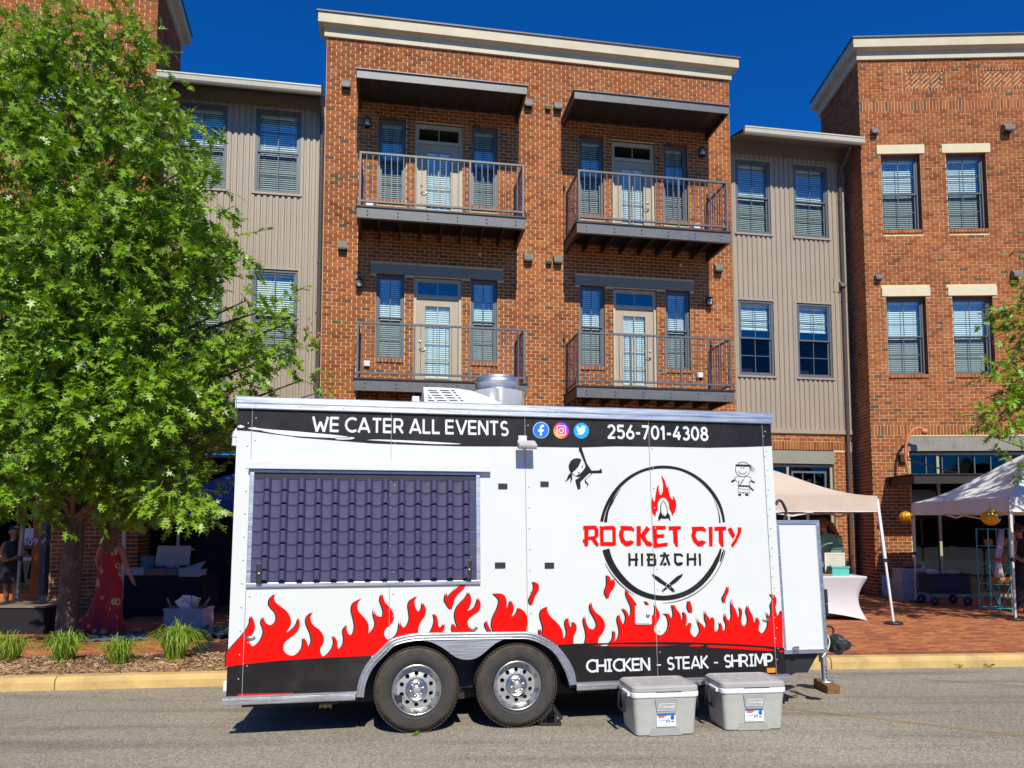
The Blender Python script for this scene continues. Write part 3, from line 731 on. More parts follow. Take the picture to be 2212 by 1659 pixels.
# side wall of the right block, in shade
FS=Frame(FR.o+FR.u*K,-FR.w,FR.u,(0,0,1))     # x runs toward the camera
SD=2.35
sw=empty('side_wall_frame',FS.M); sw.parent=rb; sw.matrix_parent_inverse=rb.matrix_world.inverted() if False else Matrix.Identity(4)
sw.matrix_local=rb.matrix_world.inverted()@FS.M if False else FR.M.inverted()@FS.M
sw.name='side_wall'
m_=MB(); sheet(m_,-SD,0,0,13.32,[],.007); m_.build('mortar_wall',M_MORTAR,sw)
bricks(sw,-SD,0,0,13.32,[],visible=lambda x,z:z>10.5 or x>-1.2)
c=MB(); c.box(-SD-.15,-.353,-.05,.3,13.275,13.475); c.build('frieze_board',M_CREAM,sw)
c=MB(); c.box(-SD-.18,-.40,-.19,.3,13.51,13.74); c.build('cornice_board',M_CREAM,sw)
c=MB(); c.box(-SD-.2,-.43,-.22,.3,13.74,13.775); c.build('coping',M_COPING,sw)
c=MB(); c.box(-SD-.1,-.36,-.09,.3,13.475,13.51); c.build('cornice_cove',M_CREAM,sw)
# shopfront of the right block
q=MB(); q.box(9.45,14.5,.0,.08,3.53,3.865); q.build('sign_band',mat('taupe_sign_band',(.27,.25,.21),.6,var=.08,dirt=((.06,.055,.05),2.5,.8)),rb)
sf=shopframe(rb,9.5,14.6,.08,3.50,.12,[10.2,11.9,13.2],[2.9],M_TANF)
for k in range(1,12):
    xx=9.55+k*.38; q=MB(); q.box(xx-.012,xx+.012,.13,.16,2.93,3.44); q.build('muntin',M_SASH,sf)
q=MB(); q.box(8.97,14.6,-1.15,-1.0,2.68,2.87); q.box(8.97,9.07,-1.0,0,2.68,2.87); q.box(8.9,14.6,-1.18,-.0,2.875,2.90); q.build('shop_awning',M_STEELD,rb)
q=MB(); x,z=FR.pix(*r3(1240,325)); q.box(x-.08,x+.08,-.1,0,z-.09,z+.09); q.bar((x+.1,-.05,z-.03),(x+.75,-.9,z-.42),.03,.03); q.build('awning_bracket',M_STEELD,rb)
q=MB(); q.box(9.48,14.6,.083,.7,3.502,3.87); q.build('head_panel',M_DARK,rb)
# copper goose-neck lamp
M_COPPER=mat('copper_red_paint',(.66,.19,.075),.45,var=.1)
x0,z0=FR.pix(*r3(1290,430),-.35); g=MB(); pts=[]
for (a,b) in ((1290,430),(1268,330),(1268,240),(1285,160),(1325,95),(1370,78),(1400,88),(1418,110)):
    xx,zz_=FR.pix(*r3(a,b),-.35); pts.append((xx,-.35,zz_))
g.tube(pts,.030,8); o=g.build('gooseneck_lamp',M_COPPER,rb); g=MB(); g.ball(pts[-1],(.085,.07,.075)); g.build('lamp_cap',M_COPPER,o)

# ---- left block
FLB=yawframe((-7.45,14.35,0),14.0)
lb=empty('brick_corner_block',FLB.M); tag(lb,'red brick block at far left mostly hidden behind the big tree','building')
lops=[(-2.6,-1.65,5.5,7.4),(-2.6,-1.65,9.1,11.0),(-4.4,-3.45,5.5,7.4),(-4.4,-3.45,9.1,11.0),(-6.4,-5.45,5.5,7.4),(-6.4,-5.45,9.1,11.0),(-3.65,-1.55,.08,3.6)]
m_=MB(); sheet(m_,-9,0,0,13.3,lops,.007,0,.16,1); m_.build('mortar_wall',[M_MORTAR,BRK[3]],lb)
bricks(lb,-9,0,0,13.3,lops,visible=lambda x,z:x>-7,pick=lambda x,z:abs(x+.7)+abs(z-2)*.6)
for a,b,c,d in lops[:6]:
    window(lb,a,b,c,d,.1,.5,2,1); q=MB(); q.box(a-.1,b+.1,-.025,.1,d+.002,d+.23); q.build('lintel',M_LINTEL,lb)
corn(lb,-9,0,13.3)
FLS=Frame(FLB.o,FLB.w,-FLB.u,(0,0,1))
ls=empty('side_wall'); ls.parent=lb; ls.matrix_local=FLB.M.inverted()@FLS.M
m_=MB(); sheet(m_,0,2.3,0,13.3,[],.007); m_.build('mortar_wall',M_MORTAR,ls)
bricks(ls,0,2.3,0,13.3,[])
c=MB(); c.box(.353,2.4,-.05,.3,13.3,13.455); c.build('frieze_board',M_CREAM,ls)
c=MB(); c.box(.36,2.4,-.09,.3,13.455,13.49); c.build('cornice_cove',M_CREAM,ls)
c=MB(); c.box(.40,2.45,-.19,.3,13.49,13.72); c.build('cornice_board',M_CREAM,ls)
c=MB(); c.box(.43,2.48,-.22,.3,13.72,13.755); c.build('coping',M_COPING,ls)

# ---- what stands across the street, behind the camera (seen in glass and chrome)
from mathutils import noise as mn
M_FARTREE=mat('far_foliage',(.035,.075,.015),.9,var=.5,vs=2)
random.seed(31); bt=bmesh.new()
for k in range(26):
    m0=bmesh.new(); bmesh.ops.create_icosphere(m0,subdivisions=3,radius=1); c=Vector((-70+k*5.6+random.uniform(-1,1),-42+random.uniform(-4,4),3.2)); rr_=random.uniform(3.2,4.8)
    for v_ in m0.verts:
        p=v_.co.copy(); kk=1+.45*mn.noise(p*2.1+c); v_.co=c+Vector((p.x*rr_,p.y*rr_,p.z*rr_*1.15))*kk
    me_=bpy.data.meshes.new('t'); m0.to_mesh(me_); m0.free(); bt.from_mesh(me_); bpy.data.meshes.remove(me_)
me_=bpy.data.meshes.new('far_trees'); bt.to_mesh(me_); bt.free(); me_.materials.append(M_FARTREE); ob=bpy.data.objects.new('far_trees',me_); COL.objects.link(ob); tag(ob,'dark belt of trees across the car park, mirrored in the windows','trees',kind='stuff')
# ================================================================== FOOD TRAILER
YAW=R(10.54); LEAN=R(3.6)
tu=Vector((math.cos(YAW),math.sin(YAW),0)); tn=Vector((math.sin(YAW),-math.cos(YAW),0))
tv=(Vector((0,0,1))*math.cos(LEAN)-tn*math.sin(LEAN)).normalized(); tw=tv.cross(tu).normalized()
if tw.y<0: tw=-tw
FT=Frame((-2.278,5.826,-1.356+CZ),tu,tw,tv)
tr=empty('food_trailer',FT.M); tag(tr,'white food trailer with red flame graphics, black lettering bands and a tiled serving hatch','trailer')
TL,THT,TWD=4.88,2.363,2.05
M_WH=mat('white_trailer_skin',(.67,.68,.655),.32,var=.015,vs=1.2,spec=.4,dirt=((.50,.47,.42),1.0,.16))
M_WHP=mat('white_flat_paint',(.68,.68,.67),.3,var=.02)
M_RED=mat('red_vinyl',(.80,.006,.003),.4,var=.03,spec=.12)
M_BLK=mat('black_vinyl',(.016,.013,.013),.4,var=.2,spec=.25,dirt=((.075,.065,.06),1.6,.45))
M_BLK2=mat('shadow_black_vinyl',(.03,.018,.016),.4,var=.1)
M_WL=mat('white_vinyl_letters',(.70,.72,.70),.35,var=.02)
def alu(name,col,rough,streak=True):
    m,t,b=nodes(name); v=texco(t,(1,1,1)); s=texco(t,(.6,2,26))
    c=ramp(t,noise(t,v,3,5),((.3,tuple(x*.86 for x in col)),(.7,tuple(min(1,x*1.08) for x in col)))); t.links.new(c,b.inputs['Base Color'])
    setp(b,Metallic=1.0); r=ramp(t,noise(t,s,6,3),((.3,(rough*.75,)*3),(.7,(rough*1.35,)*3))); t.links.new(r,b.inputs['Roughness']); return m
M_ALU=alu('brushed_aluminium',(.66,.66,.66),.40); M_GALV=alu('galvanised_steel',(.60,.62,.64),.42); M_STACK=alu('stainless_duct',(.72,.73,.75),.20)
M_CHROME=alu('chrome',(.60,.60,.585),.30); M_RIM=mat('silver_rim',(.36,.36,.355),.38,metal=.25,var=.05)
def rubber():
    m,t,b=nodes('tyre_rubber'); v=texco(t)
    base=ramp(t,noise(t,v,5,5),((.3,(.030,.027,.024)),(.7,(.050,.045,.040))))
    f=ramp(t,noise(t,v,7,6,.75),((.56,(0,0,0)),(.74,(.55,.55,.55)))); c=mixc(t,f,base,(.17,.105,.055)); t.links.new(c,b.inputs['Base Color']); setp(b,Roughness=.78); bump(t,b,noise(t,v,40,3),.3,.003); return m
M_TYRE=rubber(); M_TYRE2=mat('dusty_tyre_shoulder',(.075,.055,.035),.9,var=.5,vs=14)
M_AMBER=mat('amber_reflector',(.95,.27,.02),.25,var=.05); M_REDR=mat('red_reflector',(.55,.01,.015),.25,var=.05)
M_TILE=mat('navy_roof_tile',(.062,.057,.118),.36,var=.05,vs=3)
M_FRAME=mat('black_chassis',(.018,.018,.02),.5,var=.15)
def tp(Z,x,y,d=0):
    u_,v_=FT.pix(*Z(x,y),d); return u_,v_
zF1=zr(740,1920,3.6867); zB=zr(1300,1920,3.3515); zRR=zr(1940,1920,3.0722); zW=zr(1000,1350,2.765); zN=zr(1700,1350,2.765); zA=zr(1860,1460,2.7657); z1=zr(700,1250,1.3273); z2=zr(1700,1250,1.3275); zTL=zr(740,1300,4.147); zQ=zr(2560,1700,2.5523); zRF=zr(1380,1220,5.267)
# wheel-arch outlines
innerA=[(zF1,p) for p in ((1755,1530),(1775,1400),(1800,1300),(1850,1190),(1920,1090))]+[(zB,p) for p in ((0,862),(60,826),(150,785),(250,762),(380,758),(480,775),(570,815),(650,865),(730,925),(800,960),(880,972),(960,965),(1040,925),(1120,860),(1200,795),(1300,745),(1400,725),(1500,722),(1600,735),(1700,775),(1800,840),(1880,920),(1950,1030),(2000,1130),(2035,1255))]
outerA=[(zF1,p) for p in ((1672,1530),(1690,1400),(1720,1290),(1780,1160),(1860,1050),(1960,950))]+[(zB,p) for p in ((0,770),(60,735),(150,705),(250,685),(380,672),(800,665),(1430,658),(1560,660),(1650,680),(1750,720),(1850,780),(1930,850),(2000,940),(2060,1040),(2095,1130),(2115,1250))]
inner=smooth_pts([tp(Z,*p) for Z,p in innerA],n=3,closed=False); outer=smooth_pts([tp(Z,*p) for Z,p in outerA],n=3,closed=False)
def botprof(u_):
    if u_<=inner[0][0] or u_>=inner[-1][0]: return .0
    for (a,b),(c,d) in zip(inner,inner[1:]):
        if a<=u_<=c and c>a: return b+(d-b)*(u_-a)/(c-a)
    return 0.
seams=[tp(z1,190,300)[0],tp(z1,812,250)[0],tp(z1,1405,220)[0],tp(z2,630,300)[0],tp(z2,1136,300)[0]]
cuts=[0]+seams+[TL]
for a,b in zip(cuts,cuts[1:]):
    ks=[a+.0015]+[p[0] for p in inner if a+.01<p[0]<b-.01]+[b-.0015]
    ks=sorted(ks); P=[(k,0,botprof(k)) for k in ks]+[(b-.0015,0,THT),(a+.0015,0,THT)]
    # opening for the serving hatch
    q=MB(); q.prism(P,(0,.012,0)); q.build('side_panel',M_WH,tr,fix=True)
# box behind the skin
bd=MB(); bd.box(.01,TL-.01,TWD-.02,TWD,.0,THT+.08); bd.box(0,.02,.013,TWD-.02,.0,THT+.08); bd.box(TL-.02,TL,.013,TWD-.02,.0,THT+.08)
bd.build('end_walls',M_WH,tr)
bd=MB(); bd.box(.0,TL,.0,TWD,THT+.085,THT+.10); bd.build('roof',M_WHP,tr)
fl=MB(); fl.box(.02,inner[0][0],.02,TWD-.02,-.03,.02); fl.box(inner[-1][0],TL-.02,.02,TWD-.02,-.03,.02); fl.box(inner[0][0],inner[-1][0],.30,TWD-.3,-.03,.02)
fl.box(.05,TL-.05,.42,.5,-.14,-.03); fl.box(.05,TL-.05,TWD-.5,TWD-.42,-.14,-.03)
fl.box(inner[0][0]-.03,inner[-1][0]+.03,.29,.32,-.03,.75); fl.box(inner[0][0],inner[-1][0],.013,.30,.66,.69)
fl.box(inner[0][0]-.03,inner[0][0],.013,.30,0,.69); fl.box(inner[-1][0],inner[-1][0]+.03,.013,.30,0,.69)
for k in range(9): fl.box(.3+k*.52,.35+k*.52,.02,TWD-.02,-.08,-.031)
fl.build('chassis_floor',M_FRAME,tr)
# aluminium cap along the roof edge (ridged) and bottom rails
capM=MB(); c0=THT-.002
P=[(0,c0),(-.022,c0),(-.028,c0+.006),(-.028,c0+.040),(-.022,c0+.046),(-.022,c0+.050),(-.032,c0+.056),(-.032,c0+.098),(-.024,c0+.108),(0,c0+.108)]
capM.prism([(-.003,a,b) for a,b in P],(TL+.010,0,0)); capM.build('roof_edge_trim',M_ALU,tr,fix=True)
cc=MB(); cc.box(-.016,-.0035,-.036,.08,c0,c0+.112); cc.build('corner_cap',M_ALU,tr,bevel=.004)
def rail(u0,u1):
    q=MB(); P=[(0,-.05),(-.014,-.05),(-.020,-.044),(-.020,-.012),(-.014,-.008),(-.014,-.002),(-.020,.002),(-.020,.014),(-.012,.020),(0,.020)]
    q.prism([(u0,a,b) for a,b in P],(u1-u0,0,0)); q.build('bottom_rail',M_ALU,tr,fix=True)
rail(-.03,inner[0][0]-.06); rail(outer[-1][0]+.0,TL+.03)
# fender
fd=MB(); n=len(outer)
ou=[outer[0]]+outer[1:]; P=[(a,-.016,b) for a,b in ou]+[(a,-.016,b) for a,b in inner[::-1]]
fd.prism(P,(0,.012,0)); fen=fd.build('fender',M_ALU,tr,fix=True)
cx=(outer[0][0]+outer[-1][0])/2
for off,rr in ((.012,.008),(.036,.006),(.058,.006)):
    pts=[]
    for i,(a,b) in enumerate(outer):
        p0=outer[max(i-1,0)]; p1=outer[min(i+1,n-1)]; dx,dy=p1[0]-p0[0],p1[1]-p0[1]; l_=math.hypot(dx,dy); pts.append((a+dy/l_*off,-.018,b-dx/l_*off))
    q=MB(); q.tube(pts,rr,6); q.build('fender_rib',M_ALU,fen)
# decals ---------------------------------------------------------------
def decal(name,Z,pts,m_,layer,tips=(),smooth=True,par=None,n=3,shift=(0,0)):
    pp=smooth_pts(pts,tips,n) if smooth else pts
    d=-.0018*layer; P=[]
    for x,y in pp:
        if Z is None: P.append((x,d,y))
        else:
            X,Y=Z(x,y); u_,v_=FT.pix(X+shift[0],Y+shift[1],d); P.append((u_,d,v_))
    q=MB(); q.poly(P); return q.build(name,m_,par or tr)
def pxs(Z,pts): return [Z(*p) for p in pts]
ID=lambda x,y:(x,y)
# top black band
top=[(514,880),(1667,915)]
band=[(-.0005,THT-.003),(TL+.0005,THT-.003)]
lowb=[(zN,p) for p in ((2690,425),(2212,410),(1850,418),(1400,408),(1000,404),(660,415),(0,405))]+[(zW,p) for p in ((1780,405),(1500,404),(1200,395),(700,378),(350,350),(0,322))]+[(zTL,p) for p in ((1000,677),(700,640),(430,602),(232,590))]
lb_=[tp(Z,*p) for Z,p in lowb]; lb_[0]=(TL,tp(z2,1173,325)[1]); lb_[-1]=(0,lb_[-1][1])
decal('black_top_band',None,[(0,THT-.003),(TL,THT-.003)]+lb_,M_BLK,1,smooth=False)
for Z,pp in ((zTL,[(235,530),(270,515),(300,522),(332,540),(290,556),(240,548)]),
             (zTL,[(370,560),(420,550),(475,548),(520,560),(700,578),(1000,600),(1490,645),(1700,668),(1800,690),(1760,705),(1490,692),(1200,680),(900,655),(620,608),(560,590),(480,583),(420,575)]),
             (zW,[(335,325),(370,317),(515,320),(490,338),(370,340)]),(zW,[(635,345),(750,340),(1100,353),(1510,380),(1300,383),(1000,368),(750,352)])):
    decal('white_brush_stroke',Z,pp,M_WL,2,tips=(0,) )
# lower black bands
lowL=[(zF1,(65,1165)),(zF1,(360,1122)),(zF1,(750,1082)),(zF1,(1280,1050)),(zF1,(1865,1020))]
pl=[tp(Z,*p) for Z,p in lowL]; pl[0]=(0,pl[0][1])
arcL=[p for p in outer if p[1]<pl[-1][1]]; arcL=[p for p in arcL if p[0]<cx][::-1]
decal('black_lower_band',None,pl+arcL+[(arcL[-1][0],.018),(0,.018)],M_BLK,1,smooth=False)
pr=[tp(zRR,*p) for p in ((2112,770),(1800,745),(1500,728),(1100,715),(800,712),(330,715),(300,722),(0,728))]+[tp(zB,*p) for p in ((2088,795),(1905,810))]; pr[0]=(TL,pr[0][1])
arcR=[p for p in outer if p[1]<pr[-1][1] and p[0]>cx]
decal('black_lower_band',None,pr+arcR+[(arcR[-1][0],.018),(TL,.018)],M_BLK,1,smooth=False)
decal('red_reflective_strip',zF1,[(212,1495),(900,1480),(900,1510),(212,1545)],M_REDR,3,smooth=False)
def flame(Z,pts,tipf,name='flame_decal',layer=3,sh=(-3.4,.8)):
    """tipf: flags inside pts: (x,y,1) marks a sharp tip"""
    tips=[i for i,p in enumerate(pts) if len(p)>2]; P=[p[:2] for p in pts]
    decal(name+'_shadow',Z,P,M_BLK2,layer-1,tips,shift=sh); return decal(name,Z,P,M_RED,layer,tips)
T=1
flame(zF1,[(64,1160,T),(72,985,T),(160,885),(260,775),(330,680),(362,610),(375,527,T),(405,580),(422,650),(410,720),(375,775),(352,815),(352,850),(368,885),(395,905),(430,895),(480,850),(515,790),(532,730),(525,680),(505,630),(505,590),(530,540,T),(535,575),(555,615),(590,640),(630,642),(665,620),(688,585),(690,530),(670,480),(625,430),(600,390),(602,340),(625,300),(680,255,T),(662,285),(660,320),(680,365),(740,415),(800,460),(840,510),(865,570),(865,630),(835,690),(800,732,T),(850,720),(900,680),(940,630),(965,550,T),(975,600),(970,670),(930,740),(870,790),(815,830),(785,870),(773,920),(785,970),(820,1005),(870,1022),(920,1015),(970,980),(1005,930),(1018,870),(1020,800,T),(1050,830),(1070,870),(1080,922,T),(1105,895),(1122,850),(1120,790),(1100,720),(1072,660),(1057,600),(1065,550),(1095,510),(1135,485,T),(1112,530),(1110,570),(1125,620),(1160,660),(1215,700),(1255,750),(1275,810),(1265,870),(1240,910),(1228,960),(1240,1010),(1270,1037,T),(1330,995),(1380,930),(1400,870),(1398,820),(1385,775,T),(1415,800),(1440,850),(1440,900),(1455,945,T),(1492,920),(1520,870),(1525,800),(1515,740),(1522,690),(1565,640,T),(1555,680),(1560,720),(1580,755),(1612,772,T),(1642,740),(1657,680),(1652,600),(1632,520),(1620,450),(1632,390),(1670,350),(1740,315,T),(1710,345),(1690,390),(1690,440),(1715,490),(1770,550),(1815,610),(1830,680),(1818,755,T),(1857,730),(1892,690),(1912,640),(1910,590),(1892,530),(1888,430,T),(1897,470),(1912,510),(1945,535),(1985,542),(2010,520),(2012,470),(1992,400),(1972,340),(1980,290),(2003,260,T),(2010,310),(2035,370),(2085,420),(2120,470),(2140,540),(2130,590),(2095,640),(2045,680),(2022,720),(2022,770),(2045,810),(2090,832,T),(2040,885),(1960,950),(1900,1003),(1868,1024,T),(1280,1050),(750,1084),(360,1124)],1)
flame(zB,[(0,788,T),(18,745,T),(60,728),(100,690),(122,640),(130,580),(145,505,T),(140,560),(165,605),(195,612),(230,570),(247,510),(242,440),(232,370),(252,310),(330,260,T),(305,300),(300,350),(320,410),(348,440,T),(377,410),(387,370),(390,330,T),(420,380),(428,430),(410,490),(370,550),(345,610),(342,672,T),(250,686),(150,708),(60,740)],1)
flame(zB,[(478,668,T),(512,600),(527,530),(515,455,T),(550,490),(565,550),(570,600),(588,618,T),(612,600),(635,570,T),(640,610),(625,650),(612,666,T)],1)
flame(zB,[(735,664,T),(724,620),(735,565,T),(760,600),(800,640),(820,650,T),(787,600),(762,520),(757,450),(782,380),(832,320),(877,275),(908,215,T),(932,265),(936,320),(920,380),(888,428,T),(942,410),(987,370),(1015,280,T),(1040,330),(1040,390),(1010,440),(950,480),(912,515),(897,560),(910,610),(945,640),(995,662,T)],1)
flame(zB,[(875,126,T),(865,160),(830,200),(790,235),(760,280),(740,330),(718,412,T),(690,390),(657,340),(641,290),(662,220,T),(668,250),(682,280,T),(702,240),(742,200),(790,165),(840,126,T)],1)
flame(zB,[(1130,657,T),(1102,610),(1094,570),(1118,535,T),(1125,580),(1150,630),(1172,655,T)],1)
flame(zB,[(1192,655,T),(1172,600),(1174,540),(1192,480),(1227,410),(1250,340),(1245,290),(1185,232,T),(1250,230),(1300,245),(1328,290),(1336,340),(1332,405,T),(1362,370),(1380,305,T),(1410,360),(1414,420),(1385,500,T),(1442,460),(1470,390,T),(1530,430),(1565,490),(1572,550),(1562,610),(1555,656,T)],1)
flame(zB,[(1632,95,T),(1685,120),(1700,165),(1685,210),(1655,260),(1637,310),(1622,366,T),(1597,340),(1590,300),(1607,260),(1637,200),(1644,150)],1)
flame(zB,[(1740,702,T),(1747,640),(1740,580),(1717,500),(1717,440),(1747,400),(1795,378,T),(1790,420),(1820,480),(1880,540),(1935,600),(1965,670),(1970,755,T),(2007,710),(2012,650),(1997,590),(1997,540),(2028,500,T),(2035,560),(2060,625,T),(2077,600),(2080,545,T),(2115,580),(2120,640),(2092,700),(2085,750),(2088,797,T),(1900,808,T),(1850,768),(1780,722)],1)
flame(zB,[(1704,686,T),(1700,650),(1712,628,T),(1728,662),(1738,698,T)],1)
flame(zRR,[(65,724,T),(80,660),(75,600),(57,530),(52,480),(70,445,T),(74,500),(100,560),(145,582),(180,560),(187,520),(162,460),(127,400),(117,345),(130,300,T),(145,360),(180,410),(230,450),(262,500),(270,560),(245,620),(207,670),(200,722,T)],1)
flame(zRR,[(320,720,T),(352,670),(357,590,T),(377,620),(373,680),(362,712,T),(402,680),(422,620),(417,560),(402,500),(402,460),(420,425,T),(432,480),(450,520),(460,547,T),(482,500),(487,440),(450,362,T),(490,390),(512,430),(520,467,T),(542,420),(542,350),(512,280),(490,220),(495,165,T),(520,220),(560,270),(600,330),(650,400),(690,400),(700,330),(680,285,T),(715,310),(728,360),(745,442,T),(778,430),(790,390),(785,305,T),(800,350),(830,410),(832,460),(807,510),(780,550),(780,600),(810,632),(850,640),(890,620),(922,570),(927,500),(907,440),(872,418,T),(920,420),(945,450),(955,482,T),(977,440),(972,380),(960,332,T),(992,332,T),(1002,370),(1030,400),(1050,440),(1058,502,T),(1082,460),(1075,395,T),(1105,430),(1113,490),(1100,552,T),(1128,535),(1150,505,T),(1158,540),(1147,600),(1170,645),(1200,660),(1230,640),(1252,590),(1237,530),(1212,445,T),(1237,500),(1280,540),(1302,582,T),(1322,530),(1302,470),(1303,380,T),(1317,430),(1345,465),(1362,512,T),(1375,450,T),(1398,490),(1396,560),(1405,602),(1430,600),(1457,560),(1450,505,T),(1475,540),(1487,602,T),(1517,580),(1522,530),(1502,470),(1510,410,T),(1525,470),(1555,497,T),(1577,450),(1572,380),(1575,260,T),(1587,330),(1620,390),(1635,440),(1638,472,T),(1667,430),(1655,345,T),(1682,390),(1680,450),(1670,500),(1687,540),(1715,547),(1742,510),(1742,450),(1727,390),(1745,330,T),(1757,380),(1790,440),(1800,490),(1800,522,T),(1832,490),(1835,450,T),(1862,500),(1858,550),(1852,590),(1885,622),(1920,602),(1947,550),(1952,490),(1935,400,T),(1957,440),(1970,462,T),(1987,400),(1977,330),(2002,270),(1970,215,T),(2020,235),(2037,290),(2027,360),(2037,420),(2060,452),(2084,390,T),(2094,385,T),(2104,768,T),(1800,743),(1500,727),(1100,714),(800,711)],1)
flame(zRR,[(290,20,T),(325,50),(335,103,T),(362,60,T),(375,110),(357,160),(327,200),(305,270,T),(277,225),(272,180),(292,120)],1)
flame(zRR,[(1130,288,T),(1145,288,T),(1165,350),(1168,412,T),(1142,400),(1122,350)],1)
flame(zRR,[(1540,130,T),(1545,190),(1522,240),(1507,290),(1512,315,T),(1490,290),(1485,250),(1512,200)],1)
for pp in ([(300,755,T),(315,738),(560,737),(820,740),(1020,744,T),(820,752),(560,757)],[(1140,757,T),(1165,739),(1290,742,T),(1255,757)],[(1320,752,T),(1340,744),(1500,750),(1750,763),(1900,775),(2022,796,T),(1950,803),(1750,792),(1500,776),(1340,768)],[(2053,808,T),(2080,797),(2104,803,T),(2104,815,T),(2080,818)],[(130,752,T),(240,740),(222,752,T)]):
    decal('red_brush_stroke',zRR,[p[:2] for p in pp],M_RED,3,[i for i,p in enumerate(pp) if len(p)>2])
decal('white_brush_stroke',zRR,[(225,742),(300,740),(288,752),(220,752)],M_WL,3,smooth=False)
# stroke lettering --------------------------------------------------------
def arc(cx,cy,rx,ry,a0,a1,n=10): return [(cx+rx*math.cos(R(a0+(a1-a0)*i/n)),cy+ry*math.sin(R(a0+(a1-a0)*i/n))) for i in range(n+1)]
G={'W':(1.12,[[(0.02,1),(.30,0)],[(.30,0),(.56,.66)],[(.56,.66),(.82,0)],[(.82,0),(1.10,1)]]),
'E':(.58,[[(0,0),(0,1)],[(0,.93),(.58,.93)],[(0,.5),(.55,.5)],[(0,.07),(.58,.07)]]),
'C':(.74,[arc(.50,.5,.47,.44,50,310,16)]),
'A':(.86,[[(0.02,0),(.43,1)],[(.43,1),(.84,0)],[(.18,.27),(.68,.27)]]),
'T':(.66,[[(0,.93),(.66,.93)],[(.33,0),(.33,1)]]),
'R':(.66,[[(0,0),(0,1)],[(0,.93),(.34,.93)]+arc(.36,.68,.23,.25,90,-90,8)+[(0,.43)],[(.32,.43),(.64,0)]]),
'L':(.52,[[(0,0),(0,1)],[(0,.07),(.52,.07)]]),
'V':(.80,[[(0,1),(.40,0)],[(.40,0),(.80,1)]]),
'N':(.66,[[(0,0),(0,1)],[(0,1),(.66,0)],[(.66,0),(.66,1)]]),
'S':(.56,[arc(.29,.70,.24,.235,35,270,12)+arc(.29,.255,.26,.23,90,-145,12)]),
'H':(.66,[[(0,0),(0,1)],[(.66,0),(.66,1)],[(0,.5),(.66,.5)]]),
'I':(.40,[[(.20,0),(.20,1)],[(0,.07),(.40,.07)],[(0,.93),(.40,.93)]]),
'K':(.60,[[(0,0),(0,1)],[(.04,.45),(.56,1)],[(.12,.52),(.60,0)]]),
'M':(.90,[[(0,0),(.08,1)],[(.08,1),(.45,.2)],[(.45,.2),(.82,1)],[(.82,1),(.90,0)]]),
'P':(.60,[[(0,0),(0,1)],[(0,.93),(.30,.93)]+arc(.32,.66,.25,.27,90,-90,8)+[(0,.39)]]),
'2':(.62,[arc(.31,.68,.26,.26,160,-25,9)+[(.06,.07)],[(.0,.07),(.62,.07)]]),
'5':(.60,[[(.08,.93),(.56,.93)],[(.10,.98),(.10,.52)],[(.08,.55)]+arc(.28,.33,.28,.27,80,-145,11)]),
'6':(.64,[arc(.32,.30,.27,.25,0,360,16),[(.06,.36),(.46,1)]]),
'7':(.60,[[(0,.93),(.60,.93)],[(.57,.95),(.16,0)]]),
'0':(.66,[arc(.33,.5,.27,.44,0,360,20)]),
'1':(.34,[[(.22,0),(.22,1)],[(0,.72),(.24,.98)]]),
'4':(.66,[[(.46,1),(.04,.28)],[(0,.28),(.66,.28)],[(.48,0),(.48,.6)]]),
'3':(.58,[arc(.28,.72,.22,.21,150,-90,10)+[(.26,.51)],arc(.28,.28,.26,.23,90,-150,11)]),
'8':(.60,[arc(.30,.73,.21,.20,0,360,16),arc(.30,.27,.26,.23,0,360,16)]),
'-':(.34,[[(0,.42),(.34,.42)]])}
def ribbon(mb,pts,wd,xf,d):
    n=len(pts); L=[];Rr=[]; closed=math.hypot(pts[0][0]-pts[-1][0],pts[0][1]-pts[-1][1])<1e-6 and n>4
    for i,p in enumerate(pts):
        if closed: a=pts[(i-1)%(n-1)]; b=pts[(i+1)%(n-1)]
        else: a=pts[max(i-1,0)]; b=pts[min(i+1,n-1)]
        dx,dy=b[0]-a[0],b[1]-a[1]; l_=math.hypot(dx,dy) or 1; nx_,ny_=-dy/l_*wd/2,dx/l_*wd/2
        L.append(xf(p[0]+nx_,p[1]+ny_,d)); Rr.append(xf(p[0]-nx_,p[1]-ny_,d))
    mb.add(L+Rr,[(i,i+1,n+i+1,n+i) for i in range(n-1)])
def text(s,A,B,C,wd=.15,gap=.16,sp=.42,layer=3,m_=None,par=None,name='letter',frame=None,depth=None):
    """A,B: baseline start and end, C: top above A (local u,v)"""
    tot=0; adv=[]
    for ch_ in s:
        if ch_==' ': adv.append(sp); tot+=sp
        else: adv.append(G[ch_][0]+gap); tot+=adv[-1]
    tot-=gap-wd
    ux=((B[0]-A[0])/tot,(B[1]-A[1])/tot); uy=(C[0]-A[0],C[1]-A[1]); x=wd/2
    for ch_,ad in zip(s,adv):
        if ch_!=' ':
            q=MB()
            for k,st in enumerate(G[ch_][1]):
                xf=lambda a,b,d,x=x:(A[0]+ux[0]*(x+a)+uy[0]*b,d,A[1]+ux[1]*(x+a)+uy[1]*b)
                ribbon(q,st,wd,xf,(-.0018*layer if depth is None else depth)-.0003*k)
            q.build(name,m_ or M_WL,par or tr)
        x+=ad
def T3(Z,a,b,c): return tp(Z,*a),tp(Z,*b),tp(Z,*c)
A_,B_,C_=tp(zW,122,267),tp(zW,1950,304),tp(zW,122,128)
text('WE CATER ALL EVENTS',A_,B_,(A_[0],C_[1]),wd=.17,gap=.21,sp=.30)
A_,B_,C_=tp(zN,920,332),tp(zN,1868,351),tp(zN,920,203); text('256-701-4308',A_,B_,(A_[0],C_[1]),wd=.18,gap=.17)
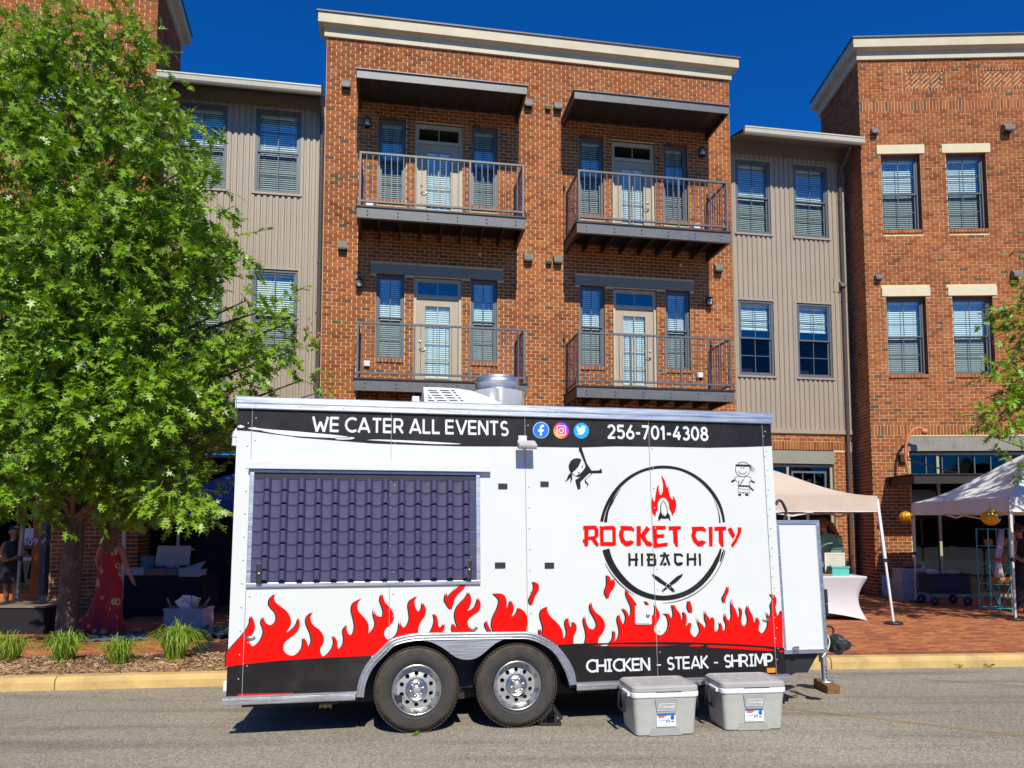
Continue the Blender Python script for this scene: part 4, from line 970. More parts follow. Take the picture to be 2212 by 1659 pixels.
for s_,a,b,c in (('CHICKEN',(70,1026),(735,1003),893),('STEAK',(905,997),(1338,980),867),('SHRIMP',(1492,972),(2003,955),843)):
    A_,B_,C_=tp(zRR,*a),tp(zRR,*b),tp(zRR,a[0],c); text(s_,A_,B_,(A_[0],C_[1]),wd=.165,gap=.13)
for a,b,c,d in ((803,845,942,955),(1392,1433,918,931)): decal('dash',zRR,[(a,c),(b,c),(b,d),(a,d)],M_WL,3,smooth=False)
# social icons ----------------------------------------------------------
M_FB=mat('blue_badge',(.01,.17,.80),.35,var=.02); M_TW=mat('light_blue_badge',(.01,.36,.82),.35,var=.02)
def igm():
    m,t,b=nodes('sunset_gradient_badge'); tc=t.nodes.new('ShaderNodeTexCoord'); mp=t.nodes.new('ShaderNodeSeparateXYZ'); t.links.new(tc.outputs['Generated'],mp.inputs[0])
    ad=t.nodes.new('ShaderNodeMath'); ad.operation='ADD'; t.links.new(mp.outputs[2],ad.inputs[0]); t.links.new(mp.outputs[0],ad.inputs[1])
    hv=t.nodes.new('ShaderNodeMath'); hv.operation='MULTIPLY'; hv.inputs[1].default_value=.5; t.links.new(ad.outputs[0],hv.inputs[0])
    c=ramp(t,hv.outputs[0],((.15,(.95,.50,.05)),(.38,(.90,.10,.06)),(.55,(.75,.03,.22)),(.8,(.16,.04,.65)))); t.links.new(c,b.inputs['Base Color']); setp(b,Roughness=.35); return m
def disc(Z,cx,cy,rx,ry,m_,layer,name): return decal(name,Z,[(cx+rx*math.cos(k*.1963495),cy+ry*math.sin(k*.1963495)) for k in range(32)],m_,layer,smooth=False)
disc(zN,313,253,75,76,M_WL,2,'badge_edge'); disc(zN,313,253,70,71,M_FB,3,'social_badge'); disc(zN,501,256,73,75,igm(),3,'social_badge'); disc(zN,687,259,71,73,M_TW,3,'social_badge')
decal('badge_emblem',zN,[(340,203),(342,226),(326,227),(320,233),(320,247),(340,247),(337,267),(321,267),(323,303),(302,304),(303,268),(285,268),(285,247),(302,247),(302,228),(310,208),(325,202)],M_WL,4,smooth=False)
def rrect(x0,y0,x1,y1,r,n=4):
    o=[]
    for cx_,cy_,a in ((x1-r,y0+r,-90),(x1-r,y1-r,0),(x0+r,y1-r,90),(x0+r,y0+r,180)):
        o+=arc(cx_,cy_,r,r,a,a+90,n)
    return o
def ringd(name,Z,outer_,inner_,m_,layer):
    q=MB(); d=-.0018*layer; n=len(outer_); P=[]
    for x,y in outer_+inner_: u_,v_=FT.pix(*Z(x,y),d); P.append((u_,d,v_))
    q.add(P,[(i,(i+1)%n,n+(i+1)%n,n+i) for i in range(n)]); return q.build(name,m_,tr)
ringd('badge_emblem',zN,rrect(457,208,546,304,22),rrect(466,217,537,295,15),M_WL,4)
ringd('badge_emblem',zN,arc(501,257,25,26,0,337.5,15),arc(501,257,15,16,0,337.5,15),M_WL,4)
disc(zN,525,231,5,5,M_WL,4,'badge_emblem')
decal('badge_emblem',zN,[(727,224),(722,240),(721,262),(708,284),(688,297),(662,297),(641,288),(660,283),(668,277),(653,268),(650,262),(658,262),(643,250),(641,238),(650,242),(643,224),(646,212),(662,226),(684,234),(686,220),(697,210),(712,212),(718,218)],M_WL,4,smooth=False)
# round emblem -----------------------------------------------------------
CX,CY=1003,901
def arcstroke(ps,name='brush_ring',m_=None,layer=3):
    """ps: (angle deg [0=right, 90=up], outer rx, outer ry, thickness)"""
    P=[]; Q=[]; N=40
    for i in range(N+1):
        t=i/N*(len(ps)-1); k=min(int(t),len(ps)-2); f=t-k; v=[ps[k][j]+(ps[k+1][j]-ps[k][j])*f for j in range(4)]
        c,s_=math.cos(R(v[0])),math.sin(R(v[0])); P.append((CX+v[1]*c,CY-v[2]*s_)); Q.append((CX+(v[1]-v[3])*c,CY-(v[2]-v[3])*s_))
    return decal(name,zA,P+Q[::-1],m_ or M_BLK,layer,smooth=False)
arcstroke([(9.3,582,624,20),(25,592,624,26),(45,592,624,30),(60,592,624,26),(75,592,624,22),(90,590,624,26),(110,590,624,24),(130,590,624,30),(150,590,624,28),(170,593,624,28)])
arcstroke([(9.3,540,580,12),(22,550,585,5),(36,560,590,1)]); arcstroke([(170,557,590,30),(158,560,590,20),(145,562,592,8),(133,566,595,3)]); arcstroke([(163,545,575,4),(150,548,580,14),(135,552,585,2)])
arcstroke([(195,582,624,66),(205,582,624,62),(225,575,622,56),(245,580,624,48),(270,585,626,44),(295,585,626,46),(320,575,620,48),(335,570,618,40),(346,560,612,16)])
arcstroke([(206,600,640,3),(225,604,640,9),(245,612,640,2)]); arcstroke([(270,612,652,3),(295,610,650,7),(320,606,645,5),(345,600,640,8)]); arcstroke([(335,590,632,12),(342,588,630,18),(346,585,626,6)])
decal('logo_flame_shadow',zA,[(985,362),(1020,420),(1043,500)],M_RED,2,smooth=False)
decal('logo_flame',zA,[(985,362),(1015,410),(1032,465),(1035,485),(1055,462),(1052,500),(1065,560),(1088,595),(1095,588),(1092,550),(1120,600),(1126,650),(1115,700),(1088,744),(1078,705),(1062,680),(1055,620),(1030,580),(1003,568),(975,585),(955,620),(950,670),(952,690),(938,710),(932,752),(902,710),(890,660),(890,610),(905,568),(910,600),(925,615),(935,540),(945,480),(965,448),(960,500),(970,545),(985,550),(1000,515),(1003,450)],M_RED,3,smooth=False)
decal('logo_rocket',zA,[(1003,598),(1025,625),(1042,670),(1045,710),(1065,740),(1072,795),(1050,765),(1018,770),(985,765),(963,795),(958,755),(970,720),(978,700),(978,650),(990,618)],M_BLK,3,smooth=False)
decal('logo_rocket_body',zA,[(1004,606),(1020,632),(1036,675),(1038,720),(1020,750),(1012,740),(1010,710),(1004,745),(990,720),(984,680),(988,640)],M_WL,4,smooth=False)
RC=[ # ROCKET CITY strokes (quads, pixel coordinates)
 [[(262,835),(385,833),(388,868),(268,870),(262,880)],[(360,833),(405,865),(403,930),(372,965),(368,925),(368,875)],[(272,870),(312,868),(308,1022),(275,1025),(272,1000),(258,985),(258,960),(272,960)],[(330,955),(372,948),(405,1000),(402,1030),(375,1015)],[(300,935),(372,930),(372,965),(300,962)]],
 [[(415,838),(452,842),(450,1020),(420,1018)],[(418,835),(440,845),(455,838),(540,835),(562,850),(562,870),(440,872)],[(530,850),(562,850),(567,1018),(535,1010)],[(430,985),(560,985),(567,1005),(545,1022),(420,1020)]],
 [[(605,835),(715,840),(735,868),(735,890),(700,878),(615,878)],[(600,872),(640,885),(632,930),(655,975),(735,985),(700,1020),(655,1025),(610,985),(592,920)],[(655,985),(700,968),(738,985),(700,1020),(660,1025)]],
 [[(757,838),(797,838),(797,1020),(757,1022)],[(795,918),(850,835),(882,868),(832,935)],[(797,912),(835,930),(858,975),(890,985),(905,1010),(890,1028),(850,1020),(800,950)]],
 [[(905,838),(945,838),(950,1035),(915,1040),(912,930),(908,900)],[(905,836),(1028,836),(1028,868),(905,872)],[(910,918),(1012,912),(1012,945),(910,950)],[(918,1005),(1045,990),(1045,1022),(918,1040)]],
 [[(1055,840),(1168,838),(1168,870),(1055,878)],[(1092,878),(1135,872),(1140,985),(1142,1028),(1122,1030),(1098,985),(1098,940)]],
 [[(1265,845),(1375,842),(1400,868),(1402,892),(1365,882),(1275,885)],[(1275,880),(1312,888),(1302,930),(1325,975),(1360,985),(1330,1028),(1285,985),(1263,925)],[(1320,985),(1362,968),(1405,985),(1362,1025),(1325,1025)]],
 [[(1425,845),(1462,843),(1462,1025),(1430,1025)]],
 [[(1478,845),(1588,842),(1588,875),(1480,882)],[(1518,880),(1558,875),(1562,985),(1565,1028),(1545,1030),(1520,990)]],
 [[(1600,865),(1635,848),(1672,925),(1655,955),(1632,930)],[(1695,850),(1728,850),(1725,900),(1690,980),(1648,1038),(1632,1010),(1672,950),(1695,890)]]]
for L_ in RC:
    q=MB()
    for k,P in enumerate(L_):
        d=-.0018*3-.0004*k; q.poly([(lambda a:(a[0],d,a[1]))(FT.pix(*zA(x,y),d)) for x,y in P])
    q.build('logo_letter',M_RED,tr)
HB=[[[(680,1088),(700,1090),(702,1205),(682,1210)],[(745,1088),(765,1090),(765,1140),(775,1150),(765,1160),(765,1205),(742,1210)],[(700,1138),(770,1140),(768,1158),(700,1158)]],
 [[(797,1090),(818,1092),(818,1205),(800,1208)]],
 [[(850,1090),(925,1092),(935,1110),(930,1125),(900,1112),(850,1112)],[(860,1100),(882,1100),(880,1200),(858,1210)],[(850,1140),(935,1138),(942,1150),(850,1160)],[(915,1110),(935,1112),(930,1145),(912,1145)],[(918,1150),(942,1150),(940,1200),(918,1205)],[(860,1188),(925,1190),(925,1208),(860,1208)]],
 [[(975,1102),(1060,1100),(1058,1118),(975,1122)],[(1005,1078),(1028,1085),(1030,1102),(1005,1102)],[(1005,1120),(1025,1120),(995,1200),(970,1200)],[(1025,1120),(1045,1120),(1072,1195),(1058,1208),(1040,1170)],[(1000,1190),(1020,1172),(1040,1190),(1020,1208)]],
 [[(1102,1090),(1170,1092),(1190,1112),(1185,1125),(1160,1112),(1105,1112)],[(1105,1110),(1125,1112),(1125,1165),(1145,1188),(1125,1202),(1105,1170)],[(1130,1182),(1170,1170),(1192,1182),(1165,1205),(1130,1205)]],
 [[(1222,1090),(1242,1090),(1242,1205),(1222,1205)],[(1290,1090),(1308,1090),(1310,1200),(1290,1208)],[(1242,1135),(1312,1132),(1312,1152),(1242,1155)]],
 [[(1332,1092),(1352,1092),(1356,1205),(1338,1205)]]]
for L_ in HB:
    q=MB()
    for k,P in enumerate(L_):
        d=-.0018*3-.0004*k; q.poly([(lambda a:(a[0],d,a[1]))(FT.pix(*zA(x,y),d)) for x,y in P])
    q.build('logo_letter',M_BLK,tr)
for P,m_ in (([(897,1280),(960,1310),(1010,1350),(1045,1375),(1025,1395),(960,1355),(915,1315)],M_BLK),([(1190,1278),(1130,1305),(1085,1345),(1050,1378),(1070,1395),(1130,1355),(1175,1310)],M_BLK),
             ([(1045,1375),(1075,1395),(1115,1435),(1105,1452),(1090,1448),(1030,1395)],M_BLK),([(1060,1370),(1075,1388),(1012,1440),(1000,1452),(990,1435),(1040,1392)],M_BLK)):
    decal('knife_decal',zA,P,m_,3+(.2 if P[0][0]==1060 else 0),smooth=False)
for x,y in ((1035,1380),(1067,1380),(1038,1410),(1067,1410),(1003,1438),(1103,1438)): disc(zA,x,y,4,4,M_WL,4,'knife_rivet')
# ninja figure hanging from the band, small smiling figure ----------------
nj=[('ninja_arm',[(222,110),(250,112),(255,135),(300,270),(335,320),(345,335),(300,330),(275,250),(232,150),(222,135)],M_BLK,3),
('ninja_body',[(285,240),(340,325),(410,322),(430,302),(438,345),(420,348),(350,348),(330,368),(290,400),(285,415),(312,452),(290,485),(300,455),(275,430),(278,405),(340,355),(325,345),(300,365),(235,430),(238,492),(212,500),(195,445),(188,410),(235,385),(280,340)],M_BLK,2),
('ninja_head',[(200,208),(235,214),(262,240),(275,275),(270,320),(240,355),(215,378),(180,368),(150,350),(130,310),(127,275),(145,235),(172,215)],M_BLK,3),
('ninja_face',[(248,222),(272,262),(278,300),(262,350),(225,378),(185,370),(160,345),(185,325),(220,285)],M_WL,4),
('ninja_mask',[(285,285),(288,325),(262,358),(228,380),(190,372),(230,355),(262,322)],M_BLK,5),
('ninja_ribbon',[(150,350),(155,375),(125,405),(92,430),(112,400),(122,370),(135,352)],M_BLK,4),('ninja_ribbon',[(155,355),(162,395),(145,442),(145,400),(148,370)],M_BLK,4)]
for nm,P,m_,l_ in nj: decal(nm,zA,P,m_,l_,smooth=False)
for a,b in (((210,345),(232,335)),((245,290),(265,275))): decal('ninja_eye',zA,[(a[0],a[1]),(b[0],b[1]),(b[0]-3,b[1]+10),(a[0]+8,a[1]+8)],M_BLK,6,smooth=False)
def pxline(Z,pts,wd,m_,layer,name):
    q=MB(); ribbon(q,pts,wd,lambda a,b,d:(lambda p:(p[0],d,p[1]))(FT.pix(*Z(a,b),d)),-.0018*layer); return q.build(name,m_,tr)
pxline(zA,arc(1742,312,68,68,0,360,24),4,M_BLK,3,'figure_outline'); pxline(zA,arc(1742,322,38,32,10,170,10),4,M_BLK,3,'figure_smile')
decal('figure_headband',zA,[(1676,266),(1815,270),(1815,284),(1676,280)],M_BLK,4,smooth=False)
for P in ([(1815,275),(1858,318)],[(1812,280),(1845,340)],[(1808,285),(1825,330)]): pxline(zA,P,3,M_BLK,3,'figure_ribbon')
for x in (1727,1752): disc(zA,x,298,4,6,M_BLK,3,'figure_eye')
for P in ([(1715,375),(1665,385),(1685,430),(1708,415),(1700,490),(1808,500),(1800,420),(1815,432),(1818,385),(1770,372)],[(1745,405),(1712,460)],[(1705,415),(1700,492),(1695,522),(1805,530),(1808,500)],[(1748,520),(1748,540)],[(1770,375),(1745,415),(1700,480)]): pxline(zA,P,3.5,M_BLK,3,'figure_outline')
decal('figure_belt',zA,[(1702,458),(1800,462),(1845,505),(1840,512),(1796,472),(1702,468)],M_BLK,4,smooth=False)
for P in ([(1668,402),(1640,415),(1630,430),(1645,432),(1672,415)],[(1815,410),(1842,422),(1856,432),(1848,440),(1812,420)],[(1700,540),(1725,535),(1728,555),(1698,555)],[(1765,535),(1788,538),(1798,555),(1765,555)]): decal('figure_hand_or_foot',zA,P,M_BLK,3,smooth=False)
# small hardware -----------------------------------------------------------
def boxat(name,Z,p,q_,d0,d1,m_,bevel=0,par=None):
    a=FT.pix(*Z(*p)); b=FT.pix(*Z(*q_)); x0,x1=sorted((a[0],b[0])); y0,y1=sorted((a[1],b[1])); q=MB(); q.box(x0,x1,d0,d1,y0,y1); return q.build(name,m_,par or tr,bevel=bevel)
boxat('port_cover',z1,(1287,492),(1328,516),-.008,0,M_BLACKP); boxat('port_cover',z1,(1272,843),(1319,868),-.008,0,M_BLACKP)
boxat('port_cover',z2,(147,483),(184,506),-.008,0,M_BLACKP); boxat('port_cover',z2,(166,844),(208,869),-.008,0,M_BLACKP)
boxat('amber_reflector',zRR,(1930,980),(2020,1025),-.012,0,M_AMBER,.003)
for Z,p in ((zF1,(365,803)),(zB,(958,622)),(zRR,(1928,482))):
    a=FT.pix(*Z(*p)); q=MB(); q.ball((a[0],-.004,a[1]),(.042,.016,.018),14,8); q.build('marker_lamp',M_CHROME,tr)
rv=MB(); rv.ball((0,0,0),(.0065,.004,.0065),8,6); rvm=rv.mesh('rivet',M_ALU)
pts=[]
for k in range(14): pts.append((.15+k*.36,THT+.025,-.03))
for k in range(5): pts.append((.12+k*.22,-.03,-.021))
for k in range(6): pts.append((outer[-1][0]+.15+k*.33,-.03,-.021))
for sx in seams:
    for k in range(12):
        z_=.25+k*.185
        if botprof(sx)+.05<z_<THT-.05: pts.append((sx+.03,z_,-.004))
for k in range(12): pts.append((.09,.15+k*.19,-.004)); pts.append((TL-.08,.15+k*.19,-.004))
for a,b,c in pts: inst('rivet',rvm,tr,loc=(a,c,b))
M_SEAM=mat('panel_seam',(.30,.31,.31),.4,var=.1)
for sx in seams:
    q=MB(); q.box(sx-.002,sx+.002,-.0068,-.0001,max(botprof(sx),.02)+.0,THT-.003); q.build('panel_seam',M_SEAM,tr)
# access hatch
q=MB(); P=[FT.pix(*zRR(x,y),-.001) for x,y in rrect(575,335,745,530,18)]
q.prism([(a,-.0145,b) for a,b in P],(0,.014,0)); ah=q.build('access_hatch',M_WHP,tr,fix=True)
q=MB(); P=[FT.pix(*zRR(x,y),-.015) for x,y in rrect(587,347,733,518,14)]; q.prism([(a,-.020,b) for a,b in P],(0,.005,0)); q.build('hatch_door',M_WHP,ah,bevel=.002,fix=True)
a=FT.pix(*zRR(700,433)); q=MB(); q.lathe([(0,-.035),(.016,-.033),(.018,-.02)],(a[0],0,a[1]),(0,1,0),14); q.build('lock',M_CHROME,ah)
# flood lamp
M_LAMPG=mat('pale_grey_lamp_paint',(.50,.50,.48),.5)
a=FT.pix(*zW(2030,312)); b=FT.pix(*zW(2108,385)); q=MB(); q.box(a[0],b[0],-.05,-.006,b[1],a[1]); fl_=q.build('flood_lamp',M_WHITEP,tr,bevel=.004)
a=FT.pix(*zW(2010,384)); b=FT.pix(*zW(2176,450)); q=MB(); xm=(a[0]+b[0])/2
M_=Matrix.Translation((xm,-.13,(a[1]+b[1])/2+.01))@Matrix.Rotation(R(-62),4,'X')
q.box(-.08,.08,-.015,.015,-.065,.065,0,M_); q.build('lamp_head',M_LAMPG,fl_,bevel=.006)
q=MB()
for k in range(11): q.box(-.075+k*.0145,-.069+k*.0145,.015,.032,-.058,.058,0,M_)
q.build('cooling_fins',M_LAMPG,fl_,kind='stuff'); q=MB(); q.bar((xm,-.05,a[1]),(xm,-.12,a[1]-.02),.03,.02); q.build('lamp_arm',M_WHITEP,fl_)
# ---- serving hatch with tiles
h0=FT.pix(*z1(187,432)); h1=FT.pix(*z1(1207,937)); h2=FT.pix(*z1(165,958))
hx0,hx1=(h0[0]+h2[0])/2,h1[0]; hz0,hz1=(h2[1]+h1[1])/2,h0[1]
q=MB(); t=.035
q.box(hx0,hx1,-.022,-.002,hz0,hz0+t); q.box(hx0,hx1,-.022,-.002,hz1-.02,hz1); q.box(hx0,hx0+t,-.022,-.002,hz0+t,hz1-.02); q.box(hx1-t,hx1,-.022,-.002,hz0+t,hz1-.02)
sh=q.build('serving_hatch',M_ALU,tr,bevel=.003)
tx0,tx1,tz0,tz1=hx0+t,hx1-t,hz0+t,hz1-.075
q=MB(); q.box(hx0+t,hx1-t,-.010,-.002,tz1,hz1-.021); q.build('rail_shade_strip',M_BLACKP,sh)  # black strip paints in the shade below the rain rail, above the tiles
q=MB(); q.box(tx0,tx1,-.006,-.002,tz0,tz1); q.build('hatch_backing',M_TILE,sh)
nc=13; pt=(tx1-tx0)/(nc+.42); rowh=(tz1-tz0)/7.85
def tileprof(n=9,m=4):
    # pan then roll; returns (x, height)
    o=[(0,.0),(.08,-.002),(.25,-.003),(.42,-.002),(.53,-.001)]
    for i in range(n+1):
        a=math.pi*i/n; o.append((.55+.22*(1-math.cos(a)),.0+.044*math.sin(a)**.8))
    return o
tpz=tileprof()
def tilemesh(hh):
    q=MB(); nn=len(tpz); V=[]
    for (zz_,lift) in ((0,.0),(0,.0046),(.006,.0060),(.016,.0050),(hh+.004,.0008)):
        for (x,y) in tpz:
            sag=(.008*math.sin(math.pi*min(1,x/.54)) if x<.54 else -.020*math.sin(math.pi*(x-.54)/.46))
            V.append((x*pt,-.007-y-lift,zz_-(sag*(1-min(1,zz_/hh)))))
    for r_ in range(4):
        for i in range(nn-1): q.add([],[])
    q.add(V,[(r_*nn+i,r_*nn+i+1,(r_+1)*nn+i+1,(r_+1)*nn+i) for r_ in range(4) for i in range(nn-1)],0,True)
    return q.mesh('tile',M_TILE)
tm=tilemesh(rowh); 
panw=MB(); 
for r_ in range(8):
    z_=tz1-(.98+r_)*rowh
    hh=rowh
    for c_ in range(nc+1):
        if r_==0: me_=TM0 if 'TM0' in globals() else None
        me_=tm
        if z_<tz0: 
            continue
        if c_==nc: continue
        inst('tile',me_,sh,loc=(tx0+c_*pt,0,z_))
# cut rows: top and bottom partial tiles
tmt=tilemesh(rowh*.35-.004)
tb=tz1-(.35+7)*rowh-tz0
for c_ in range(nc):
    inst('tile',tilemesh(rowh) if False else tm,sh,loc=(tx0+c_*pt,0,tz0-.0)) if False else None
tmb=tilemesh(rowh*.86-.004)
for c_ in range(nc): inst('tile',tmb,sh,loc=(tx0+c_*pt,0,tz0+.006))
# last strip of flat pan at the right end
for r_ in range(8):
    z_=tz1-(.98+r_)*rowh
    if z_<tz0: z_=tz0+.001
    q=MB(); q.box(tx0+nc*pt,tx1,-.0125,-.007,z_,min(z_+rowh*.98,tz1)); q.build('tile_edge',M_TILE,sh,bevel=.002)
for p in ((227,892),(1155,875)):
    a=FT.pix(*z1(*p)); q=MB(); q.box(a[0]-.022,a[0]+.022,-.052,-.02,a[1]-.085,a[1]+.085); o_=q.build('hatch_handle',M_BLACKP,sh,bevel=.006)
    q=MB(); q.lathe([(0,-.062),(.010,-.060),(.012,-.050)],(a[0],0,a[1]),(0,1,0),12); q.build('handle_lock',M_CHROME,o_)
a=FT.pix(*z1(178,386)); b=FT.pix(*z1(1252,437)); zt_=FT.pix(*z1(178,386))[1]; zb_=FT.pix(*z1(178,428))[1]
q=MB(); q.prism([(a[0],0,zt_),(a[0],-.035,zt_-.012),(a[0],-.055,zt_-.03),(a[0],-.055,zb_),(a[0],-.048,zb_),(a[0],-.048,zb_+.02),(a[0],0,zb_+.025)],(b[0]-a[0],0,0)); q.build('hatch_rain_rail',M_WHP,tr,fix=True)
# ---- wheels
def wheel(u_,v_,y0=-.012,Rr=.347,near=True):
    ax=(0,-1,0); c=(u_,y0,v_)
    T_=MB(); pf=[(.205,-.03),(.212,-.004),(.235,.008),(.27,.013),(.305,.010),(.322,.0),(.333,-.012),(Rr-.004,-.03),(Rr,-.05),(Rr,-.19),(.335,-.215),(.30,-.222),(.21,-.20)]
    T_.lathe(pf[:5],c,ax,64); T_.lathe(pf[4:8],c,ax,64,1); T_.lathe(pf[7:],c,ax,64); 
    for r_ in (.24,.262,.318): T_.lathe([(r_-.0025,.0095 if r_>.25 else .008),(r_,.0145 if r_<.3 else .0085),(r_+.0025,.0095 if r_<.3 else .003)],c,ax,64)
    ty=T_.build('tyre',[M_TYRE,M_TYRE2],None)
    if near:
        tb_=MB()
        for k in range(72):
            t=2*math.pi*k/72; M_=Matrix.Translation(c)@Matrix.Rotation(t,4,'Y')
            for (ya,yb) in ((.012,.05),(.062,.10),(.112,.15),(.162,.20)): tb_.box(-.011,.011,ya,yb,Rr-.002,Rr+.006,0,M_)
        o_=tb_.build('tread_blocks',M_TYRE,ty,kind='stuff')
    rm=MB(); rm.lathe([(.208,-.022),(.210,.002),(.204,.010),(.196,.008),(.190,-.006),(.176,-.040),(.168,-.060),(.164,-.062)],c,ax,64)
    ri=rm.build('rim',M_CHROME,None)
    dc=MB(); N=80
    # dished disc with ten real holes: build as sectors
    nh=10; rh=.0185; rc=.128
    for k in range(nh):
        t0=2*math.pi*(k+.5)/nh; hx,hz=rc*math.cos(t0),rc*math.sin(t0)
        ringpts=[(hx+rh*math.cos(2*math.pi*j/16),hz+rh*math.sin(2*math.pi*j/16)) for j in range(16)]
        def edge(j):
            a=2*math.pi*j/16; dx,dz=math.cos(a),math.sin(a)
            # cast to the sector boundary
            best=1e9
            for f in range(1,400):
                s_=f*.0005+rh; x,z=hx+dx*s_,hz+dz*s_; r_=math.hypot(x,z); an=(math.atan2(z,x)-t0+math.pi)%(2*math.pi)-math.pi
                if r_>.166 or r_<.085 or abs(an)>math.pi/nh: return (x,z)
        out_=[edge(j) for j in range(16)]
        dep=lambda p:-.062+ .018*max(0,min(1,(.150-math.hypot(*p))/.05))
        V=[(u_+p[0],y0-dep(p),v_+p[1]) for p in ringpts]+[(u_+p[0],y0-dep(p),v_+p[1]) for p in out_]+[(u_+p[0],y0-dep(p)+.02,v_+p[1]) for p in ringpts]
        dc.add(V,[(j,(j+1)%16,16+(j+1)%16,16+j) for j in range(16)]+[(j,32+j,32+(j+1)%16,(j+1)%16) for j in range(16)],0)
    di=dc.build('wheel_disc',M_RIM,None)
    bk=MB(); bk.lathe([(0,-.085),(.17,-.085),(.17,-.07)],c,ax,32); bo=bk.build('brake_drum',M_FRAME,None)
    bk=MB(); bk.lathe([(.0870,-.046),(.080,-.046)],c,ax,32); 
    hb=MB(); hb.lathe([(.0,-.046),(.094,-.045),(.094,-.038),(.086,-.028),(.066,-.016),(.045,-.004),(.040,.014),(.036,.018),(.032,.016),(0,.014)],c,ax,40)
    for k in range(6):
        t=2*math.pi*k/6+.25; p0=Vector((u_+.040*math.cos(t),y0-.010,v_+.040*math.sin(t))); p1=Vector((u_+.066*math.cos(t),y0+.018,v_+.066*math.sin(t))); hb.ball((p0+p1)/2+Vector((0,-.004,0)),(.019,.020,.019),12,8)
    ho=hb.build('hub_cap',M_CHROME,None); ce=MB(); ce.lathe([(0,.0165),(.027,.0165),(.030,.014)],c,ax,24); ce=ce.build('hub_centre',M_RIM,ho)
    rt=MB(); rt.box(u_-.01,u_+.01,y0,y0+.01,v_-.01,v_+.01); 
    root=empty('wheel',loc=(0,0,0)); root.parent=tr
    for x in (ty,ri,di,bo,ho): x.parent=root
    return root
w1=FT.pix(*zr(0,0,1)(900/.64452,1490/.64452)); w2=FT.pix(*zr(0,0,1)(1117/.64452,1481/.64452))
print('wheels',w1,w2)
wv=(.012+.013)/2
wA=wheel(w1[0],wv); wB=wheel(w2[0],wv+.002)
for a in (wA,wB):
    c_=copy_tree(a); c_.location=(0,TWD-.2,0)
q=MB(); q.tube([(w1[0],.25,wv),(w1[0],TWD-.25,wv)],.04,10); q.tube([(w2[0],.25,wv),(w2[0],TWD-.25,wv)],.04,10); q.build('axles',M_FRAME,tr,kind='stuff')
M_STK=mat('small_label',(.75,.72,.66),.5,var=.1)
q=MB(); q.box(w1[0]-.15,w1[0]-.118,-.012+.046,-.012+.0475,wv-.06,wv-.03,0); 
# ---- roof vent hood and exhaust stack
dv=.45
P=[FT.pix(*zRF(x,y),dv) for x,y in ((232,760),(205,405),(470,412),(800,432),(1050,470),(1300,560),(1500,650),(1700,760))]
q=MB(); q.prism([(a,dv,max(b,THT+.1)) for a,b in P],(0,.55,0)); vo=q.build('roof_vent_cover',M_WHP,tr,bevel=.006,fix=True)
for row,(y0_,xs_) in enumerate(((455,((275,455),(490,665),(695,760))),(492,((310,490),(525,695),(735,790))),(540,((280,320),(355,530),(570,730),(770,830))),(585,((280,360),(395,575),(610,775),(815,875))),(632,((280,405),(440,620),(655,815),(855,920))),(698,((890,955),)))):
    for a,b in xs_:
        u0,v0=FT.pix(*zRF(a,y0_),dv-.004); u1,v1=FT.pix(*zRF(b,y0_+20),dv-.004); q=MB(); q.prism([(u0,dv-.003,v0),(u1-.012,dv-.003,v0),(u1,dv-.003,v1),(u0+.01,dv-.003,v1)],(0,.004,0)); q.build('louvre_slot',M_BLACKP,vo)
q=MB(); a=FT.pix(*zRF(100,620),dv+.1); q.box(a[0]-.05,a[0]+.02,dv+.1,dv+.4,THT+.1,a[1]+.03); q.build('vent_bracket',M_WHP,vo,bevel=.006)
ds=.85; ul=FT.pix(*zRF(1095,480),ds)[0]; ur=FT.pix(*zRF(2080,500),ds)[0]; uc=(ul+ur)/2; rl=(ur-ul)/2
ztop=FT.pix(*zRF(1560,160),ds+.0)[1]; zmid=FT.pix(*zRF(1585,415),ds)[1]; ru=rl*790/985
q=MB(); q.lathe([(rl,THT+.1),(rl,zmid-.015),(rl+.012,zmid-.008),(rl+.012,zmid),(ru+.004,zmid+.004)],(uc,ds+rl,0),(0,0,1),48)
st=q.build('exhaust_stack',M_STACK,tr)
q=MB(); q.lathe([(ru,zmid),(ru,ztop-.06),(ru+.006,ztop-.055),(ru,ztop-.045),(ru,ztop-.008),(ru+.004,ztop),(ru-.012,ztop),(ru-.012,zmid)],(uc,ds+rl,0),(0,0,1),48); q.build('stack_collar',M_GALV,st)
q=MB(); q.ball((2.75,.7,THT+.11),(.1,.1,.04)); q.build('roof_cap',M_WHP,tr)
